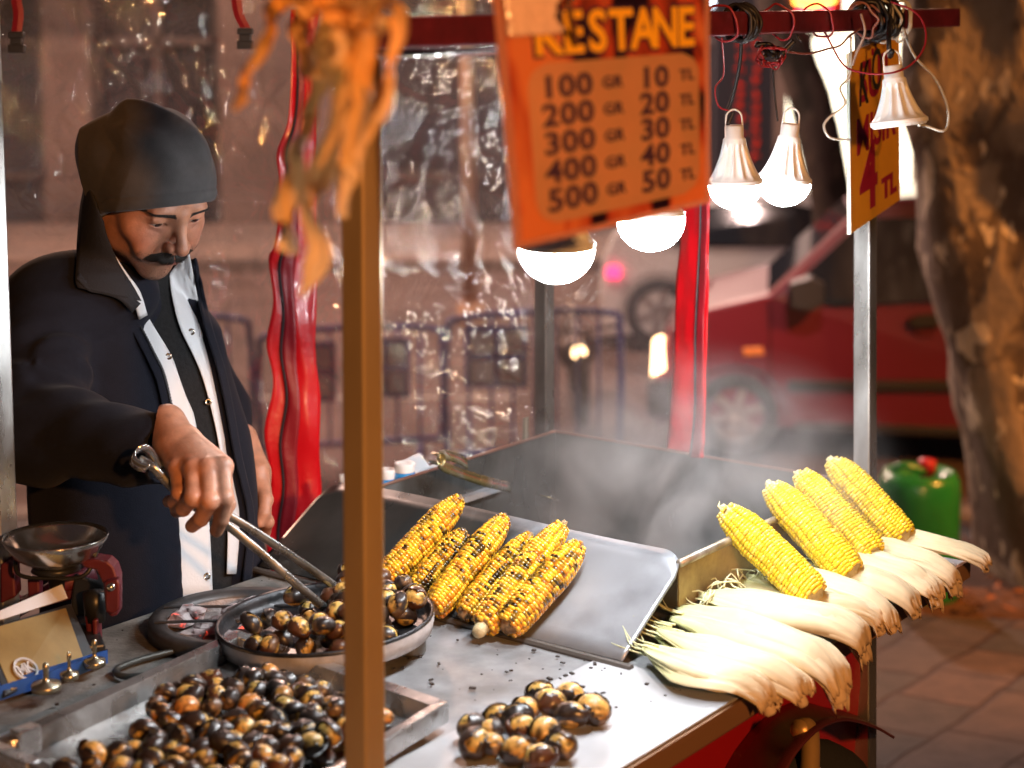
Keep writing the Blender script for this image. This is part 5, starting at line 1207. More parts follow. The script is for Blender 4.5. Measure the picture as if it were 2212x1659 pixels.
# ================================================================ THE SELLER
def surface_nets(D, org, h):
    """D: signed distances on a grid -> vertices, quads"""
    s = D < 0; nx, ny, nz = D.shape
    corner = [(i, j, k) for i in (0, 1) for j in (0, 1) for k in (0, 1)]
    sub = lambda A, c: A[c[0]:nx-1+c[0], c[1]:ny-1+c[1], c[2]:nz-1+c[2]]
    cnt = sum(sub(s, c).astype(np.int8) for c in corner); act = (cnt > 0) & (cnt < 8)
    idx = -np.ones(act.shape, int); I = np.argwhere(act); idx[act] = np.arange(len(I))
    acc = np.zeros((len(I), 3)); num = np.zeros(len(I)); Dc = {c: sub(D, c)[act] for c in corner}
    for c in corner:
        for ax in range(3):
            if c[ax] == 0:
                c2 = list(c); c2[ax] = 1; c2 = tuple(c2); a, b = Dc[c], Dc[c2]; m = (a < 0) != (b < 0)
                t_ = a[m]/(a[m]-b[m]); p = np.tile(np.array(c, float), (m.sum(), 1)); p[:, ax] = t_; acc[m] += p; num[m] += 1
    V = (I+acc/num[:, None])*h+org; Q = []
    for ax in range(3):
        o1, o2 = [a for a in range(3) if a != ax]
        sl = [slice(1, n-1) for n in D.shape]; sl2 = list(sl); sl[ax] = slice(0, D.shape[ax]-1); sl2[ax] = slice(1, D.shape[ax])
        a = s[tuple(sl)]; b = s[tuple(sl2)]; ch = np.argwhere(a != b)
        if not len(ch): continue
        base = ch.copy(); 
        for q_ in (o1, o2): base[:, q_] += 1
        inside = a[tuple(ch.T)]
        def g_(d1, d2): p = base.copy(); p[:, o1] -= d1; p[:, o2] -= d2; return idx[tuple(p.T)]
        q = np.stack([g_(1, 1), g_(0, 1), g_(0, 0), g_(1, 0)], 1); flip = inside if ax != 1 else ~inside
        q[~flip] = q[~flip][:, ::-1]; Q.append(q)
    return V, np.concatenate(Q)
def grid3(lo, hi, h):
    n = [int(math.ceil((b-a)/h))+1 for a, b in zip(lo, hi)]
    X, Y, Z = np.meshgrid(*[lo[i]+h*np.arange(n[i], dtype=np.float32) for i in range(3)], indexing='ij', sparse=True)
    return X.astype(np.float32), Y.astype(np.float32), Z.astype(np.float32)
def smin(a, b, k): h = np.clip(.5+.5*(b-a)/k, 0, 1); return b*(1-h)+a*h-k*h*(1-h)
def smax(a, b, k): return -smin(-a, -b, k)
def ell(G, c, r, rx=0., ry=0., rz=0.):
    X, Y, Z = G[0]-c[0], G[1]-c[1], G[2]-c[2]
    if rz: cc, ss = math.cos(rz), math.sin(rz); X, Y = cc*X+ss*Y, -ss*X+cc*Y
    if rx: cc, ss = math.cos(rx), math.sin(rx); Y, Z = cc*Y+ss*Z, -ss*Y+cc*Z
    if ry: cc, ss = math.cos(ry), math.sin(ry); X, Z = cc*X-ss*Z, ss*X+cc*Z
    k0 = np.sqrt((X/r[0])**2+(Y/r[1])**2+(Z/r[2])**2); return (k0-1)*min(r)*1.0 if max(r)/min(r) < 1.05 else (k0-1)*k0/(np.sqrt((X/r[0]**2)**2+(Y/r[1]**2)**2+(Z/r[2]**2)**2)+1e-9)
def cap(G, a, b, ra, rb):
    a = np.array(a, float); b = np.array(b, float); d = b-a; L2 = d@d
    X, Y, Z = G[0]-a[0], G[1]-a[1], G[2]-a[2]; t_ = np.clip((X*d[0]+Y*d[1]+Z*d[2])/L2, 0, 1)
    return np.sqrt((X-t_*d[0])**2+(Y-t_*d[1])**2+(Z-t_*d[2])**2)-(ra+(rb-ra)*t_)
class Frame:
    """local axes: x = the person's right, y = forward, z = up"""
    def __init__(s, org, yaw, pitch, roll=0.):
        # yaw: facing direction measured from the camera-facing direction towards picture right
        M = Matrix.Rotation(math.pi+yaw, 3, 'Z') @ Matrix.Rotation(-pitch, 3, 'X') @ Matrix.Rotation(roll, 3, 'Y')
        s.M = np.array(M); s.o = np.array(org, float)
    def w(s, P): return np.asarray(P) @ s.M.T + s.o
    def l(s, P): return (np.asarray(P)-s.o) @ s.M
man = thing('person', 'man in grey beanie and open navy jacket over a white coat, turning chestnuts with tongs', 'person', tuple(Wd(300, 1250, 2.62)*[1, 1, 0]))

# ---------------- head
HF = Frame((0, 0, 0), R(46), R(34), R(3))
eye_mid = Wd(381, 475, 2.50); HF.o = eye_mid-HF.M@np.array([0, .078, -0.002])
NB = HF.l(Wd(254, 640, 2.69)); NT_ = np.array([0, -.03, -.06])
def head_sdf(G):
    d = ell(G, (0, -.012, .030), (.074, .094, .080))                      # cranium
    d = smin(d, ell(G, (0, .030, -.015), (.064, .060, .075)), .03)       # face block
    d = smin(d, ell(G, (0, .040, -.075), (.047, .044, .040)), .03)      # jaw
    d = smin(d, ell(G, (0, .064, -.107), (.024, .020, .018)), .022)     # chin
    for s in (-1, 1):
        d = smin(d, ell(G, (s*.046, .052, -.030), (.022, .024, .019)), .020)   # cheekbone
        d = smin(d, ell(G, (s*.053, .008, -.068), (.016, .028, .028)), .025)    # jaw angle
        d = smin(d, ell(G, (s*.026, .078, .020), (.022, .011, .0085), ry=s*.12), .012)  # brow ridge
        d = smax(d, -ell(G, (s*.034, .098, .000), (.0175, .019, .0120)), .011)       # socket
        d = smin(d, ell(G, (s*.036, .075, -.052), (.018, .012, .020)), .018)     # cheek mass by the mouth
        d = smin(d, ell(G, (s*.076, -.010, -.010), (.007, .017, .030), rx=.15), .006)    # ear
    d = smin(d, cap(G, (0, .086, .012), (0, .094, -.008), .0085, .0078), .010)
    d = smin(d, cap(G, (0, .094, -.008), (0, .111, -.030), .0072, .0098), .007)     # nose bridge
    d = smin(d, ell(G, (0, .1120, -.0335), (.0108, .0100, .0092)), .006)
    for s in (-1, 1):
        d = smin(d, ell(G, (s*.0140, .1000, -.0365), (.0070, .0105, .0078)), .004)  # wings
        d = smax(d, -ell(G, (s*.0070, .1070, -.0455), (.0035, .0055, .004)), .003)
        d = smax(d, -cap(G, (s*.0235, .092, -.036), (s*.034, .082, -.062), .0022, .0022), .007)
    d = smin(d, ell(G, (0, .083, -.058), (.027, .017, .019)), .012)             # muzzle
    d = smin(d, ell(G, (0, .0970, -.0605), (.020, .0065, .0045)), .004)           # upper lip
    d = smin(d, ell(G, (0, .0950, -.0695), (.0185, .0075, .0058)), .004)           # lower lip
    d = smax(d, -cap(G, (-.023, .0970, -.0652), (.023, .0970, -.0652), .0013, .0013), .002)
    d = smax(d, -ell(G, (0, .098, -.0830), (.016, .006, .0045)), .008)              # fold under lip
    # eyelids: a ball over each eye with a narrow slit
    for s in (-1, 1):
        c = (s*.0322, .0715, -.0005); ball = ell(G, c, (.0150, .0146, .0130)); d = smin(d, ball, .004)
        X, Y, Z = G[0]-c[0], G[1]-c[1], G[2]-c[2]; u = X/.0145
        up_ = .0006-.0052*u*u; lo_ = -.0078+.0040*u*u
        slit = np.maximum(np.maximum(Z-up_, lo_-Z), np.abs(X)-.0130); slit = np.maximum(slit, .004-Y)
        d = smax(d, -slit, .0012)
        d = smin(d, cap(G, (c[0]-.011, c[1]+.0095, .0070), (c[0]+.011, c[1]+.0085, .0058), .0022, .0020), .005)
        d = smax(d, -cap(G, (c[0]-s*.002, c[1]+.0135, -.0175), (c[0]+s*.014, c[1]+.008, -.0140), .0010, .0010), .004)
    # neck
    d = smin(d, cap(G, (0, -.025, -.05), NT_+(NB-NT_)*.8, .056, .060), .03)
    return d
gh = .0017
G = grid3((-.092, -.115, -.150), (.092, .128, .125), gh)
Dh = head_sdf(G); V, Q = surface_nets(Dh, np.array([-.092, -.115, -.150]), gh)
V = HF.w(V)
skin_c = np.array([.50, .225, .135])
L_ = HF.l(V); fx, fy, fz = L_.T
def blob(c, r): return np.exp(-(((L_-np.array(c))/np.array(r))**2).sum(1))
col = np.tile(skin_c, (len(V), 1))
def mixc(c, w): global col; w = np.clip(w, 0, 1)[:, None]; col = col*(1-w)+np.array(c)*w
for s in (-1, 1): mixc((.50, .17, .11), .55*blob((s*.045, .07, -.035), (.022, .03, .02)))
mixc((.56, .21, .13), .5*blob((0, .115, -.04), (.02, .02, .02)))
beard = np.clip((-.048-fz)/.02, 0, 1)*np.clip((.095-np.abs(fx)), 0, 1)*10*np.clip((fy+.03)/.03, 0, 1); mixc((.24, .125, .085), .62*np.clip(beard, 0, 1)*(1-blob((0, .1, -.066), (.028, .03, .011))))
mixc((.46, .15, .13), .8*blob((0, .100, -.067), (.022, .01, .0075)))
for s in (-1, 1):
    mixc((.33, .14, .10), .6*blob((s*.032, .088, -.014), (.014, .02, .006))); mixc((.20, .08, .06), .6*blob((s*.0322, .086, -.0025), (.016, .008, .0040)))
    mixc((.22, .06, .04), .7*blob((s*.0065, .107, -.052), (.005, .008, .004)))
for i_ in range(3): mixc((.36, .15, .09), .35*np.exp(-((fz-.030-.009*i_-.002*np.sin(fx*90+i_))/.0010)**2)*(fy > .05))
skin = attr_mat('skin', .42, spec=.5, sss=.10, bump=.55, bscale=330, nvar=.20, nscale=55, bdist=.0008)
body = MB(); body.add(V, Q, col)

# ---------------- right hand holding the tongs (built in world space)
def hand_sdf(G, wr_, J, rad, th):
    """wr_: wrist, J: four fingers of 4 joints, th: thumb joints"""
    d = None; pc_ = sum(np.array(f[0]) for f in J)/4
    for f, r in zip(J, rad):
        m = cap(G, wr_+(np.array(f[0])-pc_)*.55, f[0], .0185, r*1.35); d = m if d is None else smin(d, m, .012)
    for f, r in zip(J, rad):
        fd = cap(G, f[0], f[1], r*1.10, r*1.0)
        fd = smin(fd, ell(G, f[1], (r*1.06,)*3), .004)
        fd = smin(fd, cap(G, f[1], f[2], r*.98, r*.90), .003); fd = smin(fd, cap(G, f[2], f[3], r*.90, r*.80), .003)
        d = smin(d, fd, .0045)
    t0 = smin(cap(G, th[0], th[1], .015, .0125), cap(G, th[1], th[2], .0115, .0105), .004); t0 = smin(t0, cap(G, th[2], th[3], .0105, .0085), .003)
    return smin(d, t0, .007)
def nails(q, J, rad, nrm_hint, col_=(.62, .36, .27)):
    for f, r in zip(J, rad):
        a, b = np.array(f[-2]), np.array(f[-1]); t_ = (b-a)/np.linalg.norm(b-a); n_ = np.array(nrm_hint)-t_*(np.array(nrm_hint)@t_); n_ /= np.linalg.norm(n_); s_ = np.cross(t_, n_)
        P = [[b+t_*r*(-.5+1.15*u)+s_*r*.62*v*(1-.25*u*u)+n_*r*(.80*math.sqrt(1-.42*v*v)-.10*u*u) for v in np.linspace(-1, 1, 7)] for u in np.linspace(0, 1, 6)]
        q.grid(P, np.tile(np.array(col_), (6, 7, 1)))
hd = 2.20
wr_ = Wd(384, 958, 2.27)
JR = [[Wd(383, 1012, 2.205), Wd(388, 1064, 2.175), Wd(376, 1084, 2.20), Wd(364, 1083, 2.225)],
      [Wd(418, 1014, 2.185), Wd(417, 1076, 2.150), Wd(396, 1099, 2.175), Wd(382, 1104, 2.20)],
      [Wd(450, 1012, 2.180), Wd(453, 1083, 2.145), Wd(434, 1120, 2.165), Wd(415, 1136, 2.185)],
      [Wd(481, 1008, 2.185), Wd(485, 1077, 2.155), Wd(478, 1122, 2.165), Wd(468, 1146, 2.175)]]
RR = [.0100, .0110, .0115, .0110]
TR = [Wd(440, 980, 2.26), Wd(482, 1040, 2.235), Wd(492, 1090, 2.215), Wd(476, 1130, 2.205)]
lo = np.min([np.min([p for f in JR for p in f], 0), wr_, np.min(TR, 0)], 0)-.03; hi = np.max([np.max([p for f in JR for p in f], 0), wr_, np.max(TR, 0)], 0)+.03
gs = .0016; G = grid3(lo, hi+.02, gs)
d = hand_sdf(G, wr_, JR, RR, TR)
d = smin(d, cap(G, wr_, wr_+(wr_-sum(f[0] for f in JR)/4)*.5+ZX*.012, .027, .027), .015)
for k in range(4):      # tendons and knuckles
    d = smin(d, ell(G, JR[k][0]+ZX*.006-np.array([0, .004, 0]), (.0085, .0085, .0075)), .006)
V, Q = surface_nets(d, lo, gs)
hc = np.array([.52, .25, .155]); col = np.tile(hc, (len(V), 1))
def vblob(c, r): return np.exp(-((np.linalg.norm(V-np.array(c), axis=1)/r)**2))
for f in JR:
    mixc((.56, .20, .13), .5*vblob(f[0], .014)); mixc((.50, .19, .12), .5*vblob(f[1], .011)); mixc((.42, .16, .10), .35*vblob(f[2], .008))
body.add(V, Q, col); nails(body, [JR[3], JR[2]], [.0095, .0095], (.4, -.7, -.1))
# ---------------- left hand, hanging relaxed behind the jacket
wl_ = Wd(549, 1022, 2.745)
JL = [[Wd(568, 1098, 2.70), Wd(577, 1128, 2.685), Wd(572, 1150, 2.70), Wd(562, 1162, 2.715)],
      [Wd(560, 1100, 2.715), Wd(568, 1138, 2.70), Wd(564, 1160, 2.715), Wd(555, 1170, 2.73)],
      [Wd(552, 1100, 2.73), Wd(558, 1136, 2.72), Wd(554, 1158, 2.735), Wd(548, 1166, 2.745)],
      [Wd(545, 1096, 2.745), Wd(548, 1126, 2.74), Wd(545, 1144, 2.75), Wd(541, 1150, 2.76)]]
TL_ = [Wd(562, 1045, 2.73), Wd(574, 1080, 2.69), Wd(570, 1110, 2.675), Wd(560, 1130, 2.67)]
lo = np.min([np.min([p for f in JL for p in f], 0), wl_, np.min(TL_, 0)], 0)-.04; hi = np.max([np.max([p for f in JL for p in f], 0), wl_, np.max(TL_, 0)], 0)+np.array([.04, .05, .10])
gs = .0022; G = grid3(lo, hi, gs); d = hand_sdf(G, wl_, JL, [.0105, .0108, .0104, .009], TL_); d = smin(d, cap(G, wl_, wl_+np.array([-.025, .03, .05]), .026, .027), .015)
V, Q = surface_nets(d, lo, gs); col = np.tile(hc*.92, (len(V), 1)); body.add(V, Q, col)

# ---------------- torso under the clothes
TF = Frame(Wd(320, 1250, 2.66), R(45), 0)
def zc(px, py, d): return Wd(px, py, d)
cen_t = [zc(345, 1500, 2.64), zc(338, 1250, 2.64), zc(300, 950, 2.66), zc(250, 720, 2.69), zc(246, 620, 2.70), zc(256, 540, 2.70)]
zz_ = np.array([c[2] for c in cen_t]); 
def tprof(z):
    o = np.argsort(zz_); zs = zz_[o]; cx_ = np.array([c[0] for c in cen_t])[o]; cy_ = np.array([c[1] for c in cen_t])[o]
    ru = np.array([.178, .172, .166, .158, .098, .058])[o]; rv = np.array([.130, .130, .128, .118, .095, .075])[o]
    return np.interp(z, zs, cx_), np.interp(z, zs, cy_), np.interp(z, zs, ru), np.interp(z, zs, rv)
tM = TF.M
def torso_sdf(G, grow=0.):
    zu = np.broadcast_to(G[2], np.broadcast(*G).shape) if G[2].ndim == 3 and G[2].shape != np.broadcast(*G).shape else G[2]
    cx_, cy_, ru, rv = tprof(G[2])
    X, Y = G[0]-cx_, G[1]-cy_
    u = X*tM[0, 0]+Y*tM[1, 0]; v = X*tM[0, 1]+Y*tM[1, 1]
    ru = ru+grow; rv = rv+grow; k = (np.abs(u/ru)**2.3+np.abs(v/rv)**2.3)**(1/2.3)
    d = (k-1)*np.minimum(ru, rv); zt = zz_.max()+.0
    return smax(d, G[2]-zt, .03)
lo = np.array([-.86, 2.35, .62]); hi = np.array([-.2, 3.0, 1.42]); gs = .011; G = grid3(lo, hi, gs)
V, Q = surface_nets(torso_sdf(G, -.02).astype(np.float32), lo, gs); body.add(V, Q, skin_c)
bo = body.obj('body', skin, man, smooth=True, colors=True)
# eyes
eyew = mat('eye_white', (.62, .55, .50), .12, coat=.5); iris = mat('iris_dark', (.025, .012, .008), .08, coat=1.)
for s in (-1, 1):
    c = HF.w((s*.0322, .0715, -.0005)); look = HF.M@np.array([.10, .88, -.30]); look /= np.linalg.norm(look)
    e_ = MB().lathe([(.0126*math.sin(a), .0126*math.cos(a)) for a in np.linspace(0.001, math.pi, 20)], tuple(c), 28, axis=tuple(look)).obj('eye', eyew, man, smooth=True)
    MB().lathe([(.01275*math.sin(a), .01275*math.cos(a)) for a in np.linspace(0.001, .46, 8)], tuple(c), 28, axis=tuple(look)).obj('iris', iris, e_, smooth=True)
# hair of brows and moustache: many short fibres grown from the head surface
hairm = mat('dark_hair', (.022, .016, .013), .55, spec=.3)
def head_d(P): P = np.asarray(P); return head_sdf((P[:, 0], P[:, 1], P[:, 2]))
def onhead(x, z, y0=.16):      # march in from the front
    x, z = np.asarray(x, float), np.asarray(z, float); y = np.full(x.shape, y0)
    for _ in range(40): y = y-np.maximum(head_d(np.c_[x, y, z]), -.002)*.8
    return np.c_[x, y, z]
def fibres(name, xs, zs, dirs, ln, r, seed, lift=.35):
    rnd = np.random.RandomState(seed); P = onhead(xs, zs); e = .002; ok_ = np.abs(head_d(P)) < .002; P = P[ok_]; dirs = dirs[ok_]
    n_ = np.c_[head_d(P+[e, 0, 0])-head_d(P-[e, 0, 0]), head_d(P+[0, e, 0])-head_d(P-[0, e, 0]), head_d(P+[0, 0, e])-head_d(P-[0, 0, e])]; n_ /= np.linalg.norm(n_, axis=1)[:, None]
    q = MB()
    for p, nn, dd in zip(P, n_, dirs):
        dd = dd-nn*(dd@nn)*.8; dd /= np.linalg.norm(dd)+1e-9; l_ = ln*rnd.uniform(.6, 1.2)
        q.tube([p-nn*.001, p+nn*l_*lift*.6+dd*l_*.45, p+nn*l_*lift*.5+dd*l_], [r, r*.8, r*.15], 4, cap=False)
    q.v = [HF.w(v) for v in q.v]; return q.obj(name, hairm, man, smooth=True)
rs = np.random.RandomState(5)
n_ = 1900; u = rs.uniform(-1, 1, n_); w_ = rs.uniform(-1, 1, n_)
xs = u*.035; zs = -.0525-.0075*np.abs(u)**1.5+w_*(.0082*(1-.50*np.abs(u)**2)); zs = np.minimum(zs, np.where(np.abs(xs) < .021, -.0475, 1)); zs = np.where((np.abs(xs) < .0045) & (zs > -.052), -.054, zs)
fibres('moustache', xs, zs, np.c_[np.sign(u)*(.35+.7*np.abs(u)), np.zeros(n_), -.85+.35*np.abs(u)], .0085, .00042, 1, .5)
for s in (-1, 1):
    n2_ = 650; u = rs.uniform(0, 1, n2_); w_ = rs.uniform(-1, 1, n2_)
    fibres('eyebrow', s*(.011+.043*u), .0135+.0070*np.sin(u*2.3)-.004*u+w_*.0040*(1-.65*u), np.c_[s*(.6+.4*u), np.zeros(n2_), .45-.7*u], .0060, .00027, 2+s, .25)
    n3 = 60; u = rs.uniform(-1, 1, n3); fibres('eyelash', s*.0322+u*.012, -.0005-.0050*u*u, np.c_[u*.4, np.zeros(n3)+.8, -.5+0*u], .004, .00028, 9+s, .4)
n4 = 1500; xs = rs.uniform(-.055, .055, n4); zs = rs.uniform(-.118, -.050, n4); kp = (np.abs(xs) > .026) | (zs < -.088); xs, zs = xs[kp], zs[kp]
fibres('stubble', xs, zs, np.c_[xs*4, np.zeros(len(xs)), -np.ones(len(xs))], .0020, .00018, 12, .7)
# hair under the beanie at the temple
# ---------------- beanie
def hat_sdf(G):
    X, Y, Z = G
    d = smin(ell(G, (0, -.010, .026), (.087, .108, .072)), ell(G, (0, -.012, .030), (.082, .102, .0875)), .015); d = smin(d, ell(G, (.006, -.058, .026), (.078, .066, .060)), .05)
    d = smin(d, ell(G, (.022, -.092, .000), (.056, .036, .050)), .035)
    d = smin(d, ell(G, (-.010, .010, .084), (.040, .036, .026)), .03)
    cut = .026+.10*(Y-.07)*-1*0; plane = (Z-(.030+.42*(Y-.085)*.55))   # brim plane, lower at the back
    d = smin(d, ell(G, (0, -.016, -.012), (.0865, .100, .100)), .03); plane = ((Z-.036)-(Y-.090)*.84+.55*np.maximum(0, .012-Y)*(Y > -.08)+.05*(Y <= -.08))/1.32
    # creases at the back of the crown
    q1 = 60*(Z+.5*Y)+12*X+2.0*np.sin(30*X+20*Z); cr = .0105*np.abs(np.sin(q1*.42))**.7*np.clip((.9*X-Y-.035)/.05, 0, 1)*np.clip((.10-Z)/.03, 0, 1)-.002
    cr = cr+.0038*np.sin(34*Y+22*X+5*np.sin(12*X))*np.clip((Z-.06)/.03, 0, 1)+.0016*np.sin(30*Z+26*X-14*Y+2*np.sin(25*Y))
    d = d+cr
    d = d+.0022*np.exp(-((plane-.020)/.0016)**2)-.0018*np.exp(-((plane-.010)/.009)**2)
    return smax(d, -plane, .005)
fleece = mat('fleece_grey', (.085, .080, .080), .95, spec=.15, var=.12, vscale=60, bump=.7, bscale=700, bdist=.0008)
t = NT(fleece); t.b.inputs['Sheen Weight'].default_value = .12; t.b.inputs['Sheen Roughness'].default_value = .4
lo = np.array([-.12, -.19, -.16]); gs = .0024; G = grid3(lo, (.12, .13, .18), gs); V, Q = surface_nets(hat_sdf(G), lo, gs)
q = MB(); q.add(HF.w(V), Q); q.obj('beanie', fleece, man, smooth=True)

# ---------------- clothes: jacket with sleeves, open at the front
def interp_edge(pts, z):    # edge given as picture points on the torso -> angle at height z
    return np.interp(z, pts[0], pts[1])
def march(x, y, f, d0=2.0, n=90):
    r = ray(x, y); t_ = d0; best = (9., d0)
    for _ in range(n):
        p = EYE+r*t_; v = float(f((np.array(p[0]), np.array(p[1]), np.array(p[2]))))
        if v < best[0]: best = (v, t_)
        if v < .0005 or t_ > 3.2: break
        t_ += min(max(v, .0006)*.7, .04)
    return EYE+r*best[1]
def ang(p):
    cx_, cy_, ru, rv = tprof(p[2]); X, Y = p[0]-cx_, p[1]-cy_; u = X*tM[0, 0]+Y*tM[1, 0]; v = X*tM[0, 1]+Y*tM[1, 1]; return math.atan2(u, v)
def edge_table(pix, grow):
    P = [march(x, y, lambda G: torso_sdf(G, grow)) for x, y in pix]; P = sorted(P, key=lambda p: p[2]); return np.array([p[2] for p in P]), np.array([ang(p) for p in P])
JG = .014
eL = edge_table([(262, 640), (303, 705), (335, 767), (355, 811), (372, 885), (378, 940), (382, 1000), (390, 1100), (396, 1200), (398, 1300), (398, 1400)], JG)
eR = edge_table([(422, 560), (436, 640), (450, 709), (476, 797), (494, 885), (508, 972), (524, 1040), (537, 1100), (538, 1160), (527, 1250), (524, 1400)], JG)
sh = Wd(104, 672, 2.56); el = Wd(70, 930, 2.42); wrs = Wd(372, 975, 2.30)
shL = Wd(375, 715, 2.84); elL = Wd(466, 890, 2.84); wrL = Wd(520, 1040, 2.76)
def jacket_sdf(G):
    X, Y, Z = G
    cx_, cy_, ru, rv = tprof(Z); x_, y_ = X-cx_, Y-cy_; u = x_*tM[0, 0]+y_*tM[1, 0]; v = x_*tM[0, 1]+y_*tM[1, 1]; an = np.arctan2(u, v)
    d = torso_sdf(G, JG)
    fold = .0028*np.sin(26*Z+8*u+3*np.sin(9*u))+.002*np.sin(60*u+6*Z)
    d = d+fold*.7
    # open front: hollow between the two zip edges (angle grows towards the wearer's right)
    aR = np.interp(Z, *eL); aL = np.interp(Z, *eR)   # eL lies on the wearer's right
    mid = (aR+aL)/2; half = np.abs(aR-aL)/2
    rr = np.sqrt(u*u+v*v); wedge = (np.abs(an-mid)-half)*rr; inner = -torso_sdf(G, JG-.016)
    open_ = np.maximum(wedge, -(-inner)*1.0*-1*0+inner*0+(-torso_sdf(G, JG-.024)))
    d = smax(d, -open_, .004)
    # sleeve of the reaching arm
    ax1 = el-sh; ax2 = wrs-el
    s1 = cap(G, sh, el, .078, .068); s2 = cap(G, el, wrs-ax2/np.linalg.norm(ax2)*.03, .070, .052)
    t2 = ((X-el[0])*ax2[0]+(Y-el[1])*ax2[1]+(Z-el[2])*ax2[2])/(ax2@ax2)
    t1 = ((X-sh[0])*ax1[0]+(Y-sh[1])*ax1[1]+(Z-sh[2])*ax1[2])/(ax1@ax1)
    wob = 1.1*np.sin(30*Y+16*Z)
    ph_ = np.arctan2(Z-sh[2]+.05, X-sh[0]-.02)
    s1 = s1+(.0045*np.sin(15*t1+2.2*np.sin(1.3*ph_+2*t1)+1)+.003*np.sin(29*t1-3.1*ph_))*np.clip(t1*2.5, 0, 1)
    ph2 = np.arctan2(Z-el[2]-t2*ax2[2], Y-el[1]-t2*ax2[1])
    s2 = s2+(.0060*np.sin(9*t2+2.6*np.sin(ph2+1.7*t2))+.0032*np.sin(21*t2+2.7*ph2))*np.clip(1.25-t2, 0, 1)
    arm = smin(s1, s2, .035); cutp = (t2-.965)*np.linalg.norm(ax2); arm = smax(arm, cutp, .003)
    hol = cap(G, wrs-ax2*.12, wrs+ax2*.2, .040, .040); arm = smax(arm, -hol, .003)
    d = smin(d, smin(ell(G, sh+np.array([.06, .05, .02]), (.10, .09, .07)), arm, .05), .028)
    # far sleeve
    a = smin(cap(G, shL, elL, .066, .056), cap(G, elL, wrL, .052, .036), .03)
    ax3 = wrL-elL; t3 = ((X-elL[0])*ax3[0]+(Y-elL[1])*ax3[1]+(Z-elL[2])*ax3[2])/(ax3@ax3); a = smax(a, Wd(530, 1012, 2.76)[2]-Z, .003)
    d = smin(d, a, .03)
    # yoke seam
    return d
navy = mat('navy_wool', (.010, .011, .019), .9, spec=.2, var=.15, vscale=90, bump=.5, bscale=500, bdist=.0008)
t = NT(navy); t.b.inputs['Sheen Weight'].default_value = .04
lo = np.array([-.92, 2.12, .60]); hi = np.array([-.28, 3.06, 1.45]); gs = .0062; G = grid3(lo, hi, gs)
V, Q = surface_nets(jacket_sdf(G), lo, gs); q = MB(); q.add(V, Q); jo = q.obj('jacket', navy, man, smooth=True)
# sweater
sweat = mat('charcoal_knit', (.022, .022, .023), .95, spec=.15, var=.3, vscale=150, bump=.6, bscale=420)
def sw_sdf(G): return smin(torso_sdf(G, -.006), cap(G, HF.w(NT_+(NB-NT_)*.62), HF.w(NB), .062, .078), .02)
lo = np.array([-.80, 2.35, .70]); hi = np.array([-.2, 3.0, 1.46]); gs = .007; G = grid3(lo, hi, gs); V, Q = surface_nets(sw_sdf(G), lo, gs); q = MB(); q.add(V, Q); q.obj('sweater', sweat, man, smooth=True)
# draped strips over the torso between two picture polylines
def drape(name, left, right, f, off, m, n=44, w=9, solid=.0015, wav=.0, parent=man, bulge=0.):
    A_ = smooth_path([(x, y, 0) for x, y in left], n); B_ = smooth_path([(x, y, 0) for x, y in right], n); P = []
    for i, (a, b) in enumerate(zip(A_, B_)):
        row = []
        for j in range(w):
            s_ = j/(w-1); x, y = a[0]*(1-s_)+b[0]*s_, a[1]*(1-s_)+b[1]*s_
            p = march(x, y, f, 2.2); r = ray(x, y); r = r/np.linalg.norm(r); o_ = off+wav*math.sin(i*.35+s_*5)+bulge*math.sin(s_*math.pi); row.append(p-r*o_)
        P.append(row)
    q = MB(); q.grid(P); return q.obj(name, m, parent, smooth=True, solid=solid)
coatm = mat('white_coat', (.74, .75, .77), .8, spec=.2, bump=.25, bscale=300, var=.05, vscale=10)
fsw = lambda G: sw_sdf(G)
c1_ = drape('coat_panel', [(236, 560), (268, 640), (300, 709), (330, 767), (350, 820), (360, 855), (368, 899), (372, 1000), (380, 1120), (388, 1300)], [(250, 560), (300, 650), (334, 709), (369, 767), (385, 810), (401, 855), (419, 899), (430, 970), (450, 1110), (460, 1300)], fsw, .009, coatm, wav=.001)
c2_ = drape('coat_panel', [(366, 590), (372, 640), (390, 709), (431, 797), (457, 885), (475, 972), (487, 1060), (492, 1150), (490, 1240)], [(408, 545), (426, 640), (439, 709), (468, 797), (488, 885), (503, 972), (520, 1040), (534, 1110), (532, 1160), (518, 1240)], fsw, .009, coatm, wav=.001)
snap = mat('snap_metal', (.55, .52, .45), .25, metal=1.)
for (x, y) in ((413, 717), (364, 770), (450, 868), (492, 1017), (447, 1245)):
    p = march(x, y, fsw, 2.2); r = ray(x, y); r /= np.linalg.norm(r); MB().lathe([(.0022, .0), (.003, -.0018), (.0052, -.0018), (.0058, 0)], tuple(p-r*.0110), 18, axis=tuple(r)).obj('snap', snap, c1_ if x < 400 else c2_, smooth=True)
drape('coat_label', [(428, 700), (430, 716), (432, 728)], [(432, 696), (437, 712), (437, 729)], fsw, .013, nap, n=6, w=3)
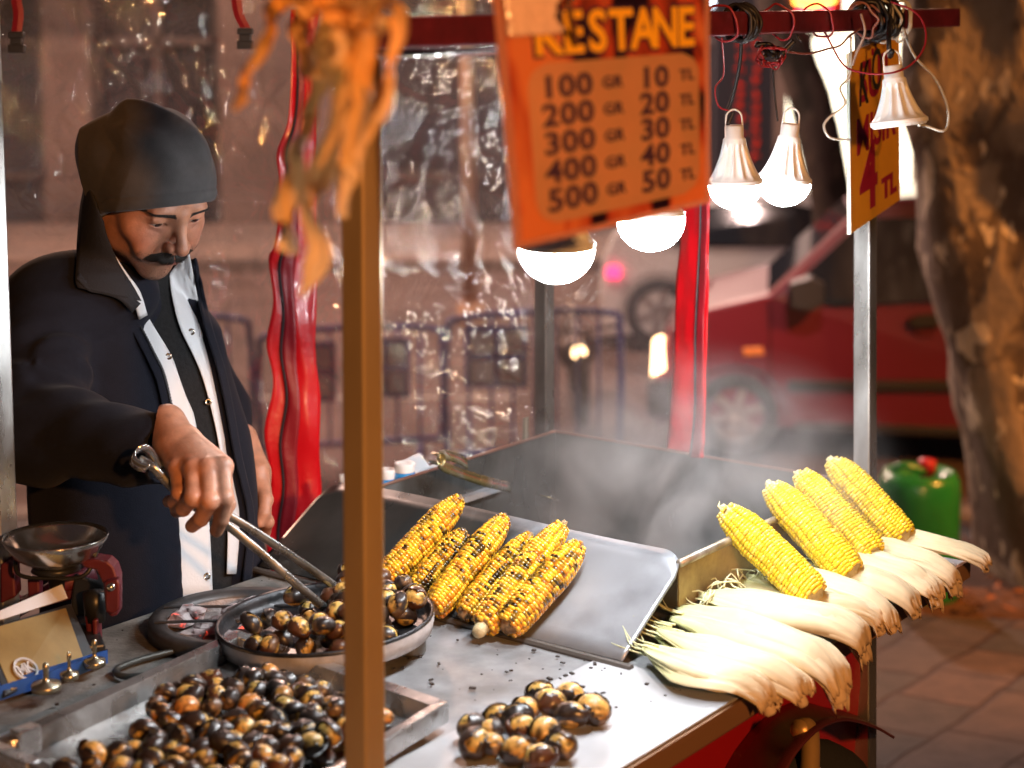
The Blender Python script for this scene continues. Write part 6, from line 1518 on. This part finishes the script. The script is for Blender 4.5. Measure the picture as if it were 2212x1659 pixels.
# jacket facing + zip along the near edge, and the far edge
zipm = mat('zip_dark', (.05, .05, .055), .35, metal=.5)
fj = lambda G: torso_sdf(G, JG)
drape('jacket_facing', [(244, 655), (285, 717), (316, 775), (338, 825), (352, 890), (358, 935)], [(262, 640), (303, 705), (335, 767), (355, 811), (372, 885), (378, 940)], fj, .004, navy, solid=.003)
z_ = MB(); pts = [march(p[0], p[1], fj, 2.2)-ray(p[0], p[1])*.0065 for p in smooth_path([(262, 640, 0), (303, 705, 0), (335, 767, 0), (355, 811, 0), (372, 885, 0), (378, 940, 0)], 60)]
z_.tube(pts, .0020, 6)
for k in range(0, 60): z_.box(pts[k], (.0045, .003, .0022))
z_.obj('zip', zipm, man)
drape('jacket_facing', [(413, 560), (428, 640), (443, 709), (470, 797), (489, 885), (504, 972), (520, 1040), (534, 1100), (535, 1160), (524, 1260)], [(424, 558), (442, 640), (458, 709), (485, 797), (504, 885), (519, 972), (534, 1040), (547, 1100), (549, 1160), (542, 1260)], fj, .004, navy, solid=.003)
# stand collar with turned corner
colm = mat('collar_cloth', (.026, .026, .030), .9, spec=.2, bump=.4, bscale=400)
def sheet_pts(name, rows, m, solid=.004, n=20, parent=man):
    R_ = [smooth_path([Wd(*p) for p in r], n) for r in rows]; q = MB()
    cols_ = []
    for j in range(n): cols_.append(smooth_path([R_[i][j] for i in range(len(R_))], 14))
    q.grid(cols_); return q.obj(name, m, parent, smooth=True, solid=solid)
fcol = lambda G: smin(jacket_sdf(G), cap(G, HF.w((0, -.03, -.04)), HF.w(NB), .080, .088), .02)
drape('collar', [(188, 385), (176, 440), (170, 500), (166, 560), (163, 605), (168, 622)], [(222, 478), (232, 510), (246, 545), (262, 580), (284, 615), (304, 650)], fcol, .012, colm, n=30, w=12, solid=.004, bulge=.006)
drape('collar_edge', [(163, 600), (190, 628), (225, 636), (258, 648), (285, 675)], [(170, 590), (196, 615), (232, 622), (270, 632), (303, 655)], fcol, .016, colm, n=20, w=4, solid=.003)
drape('coat_collar', [(238, 552), (262, 595), (282, 632), (300, 690)], [(246, 548), (274, 590), (302, 630), (318, 680)], fcol, .010, coatm, n=20, w=4, solid=.002)
# trousers below the jacket
den = mat('denim', (.02, .028, .06), .9, bump=.4, bscale=300)
q = MB(); 
for s in (-1, 1):
    b0 = cen_t[0]+TF.M@np.array([s*.085, 0, 0]); q.tube(smooth_path([b0*[1, 1, 0]+ZX*.78, b0*[1, 1, 0]+ZX*.5, b0*[1, 1, 0]+ZX*.08], 12), [.095-.003*i for i in range(12)], 20)
    q.obj('trouser_leg', den, man, smooth=True); q = MB()
    sm = MB(); f0 = b0*[1, 1, 0]+TF.M@np.array([0, .05, 0]); sm.tube(smooth_path([f0-TF.M@np.array([0, .10, 0])+ZX*.05, f0+ZX*.05, f0+TF.M@np.array([0, .12, 0])+ZX*.035], 10), [.045, .05, .052, .05, .05, .048, .045, .042, .038, .03], 14); sm.obj('shoe', blk, man, smooth=True)
# ---------------- tongs in his hand
tg = thing('chestnut_tongs', 'long steel tongs in the right hand of the seller, its tips in the round pan', 'tongs', tuple(Wd(480, 1110, 2.2)))
tongd = mat('tong_steel_dark', (.42, .42, .41), .3, metal=.85, rvar=.1, col2=(.20, .19, .17), vscale=20)
def arm_strip(name, pix, w, side, m=tongd, th=.0016, n=40):
    pts = smooth_path([Wd(*p) for p in pix], n); P = []
    for i, p in enumerate(pts):
        t_ = pts[min(i+1, n-1)]-pts[max(i-1, 0)]; t_ /= np.linalg.norm(t_); s_ = np.array(side)-t_*(np.array(side)@t_); s_ /= np.linalg.norm(s_); nn = np.cross(t_, s_)
        P.append([p-s_*w/2-nn*.0022, p-s_*w*.36, p, p+s_*w*.36, p+s_*w/2-nn*.0022])
    q = MB(); q.grid(P); return q.obj(name, m, tg, solid=th, smooth=True)
tipA = Wz(702, 1316, .957); tipB = Wz(738, 1278, .962)
dA = proj_d = lambda P: float((P-EYE)@np.array([0, math.cos(PITCH), -math.sin(PITCH)]))
arm_strip('arm', [(300, 992, 2.20), (330, 1010, 2.19), (380, 1062, 2.20), (440, 1108, 2.205), (490, 1135, 2.21), (560, 1192, 2.22), (640, 1262, 2.235), (702, 1314, dA(tipA))], .0105, (.5, .1, .8))
arm_strip('arm', [(345, 1012, 2.235), (400, 1058, 2.235), (450, 1092, 2.235), (500, 1118, 2.24), (580, 1168, 2.26), (660, 1222, 2.29), (738, 1277, dA(tipB))], .0105, (.5, .1, .8))
q = MB(); lp_ = smooth_path([Wd(*p) for p in ((346, 1014, 2.235), (335, 996, 2.225), (322, 976, 2.215), (306, 969, 2.205), (290, 978, 2.20), (287, 994, 2.195), (300, 1006, 2.19), (318, 1012, 2.185))], 34)
q.grid([[p+np.array([-.0045, .004, -.006])*s_ for s_ in (-1, 0, 1)] for p in lp_]); q.obj('spring_loop', mat('loop_bright', (.75, .76, .75), .15, metal=.9), tg, solid=.0018, smooth=True)
# ================================================================ CURTAIN, STRIPS, GARLAND, STRAPS, STEAM
vin = mat('clear_vinyl', (.55, .42, .36), .10, spec=.5, bump=.0); t = NT(vin)
tc = t.n('ShaderNodeTexCoord'); n1 = t.n('ShaderNodeTexNoise', i_Scale=5., i_Detail=7., i_Roughness=.62, i_Distortion=.8); t.l(tc.outputs['Object'], n1.inputs[0])
n2 = t.n('ShaderNodeTexNoise', i_Scale=28., i_Detail=4., i_Distortion=.5); t.l(tc.outputs['Object'], n2.inputs[0])
bp = t.n('ShaderNodeBump'); bp.inputs['Strength'].default_value = 1.0; bp.inputs['Distance'].default_value = .022
vo = t.n('ShaderNodeTexVoronoi', feature='DISTANCE_TO_EDGE', i_Scale=5.5); wv = t.n('ShaderNodeVectorMath', operation='MULTIPLY_ADD'); wv.inputs[1].default_value = (.25, .25, .25)
t.l(n1.outputs['Color'], wv.inputs[0]); t.l(tc.outputs['Object'], wv.inputs[2]); t.l(wv.outputs[0], vo.inputs['Vector'])
cr_ = t.n('ShaderNodeMapRange', interpolation_type='SMOOTHSTEP'); cr_.inputs[1].default_value = 0; cr_.inputs[2].default_value = .10; cr_.inputs[3].default_value = .8; cr_.inputs[4].default_value = 0; t.l(vo.outputs['Distance'], cr_.inputs[0])
n9 = t.n('ShaderNodeTexNoise', i_Scale=2.2, i_Detail=2.); t.l(tc.outputs['Object'], n9.inputs[0]); m9 = t.n('ShaderNodeMapRange'); m9.inputs[1].default_value = .44; m9.inputs[2].default_value = .58; t.l(n9.outputs[0], m9.inputs[0])
mu9 = t.n('ShaderNodeMath', operation='MULTIPLY'); t.l(cr_.outputs[0], mu9.inputs[0]); t.l(m9.outputs[0], mu9.inputs[1])
ad9 = t.n('ShaderNodeMath', operation='ADD'); n7 = t.n('ShaderNodeTexNoise', i_Scale=13., i_Detail=2., i_Distortion=1.5); t.l(tc.outputs['Object'], n7.inputs[0]); mu9.inputs[0].default_value = 0; t.nt.links.remove(mu9.inputs[0].links[0]); t.l(n7.outputs[0], mu9.inputs[0]); t.l(mu9.outputs[0], ad9.inputs[0]); t.l(n1.outputs[0], ad9.inputs[1]); t.l(ad9.outputs[0], bp.inputs['Height'])
bp2 = t.n('ShaderNodeBump'); bp2.inputs['Strength'].default_value = .08; bp2.inputs['Distance'].default_value = .004; t.l(n2.outputs[0], bp2.inputs['Height']); t.l(bp.outputs[0], bp2.inputs['Normal'])
gl_ = t.n('ShaderNodeBsdfGlossy'); gl_.inputs['Roughness'].default_value = .03; gl_.inputs['Color'].default_value = (1, 1, 1, 1); t.l(bp2.outputs[0], gl_.inputs['Normal'])
tr_ = t.n('ShaderNodeBsdfTransparent'); tr_.inputs['Color'].default_value = (.93, .90, .88, 1)
df = t.n('ShaderNodeBsdfDiffuse'); df.inputs['Color'].default_value = (.50, .44, .45, 1)
tl_ = t.n('ShaderNodeBsdfTranslucent'); tl_.inputs['Color'].default_value = (.55, .47, .46, 1)
lw_ = t.n('ShaderNodeFresnel'); lw_.inputs['IOR'].default_value = 1.42; t.l(bp2.outputs[0], lw_.inputs['Normal'])
m0 = t.n('ShaderNodeMixShader'); m0.inputs[0].default_value = .5; t.l(df.outputs[0], m0.inputs[1]); t.l(tl_.outputs[0], m0.inputs[2])
mr = t.n('ShaderNodeMapRange'); mr.inputs[1].default_value = .38; mr.inputs[2].default_value = .75; mr.inputs[3].default_value = .07; mr.inputs[4].default_value = .22; t.l(n1.outputs[0], mr.inputs[0])
m1 = t.n('ShaderNodeMixShader'); t.l(mr.outputs[0], m1.inputs[0]); t.l(tr_.outputs[0], m1.inputs[1]); t.l(m0.outputs[0], m1.inputs[2])
ml = t.n('ShaderNodeMath', operation='MULTIPLY'); ml.inputs[1].default_value = 4.0; t.l(lw_.outputs[0], ml.inputs[0]); mn = t.n('ShaderNodeMath', operation='MINIMUM'); mn.inputs[1].default_value = .24; t.l(ml.outputs[0], mn.inputs[0])
m2 = t.n('ShaderNodeMixShader'); t.l(mn.outputs[0], m2.inputs[0]); t.l(m1.outputs[0], m2.inputs[1]); t.l(gl_.outputs[0], m2.inputs[2]); t.l(m2.outputs[0], t.out.inputs[0])

cur = thing('plastic_curtain', 'wrinkled clear plastic curtain with red borders hanging behind the cart', 'curtain', tuple(Wd(640, 900, 3.35)))
corner = C(.79, -.03, 0)
CRUMP = [(Wd(x, y, 3.28), r) for x, y, r in ((330, 110, .12), (430, 210, .10), (240, 250, .09), (560, 220, .10), (920, 190, .08), (890, 370, .06), (1050, 560, .05), (130, 330, .07), (470, 620, .08), (700, 480, .09), (540, 830, .10))]
def crumple(p, k):
    m = sum(math.exp(-((p[0]-c[0])**2+(p[2]-c[2])**2)/(r*r)) for c, r in CRUMP)
    base = .012*fbm((p[0]*2.2, p[2]*1.5, k), 1, 4)
    if m < .02: return base
    a1 = 1-abs(fbm((p[0]*9+2, p[2]*6, k+5), 1, 3))*2.2; a2 = 1-abs(fbm((p[0]*16, p[2]*12+3, k+9), 1, 2))*2.2
    return base+min(1.2, m)*(.015*max(0, a1)**2.5+.007*max(0, a2)**3)
def curt(p0, p1, z0, z1, k, nu, nv, name):
    d = (p1-p0); L = np.linalg.norm(d[:2]); n = np.cross(d/L, ZX); P = []
    for j in range(nv+1):
        z = z0+(z1-z0)*j/nv; row = []
        for i in range(nu+1):
            b_ = p0*[1, 1, 0]+d*[1, 1, 0]*i/nu+ZX*z; row.append(b_+n*crumple(b_, k))
        P.append(row)
    q = MB(); q.grid(P); return q.obj(name, vin, cur, smooth=True)
left_end = np.array([Wd(-160, 600, 3.25)[0], 3.22, 0.]); 
curt(corner, left_end, .55, 2.35, 1.0, 230, 280, 'clear_sheet')
s2x = Wd(1500, 700, 3.0)
b_strip = None
for b in np.linspace(.1, .9, 81):
    q_ = C(.79, b, 1.2); v_ = q_-EYE; dd = v_[1]*math.cos(PITCH)-v_[2]*math.sin(PITCH); px_ = PCX+PF*v_[0]/dd
    if px_ > 1530: b_strip = b; break
curt(corner, C(.79, b_strip, 0), .80, 2.30, 3.0, 50, 120, 'clear_sheet')
# red borders with a darker zip band
redv = mat('red_vinyl', (.62, .006, .012), .30, coat=.35, bump=.35, bscale=16, bdist=.008); redz = mat('zip_band', (.27, .008, .016), .45, bump=.6, bscale=60)
redv.node_tree.nodes['Principled BSDF'].inputs['Emission Color'].default_value = (0, 0, 0, 1)
def strip(lpts, rpts, d0, d1, name, label, zl, zr, seed):
    n = 70; A_ = smooth_path([(x, y, 0) for x, y in lpts], n); B_ = smooth_path([(x, y, 0) for x, y in rpts], n)
    def rows(f0, f1, off, w):
        P = []
        for i in range(n):
            row = []
            for j in range(w):
                s_ = f0[i]*(1-j/(w-1))+f1[i]*j/(w-1); x = A_[i][0]*(1-s_)+B_[i][0]*s_; y = A_[i][1]*(1-s_)+B_[i][1]*s_
                p = Wd(x, y, d0+(d1-d0)*s_); row.append(p+np.array([0, -off-.008*fbm((s_*2, i*.09, seed), 1, 3)-.002*math.sin(i*.5+s_*3), 0]))
            P.append(row)
        return P
    q = MB(); q.grid(rows([0]*n, [1]*n, 0, 14)); o = q.obj(name, redv, cur, smooth=True, solid=.002); o['label'] = label
    zf0 = [zl+.03*math.sin(i*.16) for i in range(n)]; zf1 = [zr+.03*math.sin(i*.16) for i in range(n)]
    q = MB(); q.grid(rows(zf0, zf1, .003, 5)); q.obj('zip_band', redz, o, smooth=True, solid=.002)
    q = MB(); rr_ = rows([f-.02 for f in zf0], [f+.0 for f in zf0], .0045, 2); q.tube([r[0] for r in rr_], .0022, 5); q.obj('zip_seam', blk, o)
strip([(628, 20), (630, 130), (622, 260), (598, 330), (604, 400), (596, 520), (580, 560), (590, 650), (576, 740), (590, 830), (572, 930), (584, 1040), (574, 1160), (600, 1300)],
      [(690, 20), (680, 130), (682, 260), (684, 380), (682, 500), (684, 640), (682, 760), (692, 860), (690, 980), (694, 1080), (684, 1170), (680, 1300)], 3.08, 3.10, 'red_border', 'wide wavy red strip with a dark zip band', .28, .56, 1.)
pe = (3.02, 2.93)
strip([(1472, 400), (1470, 520), (1460, 620), (1458, 740), (1450, 860), (1444, 940), (1440, 982)], [(1534, 400), (1530, 520), (1530, 640), (1526, 760), (1524, 860), (1522, 940), (1519, 990)], 3.02, 2.94, 'red_border', 'red strip ending the curtain in front of the maroon van', .68, .92, 4.)
MB().tube([Wd(1500, -200, 3.0), Wd(1500, 410, 3.0)], .004, 6).obj('hem_cord', redz, cur)
# hanging straps with buckles
for (x0_, xb, yb, lab) in ((40, 36, 90, 'red webbing strap with a black buckle at the far left'), (516, 530, 82, 'red webbing strap with a black buckle right of the beanie')):
    d_ = 2.95; o = thing('buckle_strap', lab, 'strap', tuple(Wd(xb, yb, d_)), 'straps hanging from the canopy')
    q = MB(); q.grid([[Wd(x-11, y, d_), Wd(x, y, d_-.002), Wd(x+11, y, d_)] for x, y in [(p[0], p[1]) for p in smooth_path([(x0_-4, -150, 0), (x0_-6, -20, 0), (x0_, 30, 0), (xb, yb-22, 0)], 14)]]); q.obj('webbing', redz, o, solid=.0015)
    c = Wd(xb, yb, d_); u = 1/PF*d_; q = MB(); q.box(c+ZX*14*u, (34*u, .012, 14*u)); q.box(c, (26*u, .011, 16*u)); q.box(c-ZX*15*u, (36*u, .012, 18*u)); q.obj('buckle', blk, o, bevel=.002)
# dried husk garland, close to the camera at the top
gar = attr_mat('dried_husk', .7, spec=.3, nvar=.2, nscale=20); gt = NT(gar)
dfm = gt.n('ShaderNodeBsdfTranslucent'); at_ = gt.n('ShaderNodeAttribute', attribute_name='Col'); gt.l(at_.outputs['Color'], dfm.inputs['Color'])
mx_ = gt.n('ShaderNodeMixShader'); mx_.inputs[0].default_value = .35; gt.l(gt.b.outputs[0], mx_.inputs[1]); gt.l(dfm.outputs[0], mx_.inputs[2]); gt.l(mx_.outputs[0], gt.out.inputs[0])
g_ = thing('husk_garland', 'bunch of dried husk ribbons tinted orange for lamplight dangling in front of the brass post', 'garland', tuple(Wd(740, 20, 1.25)))
def ribbon(pts, w, d0, seed, c0=(.92, .40, .05), c1=(.80, .58, .32)):
    rnd = random.Random(seed); n = 46; P = smooth_path([Wd(x, y, d0+dz) for x, y, dz in pts], n); rows = []; cols = []
    for i, p in enumerate(P):
        tt = (P[min(i+1, n-1)]-P[max(i-1, 0)]); tt /= np.linalg.norm(tt); an = seed*1.3+i*.07*rnd.uniform(.9, 1.1)+1.0*math.sin(i*.16+seed)
        s_ = np.array([math.cos(an)*.95+.35, .45*math.sin(an), 0]); s_ = s_-tt*(s_@tt); s_ /= np.linalg.norm(s_); nn = np.cross(tt, s_)
        ww = w/PF*d0*(.55+.45*math.sin(min(1, i/8)*1.57))*(1-.65*max(0, i/n-.75)*4)*(1+.25*math.sin(i*.45+seed*2))
        k = i/n; c = np.array(c0)*(1-k)+np.array(c1)*k  # orange lamplight above, paler bulb light below, mixed into the ribbon colour
        rows.append([p+s_*ww*v/2+nn*ww*.25*(v*v-.5)+nn*.003*math.sin(v*6+i*.5) for v in np.linspace(-1, 1, 7)]); cols.append([c]*7)
    q = MB(); q.grid(rows, cols); q.obj('husk_ribbon', gar, g_, smooth=True, colors=True)
ribbon([(730, -40, 0), (700, 60, 0), (690, 150, .01), (665, 260, .02), (640, 360, .02), (612, 450, .01), (620, 510, 0), (640, 548, 0)], 62, 1.28, 1)
ribbon([(745, -40, 0), (752, 90, 0), (740, 200, 0), (715, 300, .01), (690, 380, .02), (668, 450, .01), (688, 540, 0), (672, 600, 0), (650, 640, 0)], 50, 1.26, 2)
ribbon([(770, -40, 0), (800, 80, 0), (790, 200, 0), (760, 330, .01), (745, 400, 0), (740, 470, 0)], 46, 1.24, 3)
ribbon([(760, -30, 0), (848, 10, 0), (862, 60, 0), (846, 130, 0), (820, 240, .01), (775, 330, .01), (748, 380, 0)], 34, 1.22, 4)
ribbon([(720, -40, 0), (600, 10, 0), (584, 60, 0), (566, 110, .01), (536, 150, .01), (524, 200, 0), (508, 240, 0)], 34, 1.24, 5, c1=(.80, .40, .12))
ribbon([(735, -40, 0), (660, 30, 0), (648, 80, 0), (668, 150, .01), (700, 170, .01)], 44, 1.24, 6)
ribbon([(740, -30, 0), (690, 160, .02), (668, 270, .02), (640, 330, .02), (655, 420, .02), (670, 520, .02)], 32, 1.3, 7)
ribbon([(820, -40, 0), (810, 30, 0), (780, 60, 0), (740, 70, 0), (720, 140, 0)], 50, 1.2, 8)
ribbon([(600, -40, 0), (640, 0, 0), (700, 15, 0), (760, 8, 0), (850, -10, 0)], 56, 1.2, 9)
ribbon([(700, -40, 0), (720, 30, 0), (760, 60, 0), (800, 40, 0), (830, 70, 0)], 54, 1.2, 10)
ribbon([(765, 0, 0), (775, 110, 0), (770, 230, 0), (752, 330, 0), (768, 400, 0)], 40, 1.21, 11)
# steam over the basin
st = bpy.data.materials.new('steam'); st.use_nodes = True; t_ = st.node_tree; t_.nodes.clear()
o_ = t_.nodes.new('ShaderNodeOutputMaterial'); v_ = t_.nodes.new('ShaderNodeVolumeScatter'); v_.inputs['Color'].default_value = (.95, .95, .95, 1); v_.inputs['Anisotropy'].default_value = .2
tcs = t_.nodes.new('ShaderNodeTexCoord'); ns_ = t_.nodes.new('ShaderNodeTexNoise'); ns_.inputs['Scale'].default_value = 7.; ns_.inputs['Detail'].default_value = 4.; ns_.inputs['Distortion'].default_value = 1.2
mps = t_.nodes.new('ShaderNodeMapping'); mps.inputs['Scale'].default_value = (1, 1, .85); mps.inputs['Location'].default_value = (.3, .1, .2)
t_.links.new(tcs.outputs['Object'], mps.inputs[0]); t_.links.new(mps.outputs[0], ns_.inputs[0])
gr = t_.nodes.new('ShaderNodeTexGradient'); gr.gradient_type = 'SPHERICAL'; mg = t_.nodes.new('ShaderNodeMapping'); sc_l = C(.46, .50, 1.0)
mg.inputs['Location'].default_value = (0, 0, 0); mg.inputs['Scale'].default_value = (1/.38, 1/.36, 1/.27); t_.links.new(tcs.outputs['Object'], mg.inputs[0]); t_.links.new(mg.outputs[0], gr.inputs[0])
rs_ = t_.nodes.new('ShaderNodeMapRange'); rs_.inputs[1].default_value = .40; rs_.inputs[2].default_value = .72; rs_.inputs[3].default_value = 0; rs_.inputs[4].default_value = 24.0; t_.links.new(ns_.outputs[0], rs_.inputs[0])
mu = t_.nodes.new('ShaderNodeMath'); mu.operation = 'MULTIPLY'; t_.links.new(rs_.outputs[0], mu.inputs[0]); pw = t_.nodes.new('ShaderNodeMath'); pw.operation = 'POWER'; pw.inputs[1].default_value = 2.0; t_.links.new(gr.outputs['Fac'], pw.inputs[0]); t_.links.new(pw.outputs[0], mu.inputs[1]); t_.links.new(mu.outputs[0], v_.inputs['Density']); t_.links.new(v_.outputs[0], o_.inputs['Volume'])
q = MB(); q.box((0, 0, 0), (.60, .56, .52), ABZ); so = q.obj('steam', st); so.location = tuple(sc_l); tag(so, 'white steam drifting up from the basin', kind='stuff')
